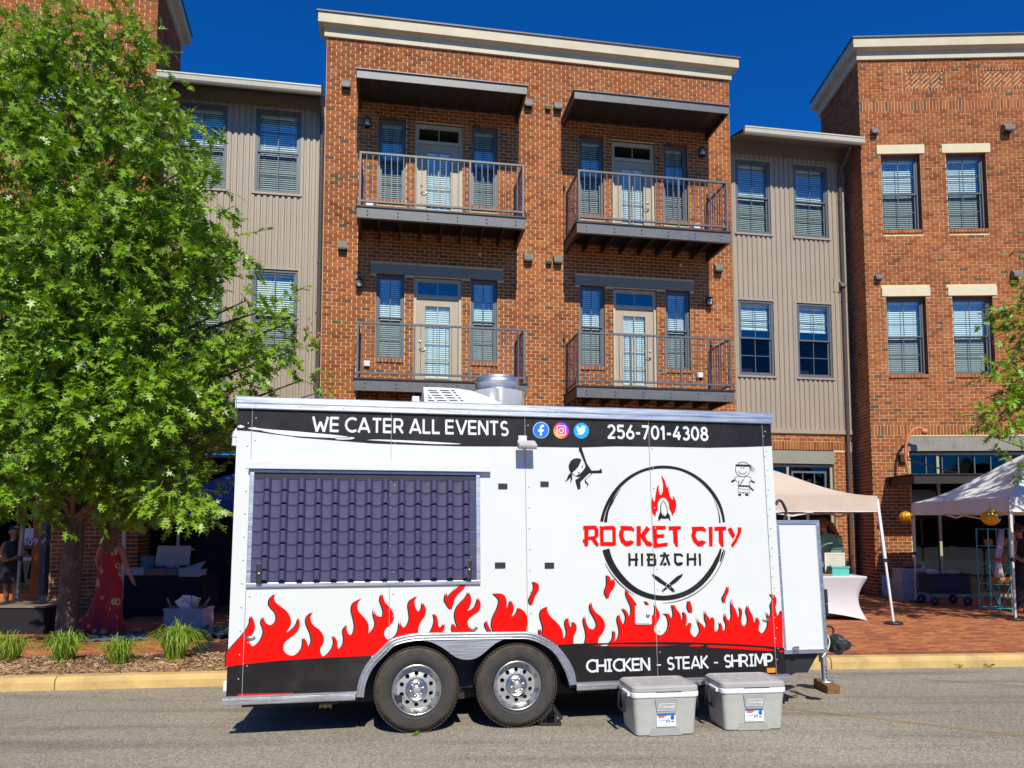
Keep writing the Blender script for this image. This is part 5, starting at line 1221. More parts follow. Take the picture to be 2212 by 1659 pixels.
# ---- drain elbow, rear lamp, things under the floor
q=MB(); a=FT.pix(*zTL(240,555)); b=FT.pix(*zTL(165,585)); c=FT.pix(*zTL(150,770)); q.tube([(a[0]+.02,.12,a[1]),(a[0]-.03,.12,a[1]),(b[0],.12,b[1]),(c[0],.12,c[1])],.022,12); q.tube([(a[0]-.035,.12,a[1]),(b[0]+.01,.12,b[1]+.01),(b[0]-.001,.12,b[1]-.04)],.028,12); q.build('drain_pipe',M_WHITEP,tr)
a=FT.pix(*zF1(18,1345)); b=FT.pix(*zF1(48,1480)); q=MB(); q.box(a[0],-.001,.04,.2,b[1],a[1]); q.build('tail_lamp',M_WHITEP,tr,bevel=.006)
M_BRASS=mat('tan_brass_fitting',(.42,.30,.17),.5,metal=.3)
a=FT.pix(*zF1(1295,1630),.35); q=MB(); q.tube([(a[0]-.05,.35,a[1]),(a[0]+.05,.35,a[1])],.022,12); q.ball((a[0],.345,a[1]),(.03,.03,.03)); q.tube([(a[0]-.05,.35,a[1]),(a[0]-.038,.35,a[1])],.032,12); q.tube([(a[0]+.038,.35,a[1]),(a[0]+.05,.35,a[1])],.032,12); q.build('drain_valve',M_BRASS,tr)
q=MB(); q.tube([(.25,.5,-.06),(.4,.5,-.12),(.7,.5,-.13),(.95,.5,-.08)],.018,8); q.build('drain_hose',M_BRASS,tr)
# ---- cabinet on the tongue
dq=.06; QL=[FT.pix(*zQ(x,y),dq) for x,y in ((110,110),(468,112),(550,1248),(178,1252))]
x0=TL+.02; x1=(QL[1][0]+QL[2][0])/2; zt2=(QL[0][1]+QL[1][1])/2; zb2=(QL[2][1]+QL[3][1])/2
print('cab',QL,x0,x1)
q=MB(); q.box(x0+.02,x1-.005,dq+.006,TWD-.4,zb2+.006,zt2-.006); cab=q.build('front_cabinet',M_WHP,tr)
q=MB(); t=.036
q.box(x0,x1,dq-.006,dq+.03,zt2-t,zt2); q.box(x0,x1,dq-.006,dq+.03,zb2,zb2+t); q.box(x0,x0+t,dq-.006,dq+.03,zb2+t,zt2-t); q.box(x1-t,x1,dq-.006,dq+.03,zb2+t,zt2-t); q.build('cabinet_edge_trim',M_GALV,cab)
for k in range(5):
    for xx in (x0+t/2,x1-t/2): inst('rivet',rvm,cab,loc=(xx,dq-.008,zb2+.05+k*(zt2-zb2-.1)/4))
q=MB(); xm=x0+(x1-x0)*.28; q.box(xm-.03,xm+.03,dq-.02,dq-.006,zb2-.0,zb2+.07); q.box(xm-.018,xm+.018,dq-.035,dq-.02,zb2+.01,zb2+.05); q.build('cabinet_latch',M_CHROME,cab,bevel=.003)
q=MB(); P=[FT.pix(*zQ(x,y),.12) for x,y in ((180,1256),(470,1254),(450,1280),(375,1415),(190,1418))]; q.prism([(a,.12,b) for a,b in P],(0,.5,0)); q.build('front_underbox',M_FRAME,tr,fix=True)
q=MB(); a=FT.pix(*zQ(520,700),.1); b=FT.pix(*zQ(555,820),.1); q.box(a[0],b[0],.1,.3,b[1],a[1]); c=FT.pix(*zQ(550,935),.1); q.box(a[0],a[0]+.03,.1,.3,c[1],b[1]); q.build('electrical_box',M_BLACKP,tr,bevel=.01)
q=MB(); q.bar((TL,.35,-.08),(TL+.80,TWD/2-.1,-.02),.06,.08); q.bar((TL,TWD-.35,-.08),(TL+.80,TWD/2+.1,-.02),.06,.08); q.build('tongue_frame',M_FRAME,tr)
dj=.35; a=FT.pix(*zQ(505,1255),dj); b=FT.pix(*zQ(525,1490),dj)
q=MB(); q.tube([(a[0],dj,a[1]+.1),(b[0],dj,b[1])],.028,14); jk=q.build('tongue_jack',M_GALV,tr)
q=MB(); q.lathe([(0,.012),(.075,.012),(.08,0)],(b[0],dj,b[1]),n=20); q.build('jack_foot',M_GALV,jk)
for k in range(4):
    f=.45+k*.13; q=MB(); q.tube([(a[0]+(b[0]-a[0])*f,dj-.031,a[1]+(b[1]-a[1])*f),(a[0]+(b[0]-a[0])*f,dj-.02,a[1]+(b[1]-a[1])*f)],.008,8); q.build('pin_hole',M_BLACKP,jk)
# cables and covered coupler
dh=TWD/2
M_BAG=mat('black_bag_film',(.03,.03,.032),.35,var=.3,bmp=.5,bs=20)
ctr=FT.pix(*zQ(620,1170),.6); q=MB(); random.seed(11)
bag=bmesh.new(); bmesh.ops.create_icosphere(bag,subdivisions=4,radius=1)
from mathutils import noise as mnoise
for v_ in bag.verts:
    p=v_.co.copy(); k=1+.22*mnoise.noise(p*1.8)+.10*mnoise.noise(p*5.0); v_.co=Vector((ctr[0]+p.x*.085*k,.6+p.y*.10*k,ctr[1]+p.z*.10*k))
me=bpy.data.meshes.new('coupler_cover'); bag.to_mesh(me); bag.free(); me.materials.append(M_BAG); ob=bpy.data.objects.new('coupler_cover',me); COL.objects.link(ob); ob.parent=tr
a=FT.pix(*zQ(660,1160),.6); q=MB(); q.lathe([(0,0),(.055,0),(.06,.05),(.05,.09),(.02,.13),(0,.13)],(a[0]-.02,.6,a[1]-.03),(1,0,.1),16); q.build('coupler_handle',M_BLACKP,tr)
def cable(Z,pts,d,r,m_,name):
    q=MB(); P=[FT.pix(*Z(*p),d) for p in smooth_pts(pts,n=4,closed=False)]; q.tube([(a,d,b) for a,b in P],r,8); return q.build(name,m_,tr)
cable(zQ,[(540,1020),(570,1020),(595,1045),(590,1085),(570,1105)],.5,.010,M_BLACKP,'cable_loop')
cable(zQ,[(545,1095),(562,1150),(545,1220),(500,1282),(480,1290)],.3,.007,M_WHITEP,'white_cable')
cable(zQ,[(175,105),(190,40),(178,0),(150,-50),(120,-55),(105,-20)],.15,.014,M_BLACKP,'power_cable')
q=MB(); 
for k in range(7):
    a=FT.pix(*zQ(485,1262+k*9),.25); q.lathe([(.014,-.005),(.019,0),(.014,.005)],(a[0],.25,a[1]),(0 if k%2 else 1,.3,1),10)
q.build('safety_chain',M_FRAME,tr,kind='stuff')
# floor jack blocks etc. beside the trailer
M_WOOD=mat('brown_timber',(.20,.095,.030),.8,var=.3,vs=12,bmp=.3,bs=40)
g0=ground(*zQ(425,1510),.0); g1=ground(*zQ(545,1577),0); g2=ground(*zQ(655,1577),0)
h=.095
wb=MB(); P=[Vector((g0.x,g0.y,0)),Vector((g1.x,g1.y,0)),Vector((g2.x,g2.y,0))]; P.append(P[0]+(P[2]-P[1]))
b0=min(roadz(p.x,p.y) for p in P)-.002
wb.prism([(p.x,p.y,b0) for p in P],(0,0,h)); o=wb.build('timber_block',M_WOOD,None,bevel=.004,fix=True); tag(o,'brown timber block on the asphalt under the trailer tongue jack','block')
# wheel chock
zC=zr(1230,2120,3.16)
cA=ground(*zC(1815,985)); cB=ground(*zC(2060,985)); dx=(cB-cA).normalized(); sy=Vector((-dx.y,dx.x,0))
L=(cB-cA).length; H=.155
Mc=Matrix(((dx.x,sy.x,0,cA.x),(dx.y,sy.y,0,cA.y),(0,0,1,0),(0,0,0,1)))
ck=empty('wheel_chock',Mc); tag(ck,'black plastic wheel chock wedged against the front tyre','chock')
def tri(q,P,y0,y1): q.prism([(x,y0,z) for x,z in P],(0,y1-y0,0))
q=MB(); 
for y0 in (0,.10):
    for a,b in (((0,.012),(L*.62,H)),((L*.62,H),(L,.05)),((0,.012),(L,.012)),((L*.75,.012),(L*.75,.09))): q.bar((a[0],y0+.012,a[1]),(b[0],y0+.012,b[1]),.024,.022)
q.bar((L,.012,.05),(L,.012,.085),.024,.02); q.build('chock_frame',M_BLACKP,ck,kind='stuff')
q=MB(); tri(q,[(.02,.02),(L*.62,H-.02),(L-.03,.03),(L-.03,.02)],.05,.07); q.build('chock_web',M_BLACKP,ck,fix=True)
q=MB(); q.lathe([(.022,0),(.022,.05),(.03,.05),(.03,0)],(L*.55,0.0,.06),(0,1,0),14); q.build('chock_eye',M_BLACKP,ck)
# ================================================================== THINGS ON THE ROAD
GRP_C='coolers standing in front of the trailer'
M_CG=mat('grey_cooler_plastic',(.44,.44,.405),.42,var=.04,vs=8,dirt=((.25,.22,.18),7,.35))
M_CG2=mat('grey_cooler_lid',(.38,.375,.36),.45,var=.05,vs=8,dirt=((.26,.24,.22),5,.35))
M_CW=mat('white_cooler_rim',(.74,.75,.75),.35,var=.03)
M_BLUEP=mat('blue_print',(.03,.12,.42),.4,var=.05); M_REDP=mat('red_print',(.62,.03,.03),.4,var=.05); M_GREYP=mat('grey_print',(.25,.25,.27),.5); M_PAPER=mat('white_label',(.82,.83,.84),.4,var=.02)
def textmesh(s,size,m_,parent,M,name='lettering',shear=0,extrude=.0006,bold=0,align='LEFT'):
    cu=bpy.data.curves.new(name,'FONT'); cu.body=s; cu.size=size; cu.shear=shear; cu.extrude=extrude; cu.offset=bold; cu.align_x=align
    tmp=bpy.data.objects.new('tmp',cu); me=bpy.data.meshes.new_from_object(tmp); bpy.data.objects.remove(tmp); me.materials.clear(); me.materials.append(m_)
    ob=bpy.data.objects.new(name,me); COL.objects.link(ob)
    if parent: ob.parent=parent
    ob.matrix_local=M; return ob
def rsec(L,W,r,z,n=4,front=0):
    o=[]
    for cx_,cy_,a in ((L/2-r,-W/2+r,-90),(L/2-r,W/2-r,0),(-L/2+r,W/2-r,90),(-L/2+r,-W/2+r,180)):
        for (x,y) in arc(cx_,cy_,r,r,a,a+90,n): o.append((x,y,z))
    return o
def loft(q,secs,mi=0,sm=False,cap=True):
    n=len(secs[0]); V=[p for s_ in secs for p in s_]
    q.add(V,[(i*n+k,i*n+(k+1)%n,(i+1)*n+(k+1)%n,(i+1)*n+k) for i in range(len(secs)-1) for k in range(n)],mi,sm)
    if cap: q.add(secs[0],[tuple(range(n))[::-1]],mi); q.add(secs[-1],[tuple(range(n))],mi)
XF=Matrix(((1,0,0,0),(0,0,-1,0),(0,1,0,0),(0,0,0,1)))     # text plane facing -y
def cooler(A,B,label):
    yaw=math.atan2(B.y-A.y,B.x-A.x); mid=(A+B)/2; W0=.36; L0,L1=.50,.565
    M_=Matrix.Translation(mid)@Matrix.Rotation(yaw,4,'Z')@Matrix.Translation((0,W0/2,0))
    r=empty('cooler',M_); tag(r,label,'cooler',GRP_C)
    q=MB(); loft(q,[rsec(L0-.03,W0-.03,.03,0),rsec(L0,W0,.035,.012),rsec(L0+.035,W0+.02,.04,.24),rsec(L1-.02,W0+.03,.04,.285),rsec(L1-.014,W0+.034,.04,.312)],0,False); q.build('body',M_CG,r,bevel=.003)
    # raised front details: badge panel and foot recess, drawn as moulded ridges
    def yf(z): return -(W0/2+.010*z/.24)-.002 if z<.24 else -(W0/2+.012+.006*(z-.24)/.05)-.002
    q=MB(); P=[(-.095,.300),(-.080,.195),(-.070,.185),(.070,.185),(.080,.195),(.095,.300)]; q.prism([(x,yf(z)-.007,z) for x,z in P],(0,.014,0)); q.build('badge_panel',M_CG2,r,bevel=.003,fix=True)
    q=MB(); P=[(-.145,.006),(-.115,.068),(.105,.068),(.135,.006)]; q.prism([(x,yf(z)-.008,z) for x,z in P],(0,.014,0)); q.build('foot_panel',M_CG2,r,bevel=.004,fix=True)
    q=MB(); loft(q,[rsec(L1+.004,W0+.05,.045,.313),rsec(L1+.008,W0+.054,.045,.320),rsec(L1+.008,W0+.054,.045,.348),rsec(L1-.004,W0+.046,.045,.354)]); q.build('rim',M_CW,r,bevel=.002)
    q=MB(); loft(q,[rsec(L1+.0,W0+.05,.05,.357),rsec(L1+.004,W0+.054,.05,.363),rsec(L1+.002,W0+.05,.05,.392),rsec(L1-.03,W0+.02,.05,.405),rsec(L1-.05,W0+.0,.05,.405),rsec(L1-.06,W0-.01,.05,.400)]); lid=q.build('lid',M_CG2,r,bevel=.002)
    for x in (-.2,.2):
        for y in (-.1,.11):
            q=MB(); q.lathe([(.034,.4005),(.036,.4045),(.040,.4045),(.042,.4005)],(x,y,0),n=20); q.build('cup_holder',M_CG2,lid)
    q=MB(); q.box(-.09,.13,-W0/2-.026,-W0/2-.018,.352,.362); q.build('lid_grip',M_BLACKP,lid)
    textmesh('Coleman',.042,M_CG,lid,Matrix.Translation((-.08,-.02,.4005)),shear=.3,extrude=.002)
    q=MB(); x=-L1/2-.034
    q.tube([(x+.012,-.115,.330),(x-.012,-.118,.322),(x-.016,-.118,.20),(x-.010,-.115,.195),(x-.010,.02,.195),(x-.016,.025,.20),(x-.012,.025,.322),(x+.012,.02,.33)],.013,8); q.build('handle',M_BLACKP,r)
    q=MB(); q.box(x+.01,x+.04,-.13,.04,.315,.345); q.build('handle_mount',M_CW,r,bevel=.004)
    q=MB(); x=L1/2+.01; q.tube([(x-.004,-.10,.330),(x+.012,-.10,.322),(x+.014,-.10,.20),(x+.014,.04,.20),(x+.012,.04,.322),(x-.004,.04,.33)],.010,8); q.build('handle',M_BLACKP,r)
    y=yf(.24)-.0090
    q=MB(); k_=.012
    def para(x0,x1,z0,z1,s): return [(x0,z0),(x1-s,z0),(x1,z1),(x0+s,z1)]
    o=para(-.075,.077,.208,.265,.016); i_=para(-.070,.072,.2125,.2605,.0145); n=4
    q.add([(a,y-.0015,b) for a,b in o+i_],[(k,(k+1)%n,n+(k+1)%n,n+k) for k in range(n)]); q.quad((-.058,y-.0015,.219),(.045,y-.0015,.219),(.046,y-.0015,.222),(-.057,y-.0015,.222)); bd_=q.build('badge_outline',M_CW,r)
    textmesh('Coleman',.032,M_CW,r,Matrix.Translation((-.056,y-.001,.228))@XF,shear=.3,bold=.0006)
    q=MB(); ribbon(q,arc(.056,.238,.009,.011,0,360,14),.002,lambda a,b,d:(a,d,b),y-.0015); q.quad((.053,y-.0016,.232),(.059,y-.0016,.232),(.058,y-.0016,.244),(.054,y-.0016,.244)); q.build('lantern_mark',M_CW,r)
    # sticker
    y=yf(.13)-.0045; z0,z1=.078,.182; x0,x1=-.082,.082
    q=MB(); q.box(x0,x1,y-.001,y,z0,z1); st=q.build('sticker',M_PAPER,r)
    q=MB(); P=[(x0+.002,z1-.001),(x1-.002,z1-.001)]; random.seed(4); n=22
    low=[]
    for k in range(n+1):
        x=x1-.002-(x1-x0-.004)*k/n; low.append((x,z1-(.012 if k%2 else .012+random.uniform(.006,.02))))
    q.poly([(a,y-.0016,b) for a,b in P+low]); q.build('icicle_print',M_BLUEP,st)
    q=MB(); q.poly([(a,y-.0022,b) for a,b in para(-.070,-.012,.148,.167,.006)]); q.build('red_logo',M_REDP,st)
    textmesh('Coleman',.0125,M_PAPER,st,Matrix.Translation((-.065,y-.0024,.153))@XF,shear=.3,extrude=.0001)
    textmesh('316 SERIES',.0135,M_BLUEP,st,Matrix.Translation((-.072,y-.0018,.124))@XF,extrude=.0001)
    textmesh('HARD COOLER',.006,M_GREYP,st,Matrix.Translation((-.062,y-.0018,.110))@XF,extrude=.0001)
    for k,(a,b) in enumerate(((-.076,-.052),(-.048,.01))): 
        q=MB(); q.quad((a,y-.0018,.086),(b,y-.0018,.086),(b,y-.0018,.0885),(a,y-.0018,.0885)); q.build('fine_print',M_GREYP,st)
    q=MB(); ribbon(q,arc(.012,.123,.017,.017,0,360,20),.0022,lambda a,b,d:(a,d,b),y-.0018); ribbon(q,arc(.012,.123,.0115,.0115,0,360,20),.0014,lambda a,b,d:(a,d,b),y-.0018); q.quad((-.006,y-.0022,.119),(.030,y-.0022,.119),(.030,y-.0022,.127),(-.006,y-.0022,.127)); q.build('round_seal',M_BLUEP,st)
    q=MB(); q.poly([(a,y-.0018,b) for a,b in ((.052,.172),(.068,.160),(.068,.138),(.052,.126),(.036,.138),(.036,.160))]); q.quad((.038,y-.0018,.112),(.066,y-.0018,.112),(.066,y-.0018,.121),(.038,y-.0018,.121)); q.build('hexagon_mark',M_BLUEP,st)
    return r
zK=zr(2050,2220,3.511)
cooler(ground(*zK(290,880)),ground(*zK(985,850)),'grey hard cooler nearest the tyres, left one of the pair')
cooler(ground(*zK(1335,812)),ground(*zK(2015,790)),'grey hard cooler under the orange reflector at the trailer front corner')
# ================================================================== TENTS
M_BEIGE=mat('beige_canopy_fabric',(.56,.44,.36),.85,var=.05,vs=3,bmp=.15,bs=9)
M_WTENT=mat('white_canopy_fabric',(.74,.73,.70),.85,var=.04,vs=3,bmp=.15,bs=9)
M_BTENT=mat('blue_canopy_fabric',(.010,.06,.30),.8,var=.1,bmp=.15,bs=9)
M_LEG=mat('white_steel_leg',(.66,.66,.66),.35,var=.06)
def tent(x0,x1,y0,y1,zv,za,fab,label,group=None,legs=None,vh=.26,trim=None,name='canopy_tent',zs=None):
    r=empty(name,loc=((x0+x1)/2,(y0+y1)/2,0)); tag(r,label,'tent',group); O=Vector(r.location)
    cs=[Vector((x0,y0,0)),Vector((x1,y0,0)),Vector((x1,y1,0)),Vector((x0,y1,0))]; ap=Vector(((x0+x1)/2,(y0+y1)/2,za))
    q=MB(); N=12; zt=zv+vh
    def P(c,f):  # sagging ridge
        p=c+(ap-Vector((c.x,c.y,0))-Vector((0,0,0)))*0; b=Vector((c.x,c.y,zt)); return b+(ap-b)*f-Vector((0,0,.16*math.sin(math.pi*f)*(1-f)))
    for k in range(4):
        a,b=cs[k],cs[(k+1)%4]; V=[]
        for i in range(N+1):
            f=i/N
            for j in range(N+1):
                s_=j/N; p=P(a,f).lerp(P(b,f),s_); p.z-=.07*math.sin(math.pi*s_)*math.sin(math.pi*min(1,f*1.1)); V.append(p-O)
        q.add(V,[(i*(N+1)+j,i*(N+1)+j+1,(i+1)*(N+1)+j+1,(i+1)*(N+1)+j) for i in range(N) for j in range(N)],0,True)
    q.build('canopy_top',fab,r)
    for k in range(4):
        a,b=cs[k],cs[(k+1)%4]; nrm=(b-a).normalized().cross(Vector((0,0,1))); q=MB(); V=[]; M2=26
        for j in range(M2+1):
            s_=j/M2; w_=.012*math.sin(s_*40+k); 
            for h_ in (0,.4,.8,1): p=a.lerp(b,s_); V.append(Vector((p.x,p.y,zt-vh*h_))+nrm*(.02+.02*h_+w_*h_)-O)
        q.add(V,[(j*4+i,(j+1)*4+i,(j+1)*4+i+1,j*4+i+1) for j in range(M2) for i in range(3)],0,True); v_=q.build('valance',fab,r)
        if trim: 
            q=MB(); q.add([a.lerp(b,j/10)+nrm*.045+Vector((0,0,zv-.002))-O for j in range(11)]+[a.lerp(b,j/10)+nrm*.045+Vector((0,0,zv-.022))-O for j in range(11)],[(j,j+1,12+j,11+j) for j in range(10)]); q.build('valance_piping',trim,v_)
    for k,c in enumerate(cs):
        foot=c if not legs or legs[k] is None else Vector(legs[k]); z_=.075 
        q=MB(); t_=Vector((c.x,c.y,zt-.05)); f_=Vector((foot.x,foot.y,z_)); m_=t_.lerp(f_,.5)
        q.bar(t_-O,m_-O,.045,.045); q.bar(m_-O,f_-O,.032,.032); lg=q.build('leg',M_LEG,r)
        q=MB(); q.bar(m_+Vector((0,0,.03))-O,m_-Vector((0,0,.03))-O,.06,.06); q.build('leg_clamp',M_BLACKP,lg)
        q=MB(); q.lathe([(0,.045),(.08,.045),(.13,.04),(.15,.02),(.14,0),(0,0)],f_-O,n=24); q.build('leg_weight',M_BLACKP,lg)
    for a,b in zip(cs,cs[1:]+cs[:1]):
        q=MB(); mid=a.lerp(b,.5); q.bar(Vector((a.x,a.y,zt-.06))-O,Vector((mid.x,mid.y,zt-.35))-O,.02,.03); q.bar(Vector((mid.x,mid.y,zt-.35))-O,Vector((b.x,b.y,zt-.06))-O,.02,.03); q.build('truss_bar',M_LEG,r)
    return r
M_PIPE=mat('white_piping',(.75,.76,.8),.6)
tent(3.42,6.42,12.62,15.6,2.0,2.9,M_BEIGE,'beige pop-up canopy tent behind the trailer front end',trim=M_PIPE,legs=[None,(6.45,12.27,0),None,None])
zt_=tent(8.88,11.9,12.8,15.9,1.98,3.22,M_WTENT,'pale white pop-up canopy tent dappled by tree shade at right',vh=.27)
tent(-6.95,-3.9,12.9,15.0,1.95,2.75,M_BTENT,'blue pop-up canopy tent in deep shade behind the oak tree')
# dark side curtain of the blue tent
q=MB(); V=[]
for i in range(31):
    f=i/30; x=-6.6+2.8*f; y=15.0+.05*math.sin(f*46)
    for z_ in (.09,1.95): V.append((x,y,z_))
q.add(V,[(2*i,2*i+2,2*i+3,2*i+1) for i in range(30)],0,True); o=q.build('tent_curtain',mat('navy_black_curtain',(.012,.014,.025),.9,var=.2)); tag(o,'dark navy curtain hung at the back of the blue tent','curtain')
# gold paper lanterns
M_GOLD=mat('gold_foil_lantern',(.72,.34,.02),.32,metal=.35,var=.12)
for k,(px_,Yd,s_,lb_) in enumerate((((1270,790),15.75,.13,'gold foil balloon at the far corner of the white tent'),((1945,792),12.75,.145,'gold foil balloon at the near corner of the white tent'))):
    p=atY(*r3(*px_),Yd); r=empty('foil_balloon',loc=p); tag(r,lb_,'balloon','gold foil balloons on the white tent')
    q=MB(); n=20
    for i in range(9):
        pass
    V=[];m2=10
    for i in range(m2+1):
        ph=math.pi*i/m2
        for k2 in range(n*2):
            t=math.pi*k2/n; rr=s_*math.sin(ph)*(1+.07*math.cos(10*t)); V.append((rr*math.cos(t)*1.02,rr*math.sin(t)*.9,s_*math.cos(ph)))
    nn=n*2
    q.add(V,[(i*nn+k2,(i+1)*nn+k2,(i+1)*nn+(k2+1)%nn,i*nn+(k2+1)%nn) for i in range(m2) for k2 in range(nn)],0,True); q.build('foil_skin',M_GOLD,r)
    q=MB(); q.lathe([(.018,-.02),(.035,0),(.018,.02)],(s_*.6,-s_*.75,0),(0.3,-1,0),14); q.build('foil_knot',M_BLACKP,r)
    q=MB(); q.tube([(0,0,s_),(0,.0,s_+.12)],.004,5); q.build('string',M_BLACKP,r)
# ================================================================== PEOPLE
def skin_mat(nm,c): return mat(nm,c,.55,var=.06,vs=6)
M_SKIN=skin_mat('skin',(.42,.20,.12)); M_SKIN2=skin_mat('skin_tan',(.36,.16,.08))
def hairmat(nm,c): return mat(nm,c,.6,var=.3,vs=25,bmp=.6,bs=35)
def skinbody(name,joints,edges,par,m_,sub=2):
    """joints: {key:(x,y,z,r)}; one continuous surface grown with a Skin modifier"""
    keys=list(joints); me=bpy.data.meshes.new(name); me.from_pydata([joints[k][:3] for k in keys],[(keys.index(a),keys.index(b)) for a,b in edges],[])
    ob=bpy.data.objects.new(name,me); COL.objects.link(ob); ob.parent=par; me.materials.append(m_)
    s_=ob.modifiers.new('skin','SKIN'); s_.use_smooth_shade=True; ob.modifiers.new('sub','SUBSURF').levels=sub; ob.modifiers['sub'].render_levels=sub
    for i,k in enumerate(keys):
        d=me.skin_vertices[0].data[i]; r_=joints[k][3]; d.radius=(r_,r_) if not isinstance(r_,tuple) else r_
        if i==0: d.use_root=True
    return ob
def hand(joints,edges,wrist,dirv,side,pre,m=.8):
    """adds palm and five fingers to the skeleton"""
    w=Vector(joints[wrist][:3]); d=Vector(dirv).normalized(); s=Vector(side).normalized(); n=d.cross(s)
    pm_=w+d*.055*m+s*0; joints[pre+'p']=(*pm_,.030*m); edges.append((wrist,pre+'p'))
    for k,(off,L_) in enumerate(((.030,.062),(.011,.070),(-.009,.066),(-.028,.052))):
        a=pm_+d*.035*m+s*off*m; b=a+d*L_*.55*m+n*.012*m; c=b+d*L_*.4*m+n*.022*m
        for nm,p,r_ in (('a',a,.012),('b',b,.0095),('c',c,.008)): joints[f'{pre}{k}{nm}']=(*p,r_*m)
        edges+=[(pre+'p',f'{pre}{k}a'),(f'{pre}{k}a',f'{pre}{k}b'),(f'{pre}{k}b',f'{pre}{k}c')]
    a=pm_-d*.01*m+s*.036*m; b=a+d*.030*m+s*.018*m+n*.01*m; c=b+d*.026*m+s*.004*m+n*.008*m
    for nm,p,r_ in (('ta',a,.013),('tb',b,.011),('tc',c,.009)): joints[pre+nm]=(*p,r_*m)
    edges+=[(pre+'p',pre+'ta'),(pre+'ta',pre+'tb'),(pre+'tb',pre+'tc')]
def face(par,c,fw,up,m_):
    """eyes, nose, mouth, ears on a head centred at c looking along fw"""
    c=Vector(c); fw=Vector(fw).normalized(); up=Vector(up); s=fw.cross(up).normalized()
    q=MB()
    for k in (-1,1): q.ball(c+fw*.088+s*.032*k+up*.0,(.010,.010,.007),10,6)
    q.build('eyes',M_WHITEP,par,kind='stuff')
    q=MB()
    for k in (-1,1): q.ball(c+fw*.098+s*.032*k,(.004,.004,.004),8,6)
    q.build('pupils',M_BLACKP,par,kind='stuff')
    q=MB(); q.ball(c+fw*.102-up*.028,(.014,.016,.022),10,8); q.build('nose',m_,par)
    q=MB(); q.ball(c+fw*.092-up*.062,(.024,.010,.007),10,6); q.build('mouth',mat('lips',(.36,.09,.07),.5),par)
    for k in (-1,1): q=MB(); q.ball(c+s*.080*k-up*.01,(.012,.018,.030),10,8); q.build('ear',m_,par)
def sleeve_loft(q,pts,rad,n=14,mi=0):
    q.tube(pts,rad,n,mi,caps=False)
# --- woman in the red floral dress, back to the camera
def floral():
    m,t,b=nodes('red_floral_fabric'); v=texco(t); 
    vo=t.nodes.new('ShaderNodeTexVoronoi'); vo.inputs['Scale'].default_value=6.5; t.links.new(v,vo.inputs['Vector'])
    base=ramp(t,noise(t,v,5,3),((.3,(.34,.010,.018)),(.7,(.48,.018,.022))))
    pet=ramp(t,vo.outputs['Distance'],((.0,(.03,.01,.02)),(.12,(.05,.02,.02)),(.16,(.62,.42,.12)),(.33,(.60,.34,.14)),(.40,(.40,.012,.02))))
    msk=ramp(t,vo.outputs['Distance'],((.38,(1,1,1)),(.42,(0,0,0))))
    c=mixc(t,msk,base,pet)
    v2=t.nodes.new('ShaderNodeTexVoronoi'); v2.inputs['Scale'].default_value=11; mp=t.nodes.new('ShaderNodeMapping'); mp.inputs['Location'].default_value=(3.3,1.7,.6); t.links.new(v,mp.inputs[0]); t.links.new(mp.outputs[0],v2.inputs['Vector'])
    m2=ramp(t,v2.outputs['Distance'],((.16,(1,1,1)),(.22,(0,0,0)))); c=mixc(t,m2,c,(.05,.05,.22)); t.links.new(c,b.inputs['Base Color']); setp(b,Roughness=.7); return m
M_FLORAL=floral()
zP=zr(250,1750,3.687)
pw=ground(232,1368,.075); pw=Vector((pw.x,pw.y,.075)); wr_=empty('person',loc=pw); tag(wr_,'woman seen from behind in a long red floral dress beside the tree trunk','person')
J={'pel':(0,0,.92,.125),'wst':(0,0,1.06,.10),'chs':(.0,0,1.24,.115),'nck':(0,-.0,1.40,.045),'hdb':(0,.0,1.47,.058),'hd':(0,.01,1.56,.088),'hdt':(0,.01,1.61,.075),
'sl':(-.15,0,1.34,.058),'el':(-.215,.03,1.08,.040),'wl':(-.20,.14,.90,.027),'sr':(.15,0,1.34,.058),'er':(.24,.0,1.06,.040),'wrr':(.335,.02,.84,.027),
'hl':(-.085,0,.86,.09),'kl':(-.09,-.01,.48,.055),'al':(-.09,.02,.09,.036),'tl':(-.09,.13,.03,.03),'hr':(.085,0,.86,.09),'kr':(.09,-.01,.48,.055),'ar':(.09,.02,.09,.036),'trr':(.09,.13,.03,.03)}
E_=[('pel','wst'),('wst','chs'),('chs','nck'),('nck','hdb'),('hdb','hd'),('hd','hdt'),('chs','sl'),('sl','el'),('el','wl'),('chs','sr'),('sr','er'),('er','wrr'),('pel','hl'),('hl','kl'),('kl','al'),('al','tl'),('pel','hr'),('hr','kr'),('kr','ar'),('ar','trr')]
hand(J,E_,'wrr',(.35,.0,-1),(0,1,0),'R'); hand(J,E_,'wl',(0,.5,-1),(1,0,0),'L')
skinbody('body',J,E_,wr_,M_SKIN); face(wr_,(0,.03,1.55),(0.1,1,0),(0,0,1),M_SKIN)
q=MB(); S=[]
for z_,rx,ry,cx_,cy_ in ((.02,.34,.20,-.10,-.02),(.10,.30,.19,-.06,-.01),(.30,.235,.165,-.03,0),(.60,.20,.15,0,0),(.85,.185,.145,0,0),(.95,.175,.14,0,0),(1.06,.135,.115,0,0),(1.15,.145,.12,0,0),(1.26,.155,.125,0,0),(1.31,.13,.11,0,0)):
    ring=[]
    for k in range(40):
        t=2*math.pi*k/40; fold=1+.06*math.sin(9*t)*max(0,(.9-z_))/.9
        x=cx_+rx*math.cos(t)*fold; y=cy_+ry*math.sin(t)*fold
        if z_<.35 and math.cos(t)<0: x-= (.35-z_)*.9*(-math.cos(t))**2
        ring.append((x,y,z_))
    S.append(ring)
loft(q,S,0,True,cap=False); q.build('long_dress',M_FLORAL,wr_)
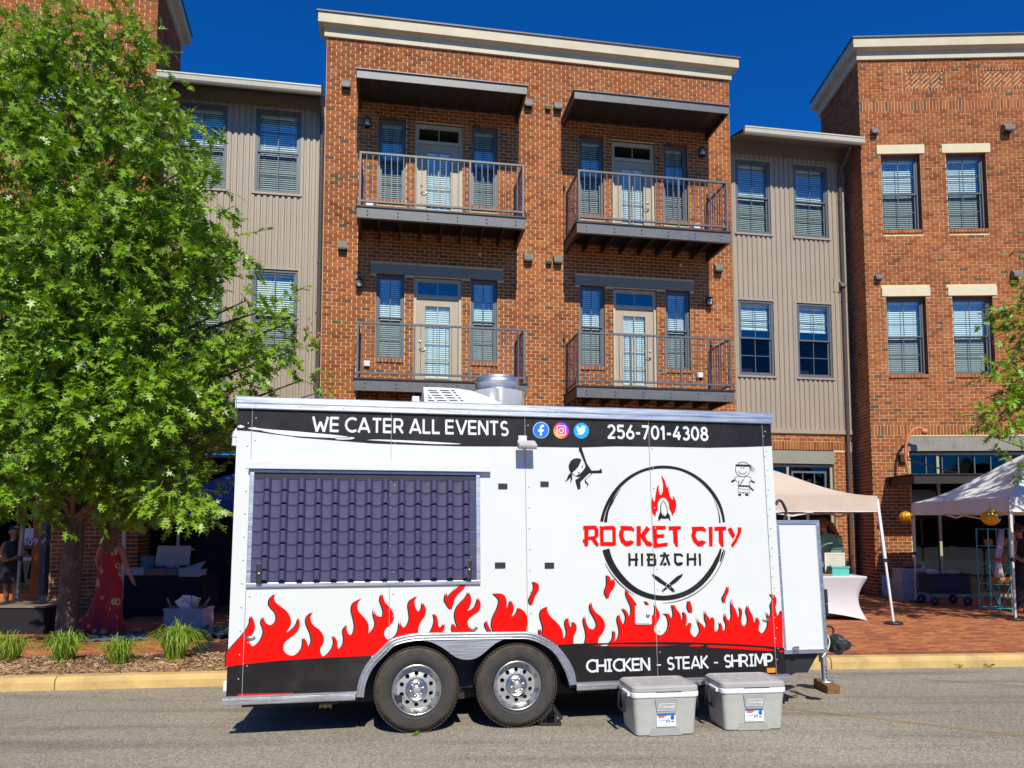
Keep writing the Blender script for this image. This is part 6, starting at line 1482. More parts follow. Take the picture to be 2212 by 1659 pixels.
for k in (-1,1):
    q=MB(); q.tube([(.06*k,-.115,1.29),(.085*k,-.07,1.385),(.07*k,.03,1.39),(.05*k,.10,1.30)],.012,6); q.build('dress_strap',M_FLORAL,wr_)
q=MB(); 
S=[[(.105*math.cos(2*math.pi*k/24)*a,.01+.105*math.sin(2*math.pi*k/24)*b+c,z_) for k in range(24)] for z_,a,b,c in ((1.675,.2,.2,0),(1.66,.65,.7,0),(1.61,.92,1.0,-.005),(1.55,1.0,1.05,-.012),(1.48,1.0,.9,-.03),(1.40,1.05,.65,-.06),(1.32,1.0,.5,-.085),(1.24,.85,.35,-.10),(1.20,.5,.2,-.10))]
loft(q,S,0,True); q.build('hair',hairmat('brown_blonde_hair',(.16,.09,.045)),wr_)
# --- person at the far left edge, black dress
pe=ground(22,1326,.075); pr_=empty('person',loc=(pe.x,pe.y,.075)); tag(pr_,'person in a short black dress at the left edge before the orange door','person')
J={'pel':(0,0,.92,.12),'wst':(0,0,1.06,.10),'chs':(0,0,1.24,.115),'nck':(0,0,1.40,.045),'hdb':(0,0,1.47,.058),'hd':(0,.01,1.56,.088),'hdt':(0,.01,1.61,.075),
'sl':(-.15,0,1.34,.058),'el':(-.22,-.05,1.10,.040),'wl':(-.10,-.20,1.04,.027),'sr':(.15,0,1.34,.058),'er':(.22,-.04,1.10,.042),'wrr':(.05,-.20,1.02,.028),
'hl':(-.085,0,.86,.09),'kl':(-.10,.0,.48,.055),'al':(-.10,.03,.09,.036),'tl':(-.10,-.09,.03,.03),'hr':(.085,0,.86,.09),'kr':(.08,.0,.48,.058),'ar':(.06,.03,.09,.036),'trr':(.06,-.09,.03,.03)}
E_=[('pel','wst'),('wst','chs'),('chs','nck'),('nck','hdb'),('hdb','hd'),('hd','hdt'),('chs','sl'),('sl','el'),('el','wl'),('chs','sr'),('sr','er'),('er','wrr'),('pel','hl'),('hl','kl'),('kl','al'),('al','tl'),('pel','hr'),('hr','kr'),('kr','ar'),('ar','trr')]
hand(J,E_,'wrr',(-1,-.1,0),(0,0,1),'R'); hand(J,E_,'wl',(1,-.1,.1),(0,0,1),'L')
skinbody('body',J,E_,pr_,M_SKIN2); face(pr_,(0,-.01,1.55),(0.2,-1,0),(0,0,1),M_SKIN2)
q=MB(); S=[[(rx*math.cos(2*math.pi*k/30)*(1+.04*math.sin(8*2*math.pi*k/30)),ry*math.sin(2*math.pi*k/30),z_) for k in range(30)] for z_,rx,ry in ((.58,.22,.18),(.75,.20,.16),(.92,.175,.145),(1.06,.135,.12),(1.22,.16,.13),(1.34,.15,.11),(1.385,.08,.07))]
loft(q,S,0,True,cap=False); q.build('black_dress',mat('black_fabric',(.012,.012,.014),.9,var=.2),pr_)
q=MB(); S=[[(.10*math.cos(2*math.pi*k/24)*a,.03+.10*math.sin(2*math.pi*k/24)*b+c,z_) for k in range(24)] for z_,a,b,c in ((1.675,.2,.2,0),(1.66,.65,.7,0),(1.61,.92,1.0,.005),(1.55,1.0,.85,.03),(1.46,1.0,.6,.05),(1.36,.9,.4,.06))]
loft(q,S,0,True); q.build('hair',hairmat('dark_hair',(.03,.02,.015)),pr_)
# --- woman in green behind the white table
p=atY(*zQ(520,300),13.9); gw=empty('person',loc=(atY(*zQ(545,300),13.6).x,13.6,.075)); gw.scale=(1.07,1.07,1.07); tag(gw,'woman in a green top with wavy brown hair behind the white table','person')
J={'pel':(-.03,0,.95,.125),'wst':(0,0,1.08,.105),'chs':(.0,0,1.26,.125),'nck':(-.03,.02,1.43,.045),'hdb':(-.05,.03,1.50,.058),'hd':(-.07,.04,1.59,.088),'hdt':(-.07,.04,1.64,.075),
'sl':(-.16,.05,1.37,.06),'el':(-.26,.20,1.12,.045),'wl':(-.38,.22,1.0,.028),'sr':(.15,-.05,1.36,.065),'er':(.20,-.03,1.08,.048),'wrr':(-.02,-.16,1.0,.028),
'hl':(-.11,0,.86,.095),'kl':(-.12,0,.48,.055),'al':(-.12,.02,.09,.036),'tl':(-.22,.02,.03,.03),'hr':(.06,0,.86,.095),'kr':(.06,0,.48,.055),'ar':(.06,.02,.09,.036),'trr':(-.04,.02,.03,.03)}
hand(J,E_2:=[('pel','wst'),('wst','chs'),('chs','nck'),('nck','hdb'),('hdb','hd'),('hd','hdt'),('chs','sl'),('sl','el'),('el','wl'),('chs','sr'),('sr','er'),('er','wrr'),('pel','hl'),('hl','kl'),('kl','al'),('al','tl'),('pel','hr'),('hr','kr'),('kr','ar'),('ar','trr')],'wrr',(-1,-.1,-.2),(0,0,1),'R'); hand(J,E_2,'wl',(-1,0,-.2),(0,1,0),'L')
skinbody('body',J,E_2,gw,M_SKIN); face(gw,(-.08,.04,1.58),(-1,.2,0),(0,0,1),M_SKIN)
M_GREEN=mat('sage_green_knit',(.20,.36,.20),.85,var=.08,vs=10,bmp=.3,bs=60)
q=MB(); S=[[(cx_+rx*math.cos(2*math.pi*k/30),ry*math.sin(2*math.pi*k/30),z_+ (.03*math.cos(2*math.pi*k/30) if z_<1.0 else 0)) for k in range(30)] for z_,rx,ry,cx_ in ((.86,.20,.18,.0),(.90,.195,.175,0),(1.0,.175,.16,0),(1.10,.16,.15,0),(1.25,.175,.15,0),(1.36,.15,.12,-.01),(1.42,.07,.07,-.03))]
loft(q,S,0,True,cap=False); q.build('green_top',M_GREEN,gw)
for a in ('sr','sl'):
    b={'sr':'er','sl':'el'}[a]; c={'sr':'wrr','sl':'wl'}[a]; q=MB(); q.tube([J[a][:3],J[b][:3],tuple((J[b][i]*.2+J[c][i]*.8) for i in range(3))],[.078,.06,.042],14,caps=False); q.build('sleeve',M_GREEN,gw)
q=MB(); S=[[(cx_+rx*math.cos(2*math.pi*k/30),ry*math.sin(2*math.pi*k/30),z_) for k in range(30)] for z_,rx,ry,cx_ in ((.45,.15,.13,-.03),(.7,.165,.15,-.02),(.92,.17,.15,0))]
loft(q,S,0,True,cap=False); q.build('dark_trousers',mat('dark_denim',(.02,.03,.05),.85,var=.2),gw)
q=MB(); random.seed(21)
q.ball((-.06,.04,1.60),(.105,.11,.105),20,12)
for k in range(26):
    t=random.uniform(-1,1); P=[(.0+.03*t,.05*t,1.64)]
    for s_ in range(1,7): P.append((.03+.028*s_+.02*math.sin(s_*1.9+k),.05*t+.02*math.cos(s_*2.1+k),1.64-.055*s_-.01*k*.1))
    q.tube(P,[.02,.026,.028,.026,.022,.016,.006],6)
q.build('wavy_hair',hairmat('auburn_brown_hair',(.14,.055,.028)),gw)
# --- person in black at the right edge under the white tent
p=ground(*r3(2175,1500),.075); kb=empty('person',loc=(9.85,13.9,.075)); tag(kb,'person dressed in black in the shade at the right edge','person')
J2={k:v for k,v in J.items() if not (k[0] in 'RL')}
J2.update({'wst':(0,0,1.06,.11),'chs':(0,0,1.24,.13),'sr':(.16,0,1.34,.062),'er':(.2,-.1,1.10,.045),'wrr':(-.05,-.22,1.05,.028),'sl':(-.16,0,1.34,.062),'el':(-.24,-.08,1.10,.045),'wl':(-.2,-.25,1.0,.028)})
E3=[('pel','wst'),('wst','chs'),('chs','nck'),('nck','hdb'),('hdb','hd'),('hd','hdt'),('chs','sl'),('sl','el'),('el','wl'),('chs','sr'),('sr','er'),('er','wrr'),('pel','hl'),('hl','kl'),('kl','al'),('al','tl'),('pel','hr'),('hr','kr'),('kr','ar'),('ar','trr')]
hand(J2,E3,'wrr',(-1,-.3,-.1),(0,0,1),'R'); hand(J2,E3,'wl',(.3,-1,-.1),(0,0,1),'L')
skinbody('body',J2,E3,kb,M_SKIN2); face(kb,(-.08,.02,1.58),(-.8,-.5,-.1),(0,0,1),M_SKIN2)
M_BF=mat('black_fabric_shirt',(.012,.012,.014),.9,var=.2)
q=MB(); S=[[(rx*math.cos(2*math.pi*k/30),ry*math.sin(2*math.pi*k/30),z_) for k in range(30)] for z_,rx,ry in ((.12,.19,.15),(.5,.20,.17),(.86,.21,.18),(1.06,.18,.16),(1.24,.19,.16),(1.36,.16,.12),(1.42,.07,.07))]
loft(q,S,0,True,cap=False); q.build('black_clothing',M_BF,kb)
q=MB(); q.ball((-.05,.06,1.60),(.11,.11,.11),20,12); q.build('hair',hairmat('black_hair',(.015,.012,.01)),kb)
# ================================================================== RIGHT-HAND MARKET THINGS
M_CLOTH=mat('pale_grey_stretch_cloth',(.60,.585,.62),.75,var=.03,bmp=.1,bs=8)
tb=empty('covered_table',loc=(5.35,13.1,.075)); tag(tb,'folding table in a pale fitted stretch cloth beside the tongue cabinet','table')
q=MB(); q.box(-.95,.91,-.36,.36,.73,.77); q.build('tabletop',M_CLOTH,tb,bevel=.012)
q=MB(); n=48; S=[]
for h_ in range(9):
    f=h_/8; pin=math.sin(math.pi*f)*.13+.02*f; ring=[]
    for k in range(n):
        t=2*math.pi*k/n; a=max(-1,min(1,1.45*math.cos(t)))*(.93-pin*(1-.0)); b=max(-1,min(1,1.45*math.sin(t)))*(.37-pin*.5)
        z_=.74*(1-f)+ (f**6)*(.17*(1-abs(max(-1,min(1,1.45*math.cos(t)))))+ .0)*(1 if abs(math.sin(t))>.6 else .0)
        if f>.85: z_=max(z_,(f-.85)/.15*.14*(math.cos(math.pi*.5*max(-1,min(1,1.45*math.cos(t))))))
        ring.append((a-.02,b,z_))
    S.append(ring)
loft(q,S,0,True,cap=False); q.build('stretch_cover',M_CLOTH,tb)
def crate(name,loc,dims,m_,label,cat='box',lid=None,yaw=0,open_=True,group=None,t=.008):
    L,W,H=dims; r=empty(name,Matrix.Translation(loc)@Matrix.Rotation(yaw,4,'Z')); tag(r,label,cat,group)
    q=MB(); q.box(-L/2,L/2,-W/2,-W/2+t,0,H); q.box(-L/2,L/2,W/2-t,W/2,0,H); q.box(-L/2,-L/2+t,-W/2+t,W/2-t,0,H); q.box(L/2-t,L/2,-W/2+t,W/2-t,0,H); q.box(-L/2+t,L/2-t,-W/2+t,W/2-t,0,t); q.build('box_shell',m_,r)
    q=MB(); e=.012; q.box(-L/2-e,L/2+e,-W/2-e,-W/2,H-.025,H); q.box(-L/2-e,L/2+e,W/2,W/2+e,H-.025,H); q.box(-L/2-e,-L/2,-W/2,W/2,H-.025,H); q.box(L/2,L/2+e,-W/2,W/2,H-.025,H); q.build('box_rim',lid or m_,r)
    return r
M_TEAL=mat('teal_plastic',(.10,.50,.42),.5,var=.04); M_TEALM=mat('teal_wire',(.05,.36,.36),.4,var=.08)
zt0=.075+.77
tx=atY(*zQ(632,550),12.95).x
crate('tray',(tx,12.95,zt0),(.30,.24,.17),M_TEAL,'teal open tray on the white covered table','tray',open_=True)
r=empty('framed_board',loc=(tx-.02,13.02,zt0+.06)); tag(r,'cream board in a white frame standing in the teal tray','board')
q=MB(); q.box(-.17,.17,-.01,.01,.0,.33); q.build('board',mat('cream_board',(.62,.56,.45),.7),r)
q=MB(); [q.box(*a) for a in ((-.18,.18,-.016,.016,.32,.345),(-.18,-.16,-.016,.016,.0,.32),(.16,.18,-.016,.016,.0,.32))]; q.build('board_frame',M_WHITEP,r)
r=empty('card',Matrix.Translation((tx+.10,13.25,zt0+.35))@Matrix.Rotation(.3,4,'Y')); tag(r,'green card standing behind the cream board','card'); q=MB(); q.box(-.10,.10,-.004,.004,0,.22); q.box(-.10,.10,.03,.036,0,.2); q.build('card_sheet',mat('green_card',(.12,.22,.13),.8),r,kind='stuff')
q=MB(); q.box(-.06,.10,-.02,.02,-.35,0); q.build('card_stand',M_WHITEP,r)
r=empty('jewellery_rack',loc=(tx-.30,12.9,zt0)); tag(r,'small wooden rack with black wire stands on the white covered table','rack')
q=MB(); q.box(-.16,.14,-.1,.1,0,.035); q.build('rack_base',mat('light_wood',(.35,.20,.10),.7),r)
for k in range(6):
    q=MB(); x=-.14+k*.05; q.tube([(x,-.08,.035),(x+.04,0,.17+.03*(k%2)),(x+.03,.08,.035)],.005,5); q.tube([(x,-.08,.035),(x-.03,0,.15)],.004,5); q.build('wire_stand',M_FRAME,r,kind='stuff')
# plastic bins under the white tent
M_CLEARP=mat('clear_grey_plastic',(.33,.35,.42),.3,var=.1); M_LID=mat('pale_lid_plastic',(.52,.55,.58),.4)
pb=ground(*r3(1375,1455),.075)
b1=crate('storage_bin',(pb.x+.02,pb.y+.25,.075),(.70,.45,.36),M_CLEARP,'clear storage bin at the bottom of the stack under the white tent','bin','x' and M_LID)
b2=crate('storage_bin',(pb.x+.0,pb.y+.25,.075+.37),(.66,.43,.34),M_CLEARP,'clear storage bin holding pink and blue things, top of the stack','bin',M_LID)
q=MB(); q.box(-.28,.28,-.19,.19,.02,.14); q.build('folded_blue_cloth',mat('pale_blue_cloth',(.18,.33,.45),.9),b2); q=MB(); q.box(-.25,.15,-.2,.18,.15,.26); q.build('folded_pink_cloth',mat('pink_red_cloth',(.50,.05,.09),.9),b2)
q=MB(); q.box(-.33,.33,-.21,.21,.37,.372); 
r=empty('basket',loc=(pb.x,pb.y+.2,.075+.72)); tag(r,'brown cloth bundle lying on the stacked bins','bundle'); q=MB(); q.ball((0,0,.06),(.22,.14,.075),20,10); q.build('bundle_cloth',mat('brown_cloth',(.30,.13,.06),.9,bmp=.4),r)
# folding table leaning on the pier
pf=ground(*r3(1160,1435),.075); r=empty('folded_table',Matrix.Translation((pf.x+.45,pf.y+.25,.075))@Matrix.Rotation(R(-8),4,'X')); tag(r,'white folding table standing on edge against the brick pier','table')
q=MB(); loft(q,[[(x*.72,y,z_+.42) for x,y,z_ in [(a,yy,b) for a,b in rrect(-.72,-.40,.72,.40,.06)]] for yy in (-.02,.02)]); q.build('tabletop',M_LID,r,fix=True)
q=MB(); q.tube([(-.5,.03,.1),(-.5,.05,.7),(.5,.05,.7),(.5,.03,.1)],.012,6); q.build('folded_leg',M_FRAME,r)
# wagon
pg=ground(*r3(1600,1500),.075); r=empty('folding_wagon',loc=(pg.x+.15,pg.y+.35,.075)); tag(r,'dark fabric folding wagon with black wheels in the tent shade','wagon')
q=MB(); L,W,H=.85,.5,.35
for a in (((-L/2,-W/2,.28),(L/2,-W/2,.28)),((-L/2,W/2,.28),(L/2,W/2,.28)),((-L/2,-W/2,.66),(L/2,-W/2,.66)),((-L/2,W/2,.66),(L/2,W/2,.66)),((-L/2,-W/2,.2),(-L/2,-W/2,.66)),((L/2,-W/2,.2),(L/2,-W/2,.66)),((-L/2,W/2,.2),(-L/2,W/2,.66)),((L/2,W/2,.2),(L/2,W/2,.66)),((-L/2,-W/2,.66),(-L/2,W/2,.66)),((L/2,-W/2,.66),(L/2,W/2,.66))): q.tube(a,.012,6)
q.build('wagon_frame',M_FRAME,r,kind='stuff'); q=MB(); q.box(-L/2+.02,L/2-.02,-W/2+.02,-W/2+.03,.26,.64); q.box(-L/2+.02,L/2-.02,W/2-.03,W/2-.02,.26,.64); q.box(-L/2+.02,-L/2+.03,-W/2+.03,W/2-.03,.26,.64); q.box(L/2-.03,L/2-.02,-W/2+.03,W/2-.03,.26,.64); q.box(-L/2+.03,L/2-.03,-W/2+.03,W/2-.03,.25,.27)
q.build('wagon_tub',mat('navy_canvas',(.02,.03,.06),.9,var=.1),r)
for x in (-L/2+.08,L/2-.08):
    for y in (-W/2,W/2):
        q=MB(); q.lathe([(.03,-.02),(.09,-.022),(.10,0),(.09,.022),(.03,.02)],(x,y,.10),(0,1,0),20); q.build('wagon_wheel',M_TYRE,r)
for k,(dx_,m_,lb_) in enumerate(((-.22,M_CLEARP,'grey rounded bundle in the dark wagon'),(.15,mat('pale_cloth',(.3,.3,.32),.9),'pale folded cloth in the dark wagon'))):
    o=MB(); o.ball((pg.x+.15+dx_,pg.y+.35,.075+.66),(.13+.06*k,.14,.10-.03*k),16,10); o=o.build('cloth_bundle',m_); tag(o,lb_,'bundle')
# teal wire rack with baskets and a hanging towel
p0=ground(*r3(1930,1545),.075); RX0=atY(*r3(1815,1200),14.2).x; RX1=atY(*r3(2090,1300),13.8).x
r=empty('wire_rack',loc=(RX0,13.75,.075)); tag(r,'teal folding wire shelf rack with orange goods under the white tent','rack'); Wd=RX1-RX0; Dp=.34
for x in (0,Wd):
    for y in (0,Dp): q=MB(); q.bar((x,y,0),(x,y,1.62),.018,.018); q.build('post',M_TEALM,r)
for z_ in (.10,.55,.93,1.28,1.60):
    q=MB()
    for y in (0,Dp): q.bar((0,y,z_),(Wd,y,z_),.012,.012)
    for x in (0,Wd): q.bar((x,0,z_),(x,Dp,z_),.012,.012)
    if z_<1.5:
        for k in range(1,9): q.bar((Wd*k/9,0,z_),(Wd*k/9,Dp,z_),.004,.004)
    q.build('shelf',M_TEALM,r,kind='stuff')
for (a,b) in ((.55,.10),(.93,.55)):
    q=MB(); q.bar((0,0,a),(Wd/2,0,b),.006,.006); q.bar((Wd/2,0,b),(Wd,0,a),.006,.006); q.bar((0,Dp,b),(Wd/2,Dp,a),.006,.006); q.bar((Wd/2,Dp,a),(Wd,Dp,b),.006,.006); q.build('cross_wire',M_TEALM,r,kind='stuff')
M_ORG=mat('orange_goods',(.50,.17,.03),.8,var=.3,vs=20)
for k,(x,z_,w_,h_,lb_) in enumerate(((.12,1.285,.15,.09,'small orange basket on the top shelf of the teal rack, left'),(.38,1.285,.20,.13,'larger orange basket on the top shelf of the teal rack, right'),(.36,.935,.22,.14,'tan basket on the middle shelf of the teal rack'),(.34,.555,.40,.12,'long orange bowl on the lower shelf of the teal rack'))):
    q=MB(); q.lathe([(0,.0),(w_*.38,.0),(w_*.5,h_),(w_*.46,h_),(w_*.36,.012),(0,.012)],(RX0+x,13.75+.17,.075+z_+.006),n=20); o=q.build('basket',M_ORG if k!=2 else mat('tan_wicker',(.33,.18,.09),.8)); tag(o,lb_,'basket')
    q=MB(); [q.ball((RX0+x+random.uniform(-.2,.2)*w_,13.75+.17+random.uniform(-.04,.04),.075+z_+h_+.005),.03,8,6) for _ in range(6)]; q.build('basket_goods',M_ORG,o,kind='stuff')
M_TOW=mat('pale_towel',(.55,.50,.48),.95,var=.1,bmp=.3); M_PINK=mat('pink_band',(.60,.05,.16),.9)
def towel():
    r=empty('hanging_towel',loc=(0,0,0)); tag(r,'long white towel with a pink band hanging on the teal rack','towel')
    P=[(2010,880,1975),(2040,900,1990),(2015,1020,1990)]; 
    q=MB(); L_=[]; rows=[(885,2010,2050),(1000,1995,2045),(1060,1985,2038),(1115,1978,2020)]; rows2=[(1115,1978,2020),(1140,1978,2022)]; rows3=[(1140,1978,2022),(1200,1980,2035),(1270,1972,2053)]
    for nm,rw_,m_ in (('towel_upper',rows,mat('printed_towel',(.42,.40,.50),.9,var=.3,vs=30)),('towel_band',rows2,M_PINK),('towel_lower',rows3,M_TOW)):
        q=MB(); V=[]
        for (y,a,b) in rw_:
            for k in range(7):
                p=atY(*r3(a+(b-a)*k/6,y),13.70+.012*math.sin(k*2.1)); V.append(p)
        n_=len(rw_); q.add(V,[(i*7+k,i*7+k+1,(i+1)*7+k+1,(i+1)*7+k) for i in range(n_-1) for k in range(6)],0,True); o=q.build(nm,m_,r); s_=o.modifiers.new('t','SOLIDIFY'); s_.thickness=.006
towel()
# ================================================================== LEFT-HAND MARKET THINGS
M_BKCL=mat('black_tablecloth',(.010,.010,.013),.9,var=.2)
tp0=atY(266,1241,13.4); tp1=atY(439,1241,13.4)
tb=empty('market_table',loc=((tp0.x+tp1.x)/2,13.7,.075)); tag(tb,'market table under a black floor-length cloth in the tree shade','table'); w_=(tp1.x-tp0.x)/2
q=MB(); q.box(-w_,w_,-.35,.35,.72,.745); q.build('tabletop',M_BKCL,tb)
q=MB(); n=60; S=[]
for z_,e in ((.72,0),(.35,.012),(0.01,.03)):
    S.append([(max(-1,min(1,1.42*math.cos(2*math.pi*k/n)))*(w_+e*(1+math.sin(k*2.4))),max(-1,min(1,1.42*math.sin(2*math.pi*k/n)))*(.35+e*(1+math.sin(k*2.4))),z_) for k in range(n)])
loft(q,S,0,True,cap=False); q.build('table_skirt',M_BKCL,tb)
ztab=.075+.747
def onT(x): return atY(*zP(x,600),13.45).x
a,b=onT(620),onT(880); crate('carton',((a+b)/2,13.5,ztab),(b-a,.22,.14),mat('pale_carton',(.42,.44,.45),.8),'pale low carton on the black market table','box')
a,b=onT(720),onT(880); r=empty('framed_picture',Matrix.Translation(((a+b)/2,13.72,ztab+.1))@Matrix.Rotation(R(-12),4,'X')); tag(r,'dark framed picture propped behind the pale carton','picture')
q=MB(); q.box(-(b-a)/2,(b-a)/2,-.01,.01,0,.24); q.build('picture_sheet',mat('blue_grey_print',(.10,.14,.20),.6,var=.7,vs=40),r); q=MB(); h_=(b-a)/2; [q.box(*k) for k in ((-h_-.012,h_+.012,-.016,.014,.24,.255),(-h_-.012,h_+.012,-.016,.014,-.015,0),(-h_-.012,-h_,-.016,.014,0,.24),(h_,h_+.012,-.016,.014,0,.24))]; q.build('picture_frame',M_BLACKP,r)
a,b=onT(890),onT(1310); r=crate('storage_tub',((a+b)/2,13.5,ztab),(b-a,.3,.13),mat('grey_tub',(.10,.11,.14),.5),'long grey tub with an orange label on the black table','tub'); q=MB(); q.box(-.24,.08,-.168,-.163,.02,.07); q.build('tub_label',mat('orange_label',(.48,.10,.05),.6),r)
a,b=onT(1330),onT(1590); r=crate('storage_tub',((a+b)/2,13.45,ztab-.02),(b-a,.28,.13),M_CLEARP,'clear tub with its lid propped open on the black table','tub'); q=MB(); q.prism([(-(b-a)/2,-.14,.135),((b-a)/2,-.14,.135),((b-a)/2,.10,.27)],(0,0,.008)); q.build('tub_lid',M_LID,r,fix=True)
# pegboard: real holes' look from small dark discs set in
P=[atY(*zP(x,y),13.75) for x,y in ((985,550),(1418,530),(1440,292),(1030,290))]
r=empty('pegboard',loc=(P[0].x,13.75,P[0].z)); tag(r,'white perforated pegboard leaning on the black market table','board'); O=Vector(r.location)
q=MB(); q.prism([p-O for p in P],(0,.012,0)); q.build('board_sheet',mat('white_pegboard',(.52,.53,.58),.6,var=.03),r,fix=True)
q=MB()
for i in range(26):
    for j in range(14):
        u_=(i+.5)/26; v_=(j+.5)/14; p=P[0].lerp(P[1],u_).lerp(P[3].lerp(P[2],u_),v_)-O; s_=.0045; q.quad(p+Vector((-s_,-.0015,-s_)),p+Vector((s_,-.0015,-s_)),p+Vector((s_,-.0015,s_)),p+Vector((-s_,-.0015,s_)))
q.build('peg_holes',M_BLACKP,r,kind='stuff')
# bin of papers on the ground
pb=ground(*zP(1340,1335),.075); r=crate('paper_bin',(pb.x,pb.y+.2,.075),(.62,.42,.34),mat('milky_plastic',(.34,.35,.40),.5,var=.06),'pale plastic bin heaped with papers and tubes behind the biggest grass clump','bin'); random.seed(5)
for k in range(9):
    M_=Matrix.Translation((random.uniform(-.24,.2),random.uniform(-.12,.12),.28))@Matrix.Rotation(random.uniform(-.6,.6),4,'Y')@Matrix.Rotation(random.uniform(-.4,.4),4,'X'); q=MB()
    if k%3==0: q.box(-.07,.07,-.002,.002,0,.26,0,M_); q.build('paper_sheet',M_PAPER,r)
    else: q.tube([M_@Vector((0,0,0)),M_@Vector((0,0,.24))],.02,8); q.build('paper_roll',[mat('kraft_roll',(.30,.19,.10),.8),mat('yellow_roll',(.5,.42,.05),.7)][k%2],r)
# rugs
M_RUG=mat('grey_striped_rug',(.10,.13,.15),.95,var=.2)
def rugmat(nm,c1,c2,sc):
    m,t,b=nodes(nm); v=texco(t); wv=t.nodes.new('ShaderNodeTexWave'); wv.inputs['Scale'].default_value=sc; wv.inputs['Distortion'].default_value=1.5; t.links.new(v,wv.inputs['Vector']); c=ramp(t,wv.outputs['Color'],((.3,c1),(.7,c2))); t.links.new(c,b.inputs['Base Color']); setp(b,Roughness=.95); return m
def rug(pts,m_,label,amp):
    G_=[ground(x,y,.075) for x,y in pts]; N=24; V=[]
    for i in range(N+1):
        for j in range(9):
            p=G_[0].lerp(G_[1],i/N).lerp(G_[3].lerp(G_[2],i/N),j/8); p.z=.083+amp*(1+math.sin(i*1.3+j*.8))*.5; V.append(p)
    q=MB(); q.add(V,[(i*9+j,(i+1)*9+j,(i+1)*9+j+1,i*9+j+1) for i in range(N) for j in range(8)],0,True); o=q.build('rug',m_); tag(o,label,'rug')
rug([zP(60,1490),zP(900,1465),zP(850,1350),zP(60,1370)],rugmat('blue_grey_rug',(.03,.045,.075),(.14,.16,.20),4),'blue grey rug spread under the woman in red',.02)
rug([zP(1400,1450),zP(2100,1440),zP(2100,1320),zP(1500,1310)],rugmat('green_grey_blanket',(.05,.08,.08),(.24,.28,.28),5),'rumpled grey green blanket on the ground beside the trailer rear',.06)
r=empty('grate_mat',loc=ground(*zP(1640,1575),.075)); tag(r,'black open grid mat on the pavement beside the planting bed','mat'); O=Vector(r.location); G_=[ground(*zP(x,y),.09)-O for x,y in ((1400,1600),(1900,1640),(1900,1490),(1560,1490))]; q=MB()
for k in range(15): q.bar(G_[0].lerp(G_[1],k/14),G_[3].lerp(G_[2],k/14),.012,.012)
for k in range(7): q.bar(G_[0].lerp(G_[3],k/6)+Vector((0,0,.004)),G_[1].lerp(G_[2],k/6)+Vector((0,0,.004)),.012,.012)
q.build('grid_bars',M_FRAME,r,kind='stuff')
# black covered crate at left, pole, bucket
zl=zr(0,1700,3.6875)
a=ground(*zl(20,1560),.09); b=ground(*zl(545,1560),.09); r=empty('covered_crate',loc=(a.x,a.y,.075)); tag(r,'black draped crate with a tan wooden top at the left edge','crate'); L=b.x-a.x+.5
q=MB(); q.box(-.5,L-.5,0,.9,0,.40); q.build('crate_drape',M_BKCL,r,bevel=.01); q=MB(); q.box(-.52,L-.48,-.02,.92,.405,.425); q.build('crate_top',mat('tan_board',(.22,.16,.11),.7,var=.2),r)
pl_=atY(*zl(243,700),11.9); r=empty('tent_pole',loc=(pl_.x,11.9,.075)); tag(r,'tan steel tent pole rising before the orange door','pole'); q=MB(); q.bar((0,0,1.12),(0.05,0,2.2),.05,.05); q.bar((-.02,0,0),(0,0,1.12),.036,.036); q.build('pole_tube',mat('tan_pole',(.34,.28,.23),.5),r); q=MB(); q.bar((0,0,1.08),(0,0,1.16),.06,.06); q.build('pole_clamp',M_BLACKP,r); q=MB(); q.lathe([(0,.12),(.06,.12),(.09,.08),(.10,0)],(-.02,0,0),n=16); q.build('pole_weight',M_BLACKP,r)
p=ground(*zl(720,1240),.075); r=empty('metal_bucket',loc=p); tag(r,'grey metal bucket between the door and the tree trunk','bucket'); q=MB(); q.lathe([(0,.0),(.10,0),(.14,.30),(.146,.305),(.136,.3),(.095,.01),(0,.01)],(0,0,0),n=20); q.build('bucket_wall',M_GALV,r); q=MB(); q.tube([(-.14,0,.29),(-.1,-.1,.22),(0,-.14,.2),(.1,-.1,.22),(.14,0,.29)],.005,6); q.build('bucket_handle',M_FRAME,r)
# shop entrance of the left block (parts of that building)
M_OAK=mat('orange_oak_door',(.50,.155,.03),.45,var=.25,vs=8); M_GRN=mat('sage_green_panel',(.26,.36,.20),.6,var=.05)
YD=.55
def lpx(x,d=YD): return FLB.pix(*zl(x,700),d)[0]
def lpz(y,d=YD,x=300): return FLB.pix(*zl(x,y),d)[1]
x_l,x_g,x_o0,x_o1=lpx(-120),lpx(60),lpx(385),lpx(487)
q=MB(); q.box(x_l-.1,x_l,YD,YD+.05,.08,2.3); q.box(x_o0,x_o1,YD,YD+.05,.08,2.3); q.box(x_l,x_o0,YD,YD+.05,.08,lpz(1065)); q.box(x_l,x_o0,YD,YD+.05,2.15,2.3); dr=q.build('oak_door',M_OAK,lb)
q=MB(); q.quad((x_l,YD+.02,.3),(x_o0,YD+.02,.3),(x_o0,YD+.02,2.15),(x_l,YD+.02,2.15)); q.build('pane',M_DKGLASS,dr)
q=MB(); q.box(lpx(160),lpx(400),YD-.01,YD+.01,lpz(385),lpz(260)); q.build('white_poster',M_PAPER,dr)
q=MB(); q.box(lpx(160),lpx(395),YD-.008,YD+.012,lpz(515),lpz(387)); q.build('poster_band',mat('mauve_taupe_band',(.16,.11,.12),.6),dr)
textmesh('309',.19,M_PAPER,dr,Matrix.Translation((lpx(262),YD-.012,lpz(470)))@XF,bold=.004)
textmesh('6',.19,M_PAPER,dr,Matrix.Translation((lpx(160),YD-.012,lpz(470)))@XF,bold=.004)
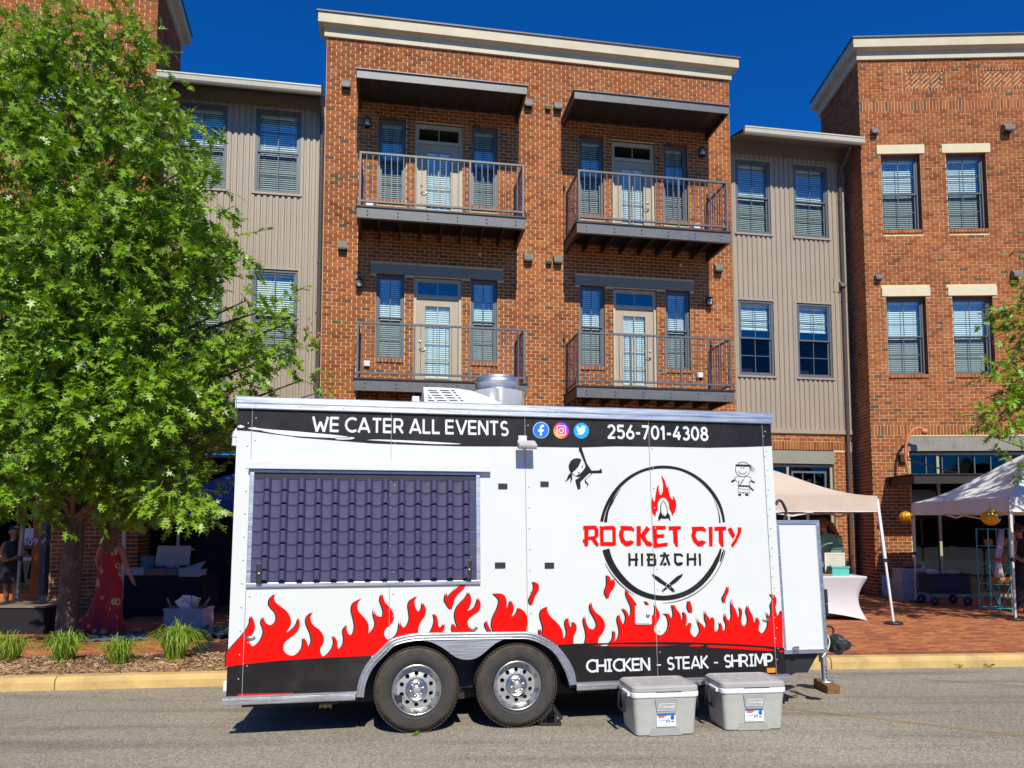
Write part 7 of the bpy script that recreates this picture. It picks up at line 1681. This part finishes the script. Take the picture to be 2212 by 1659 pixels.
q=MB(); q.box(lpx(280),lpx(390),YD-.012,YD+.01,lpz(660),lpz(618)); q.build('small_notice',M_PAPER,dr)
q=MB(); q.box(lpx(488),lpx(560),YD,YD+.06,.08,3.3); q.build('grey_post',mat('slate_grey_post',(.13,.16,.17),.6),lb)
q=MB(); q.box(lpx(560),lpx(600),YD-.02,YD+.06,.08,3.3); q.build('dark_post',M_FRAME,lb)
q=MB(); q.box(lpx(602),lpx(700),YD+.02,YD+.07,lpz(1200),lpz(440)); q.build('green_panel',M_GRN,lb)
q=MB(); q.box(lpx(602),lpx(745),YD+.02,YD+.05,lpz(438),3.3); q.build('pane',M_GLASS,lb)
q=MB(); q.box(lpx(702),lpx(745),YD+.0,YD+.05,.08,lpz(440)); q.build('dark_post',M_FRAME,lb)
q=MB(); q.box(lpx(747),lpx(800),YD-.02,YD+.06,.08,3.3); q.build('oak_post',M_OAK,lb)
q=MB(); q.box(-3.7,lpx(810)+.05,YD+.9,YD+3,.0,3.6,0,skip=(0,)); q.build('dark_interior',M_DARK,lb)
q=MB(); q.box(-3.65,-1.55,YD,YD+.05,3.3,3.6); q.build('sign_band',M_GREYLINTEL,lb)
# ================================================================== PLANTS
import numpy as np
def leafmat(name,c1,c2,c3=None):
    m,t,b=nodes(name); g=t.nodes.new('ShaderNodeNewGeometry')
    st=((0,c1),(.55,c2),(.93,c2 if c3 is None else c2),(1,c3 or c2))
    c=ramp(t,g.outputs['Random Per Island'],st)
    t.links.new(c,b.inputs['Base Color']); setp(b,Roughness=.42); b.inputs['Specular IOR Level'].default_value=.55
    tr_=t.nodes.new('ShaderNodeBsdfTranslucent'); mx=t.nodes.new('ShaderNodeMixShader'); mx.inputs[0].default_value=.24
    br=mixc(t,1,c,(1.5,1.45,.5),'MULTIPLY'); t.links.new(br,tr_.inputs[0])
    t.links.new(b.outputs[0],mx.inputs[1]); t.links.new(tr_.outputs[0],mx.inputs[2]); t.links.new(mx.outputs[0],t.nodes['Material Output'].inputs[0]); return m
M_LEAF=leafmat('oak_leaf',(.065,.150,.006),(.215,.360,.016),(.38,.42,.06)); M_GRASS=leafmat('liriope_leaf',(.11,.22,.015),(.27,.40,.035),(.36,.34,.07))
def bark():
    m,t,b=nodes('oak_bark'); v=texco(t,(1,1,.35)); c=ramp(t,noise(t,v,9,6,.7),((.3,(.045,.035,.024)),(.62,(.15,.12,.085)))); s_=texco(t); l=ramp(t,noise(t,s_,11,4,.6),((.60,(0,0,0)),(.68,(.7,.7,.7)))); c=mixc(t,l,c,(.32,.30,.22)); t.links.new(c,b.inputs['Base Color']); setp(b,Roughness=.95); bump(t,b,noise(t,v,18,5),1.0,.02); return m
M_BARK=bark()
half=[(.035,.10),(.20,.10),(.045,.22),(.27,.30),(.36,.42),(.06,.44),(.30,.66),(.30,.74),(.05,.64),(.13,.88)]
tpl=[(0,0,0),(0,.25,.0),(0,.5,0),(0,.75,0),(0,1.0,-.08)]
def leaf_template(L=.13):
    V=[];F=[]
    V+=[(0,0,0),(0,.28,.01),(0,.56,0),(0,1.02,-.10)]
    for s_ in (1,-1):
        n=len(V); P=[(.03,.14),(.24,.13),(.07,.27),(.36,.40),(.08,.48),(.30,.74),(.07,.70)]
        V+=[(s_*x,y,.10*x-.06*y*y) for x,y in P]
        T_=[(0,n,1),(n,n+1,n+2),(n,n+2,1),(1,n+2,n+4),(n+2,n+3,n+4),(1,n+4,2),(2,n+4,n+6),(n+4,n+5,n+6),(2,n+6,3)]
        F+=[t if s_==1 else t[::-1] for t in T_]
    return np.array(V)*L,np.array(F)
def rotmats(n,rng,ydir,spread):
    """random frames whose local y follows ydir with some spread; z mostly up"""
    d=ydir+rng.normal(0,spread,(n,3)); d/=np.linalg.norm(d,axis=1)[:,None]
    up=np.array([0,0,1.])+rng.normal(0,.45,(n,3))+np.array([0.08,-.45,0]); x=np.cross(d,up); x/=np.linalg.norm(x,axis=1)[:,None]; z=np.cross(x,d)
    return np.stack([x,d,z],2)
def leafmesh(name,pos,dirs,rng,mat_,parent,L=.13,spread=.35,sz=(.45,1.25)):
    V,F=leaf_template(L); n=len(pos); Rm=rotmats(n,rng,dirs,spread); sc=rng.uniform(sz[0],sz[1],(n,1,1))
    P=np.einsum('nij,kj->nki',Rm,V)*sc+pos[:,None,:]; k=len(V); FF=(F[None]+np.arange(n)[:,None,None]*k).reshape(-1,3)
    me=bpy.data.meshes.new(name); me.vertices.add(n*k); me.vertices.foreach_set('co',P.reshape(-1)); m_=len(FF); me.loops.add(m_*3); me.loops.foreach_set('vertex_index',FF.reshape(-1).astype(np.int32)); me.polygons.add(m_); me.polygons.foreach_set('loop_start',np.arange(0,m_*3,3,dtype=np.int32)); me.update(calc_edges=True); me.materials.append(mat_)
    ob=bpy.data.objects.new(name,me); COL.objects.link(ob); ob.parent=parent; return ob
def tree(base,label,lobes,trunk_r,trunk_top,nsp,rng,group=None,name='oak_tree',per=11,L=.13,single=300):
    """lobes: (centre Vector, radius)"""
    r=empty(name,loc=base); tag(r,label,'tree',group); O=np.array(base)
    q=MB(); H=trunk_top
    tp_=[Vector((0,0,-.05)),Vector((0.0,0,.1)),Vector((.02,0,.6)),Vector((.04,.02,1.6)),Vector((.0,.05,2.8)),Vector((.05,.0,4.5)),Vector((0,.02,H))]
    rr=[trunk_r*1.2,trunk_r*1.05,trunk_r*.98,trunk_r*.9,trunk_r*.72,trunk_r*.45,trunk_r*.08]
    q.tube(tp_,rr,20); q.build('trunk',M_BARK,r)
    lb=MB(); random.seed(9)
    for c,rad in lobes:
        c=Vector(c)-Vector(base); zb=max(1.7,min(H*.85,c.z-.35*math.hypot(c.x,c.y)-.2)); s_=Vector((.02,.02,zb)); f=zb/H; r0=trunk_r*(.38 if f<.5 else .2)
        m1=s_.lerp(c,.35)+Vector((random.uniform(-.1,.1),random.uniform(-.1,.1),.12)); m2=s_.lerp(c,.7)+Vector((random.uniform(-.1,.1),random.uniform(-.1,.1),.1)); lb.tube([s_,m1,m2,c],[r0,r0*.7,r0*.4,r0*.15],7)
    lb.build('limbs',M_BARK,r,kind='stuff')
    tot=sum(rad**2.3 for c,rad in lobes); pos=[];dr=[]; tw=MB()
    for c,rad in lobes:
        c=np.array(c)-O; n=max(3,int(nsp*rad**2.3/tot))
        for _ in range(n):
            d=rng.normal(0,1,3); d/=np.linalg.norm(d); d[2]*=.8; ra=rad*rng.uniform(.35,1.05)**.6; p=c+d*ra
            if mnoise.noise(Vector(p*1.5)+Vector((3,1,7)))<-.03 and rng.random()<.92: continue
            out=d*.8+np.array([0,-.1,-.25])+rng.normal(0,.45,3); out/=np.linalg.norm(out); Lt=rng.uniform(.22,.48)
            if rng.random()<.5: tw.tube([tuple(p-out*.05),tuple(p+out*Lt)],[.006,.002],3,caps=False)
            m=int(per*rng.uniform(.6,1.4))
            for k in range(m):
                f=(k+.5)/m; side=rng.normal(0,1,3); side-=out*side.dot(out); side/=np.linalg.norm(side)
                pos.append(p+out*Lt*f); dd=out*(.5+.6*f)+side*.75+np.array([0,0,-.25]); dr.append(dd)
    tw.build('twigs',M_BARK,r,kind='stuff')
    pos=np.array(pos); dr=np.array(dr); dist=np.linalg.norm(pos+O-np.array([0,0,CZ]),axis=1); vis=np.where((pos[:,0]+O[0])/(pos[:,1]+O[1])>-.70,dist,1e9); od=np.argsort(vis); one=od[:single]; rest=od[single:]
    o=leafmesh('foliage',pos[rest],dr[rest],rng,M_LEAF,r,L=L); tag(o,kind='stuff')
    if single:
        V,F=leaf_template(L); me=bpy.data.meshes.new('leaf'); me.from_pydata([tuple(v) for v in V],[],[tuple(int(a) for a in f) for f in F]); me.materials.append(M_LEAF)
        Rm=rotmats(single,rng,dr[one],.35)
        for i,k in enumerate(one):
            m=Matrix([list(Rm[i][j])+[float(pos[k][j])] for j in range(3)]+[[0,0,0,1]]); inst('leaf',me,r,M=m)
    return r
rng=np.random.default_rng(5)
TB=Vector((-6.56,10.7,.12))
Lb=[]
for (x,y,rp) in ((50,100,74),(150,96,64),(245,84,55),(300,116,52),(335,160,45),(30,220,110),(150,230,105),(270,240,95),(355,290,75),(410,250,28),(45,380,125),(185,390,120),(315,410,110),(420,420,62),(445,340,38),(50,540,135),(200,550,135),(350,560,110),(452,560,55),(490,520,28),(50,700,135),(200,720,140),(350,720,120),(450,700,75),(530,650,34),(560,720,62),(625,760,48),(645,690,26),(600,660,26),(655,820,30),(50,870,130),(190,890,125),(320,880,115),(420,830,60),(500,790,55),(560,820,40),(430,950,60),(350,1010,80),(470,960,34),(50,1020,100),(170,1040,88),(280,1050,80),(420,1050,62),(480,1040,30),(60,1090,38),(320,1090,40),(225,1080,36),(680,850,16),(520,560,16)):
    for Yd,kf in ((9.3,1.0),(11.3,.9)):
        if rp<50 and Yd>11: continue
        Yv=Yd+.35*math.sin(x*.7+y)
        if rp<50: Yv=10.2+.5*math.sin(x+y)
        p=atY(x,y,Yv); Lb.append((p,rp*kf*Yv/1550))
for (x,y,rp) in ((-90,200,150),(-110,480,160),(-110,760,160),(-80,980,130)): 
    p=atY(x,y,10.2); Lb.append((p,rp*10.2/1550))
tree(TB,'large oak tree with bright green lobed leaves at the left',Lb,.145,9.2,10500,rng,per=12,L=.155)
# autumn-brown sprig
p=atY(672,715,10.0); sp=np.array([[0,0,0]]*26)+rng.normal(0,.09,(26,3))
q=leafmesh('brown_sprig',sp+np.array(p),rng.normal(0,1,(26,3)),rng,leafmat('dry_leaf',(.30,.12,.04),(.42,.20,.08)),None,L=.11)
q.parent=[o for o in bpy.data.objects if o.name=='oak_tree'][0]; q.matrix_parent_inverse=Matrix.Translation(-TB)
tag(q,kind='stuff')
# right tree: trunk beyond the frame
rng=np.random.default_rng(8)
R2=[]
for (x,y,rp,Yv) in ((2225,560,26,11),(2180,600,0,11),(2240,700,70,11),(2185,790,34,11),(2165,760,18,11),(2215,850,70,11),(2150,850,40,11.2),(2190,930,50,11),(2235,950,60,11),(2165,900,34,10.8),(2205,980,30,10.8),(2290,640,110,11.2),(2330,820,130,11.2),(2400,700,140,11.5),(2420,900,130,11),(2330,500,100,11.2),(2160,950,14,11)):
    if rp: R2.append((atY(x,y,Yv),rp*Yv/1550))
tree(Vector((9.6,11.1,.075)),'young oak tree reaching in at the right edge',R2,.09,6.2,1500,rng,per=10)
# liriope clumps
def clump(x,y,wd,ht,n,label,rs):
    rg=random.Random(rs); z0=.14; q=MB()
    for k in range(n):
        a=rg.uniform(0,6.283); ln=ht*rg.uniform(.75,1.3); sp=wd*.62*math.sqrt(rg.uniform(.02,1.0)); w_=rg.uniform(.004,.0075); b=Vector((rg.uniform(-.09,.09),rg.uniform(-.07,.07),0)); d=Vector((math.cos(a),math.sin(a)*.85,0)); s_=Vector((-d.y,d.x,0))*w_; P=[]
        N=7; dr_=min(1,sp/(wd*.5))
        for i in range(N+1):
            f=i/N; P.append(b+d*sp*f+Vector((0,0,ln*(math.sin(min(f*1.25,1.0)*1.5708)*(1-.15*dr_)-dr_*.95*max(0,f-.35)**1.4))))
        V=[];
        for i,p in enumerate(P):
            ww=(1-(i/N)**2.5)*1.0+.03; V+=[p-s_*ww,p+s_*ww]
        q.add(V,[(2*i,2*i+1,2*i+3,2*i+2) for i in range(N)],0,False)
    r=empty('grass_clump',loc=(x,y,z0)); tag(r,label,'grass clump','grass clumps in the planting bed'); o=q.build('blades',M_GRASS,r); tag(o,kind='stuff')
for k,(px_,by,wd,ht,n,lb_) in enumerate(((5,1432,.62,.34,190,'grass clump cut by the left edge of the photo'),(124,1432,.66,.36,260,'grass clump in front of the tree trunk'),(245,1434,.58,.30,190,'smallest grass clump, below the red dress'),(370,1428,.72,.43,420,'tallest and fullest grass clump, nearest the trailer'),(-95,1434,.62,.34,150,'grass clump just outside the left edge'))):
    if px_<-50: continue
    g_=ground(px_,by,.14); clump(g_.x,g_.y+.12,wd,ht,n,lb_,k+3)
# fallen leaves on the road and weeds at the kerb
q=MB(); random.seed(17)
lv=[]
for (x,y) in ((888,1590),(262,1488)):
    g_=ground(x,y,.006); lv.append((g_.x,g_.y,roadz(g_.x,g_.y)+.008))
for i,p in enumerate(lv):
    o=leafmesh('fallen_leaf',np.array([[0,0,0.]]*(3 if i==0 else 1))+rng.normal(0,.012,(3 if i==0 else 1,3))*np.array([1,1,.1]),np.array([[1,.3,0.]]*(3 if i==0 else 1)),rng,M_LEAF,None,L=.10,spread=.6); o.location=p
    tag(o,['green leaf cluster on the asphalt in front of the rear tyre','green leaf at the foot of the kerb at left'][i],'leaf')
for k,(x,y,lb_) in enumerate(((2127,1437,'small weed at the foot of the kerb at right'),(2075,1441,'tiny weed left of the bigger one by the kerb'))):
    g_=ground(x,y,-.05); q=MB(); rg=random.Random(k)
    for j in range(22-8*k):
        a=rg.uniform(0,6.28); l_=rg.uniform(.03,.08); q.add([(0,0,0),(math.cos(a)*l_*.5-.004,math.sin(a)*l_*.5,l_*.7),(math.cos(a)*l_,math.sin(a)*l_,l_*.6),(math.cos(a)*l_*.5+.004,math.sin(a)*l_*.5+.004,l_*.5)],[(0,1,2,3)])
    o=q.build('weed',M_GRASS,None); o.location=(g_.x,kerbY(g_.x)-.03,roadz(g_.x,g_.y)); tag(o,lb_,'weed',None,None)
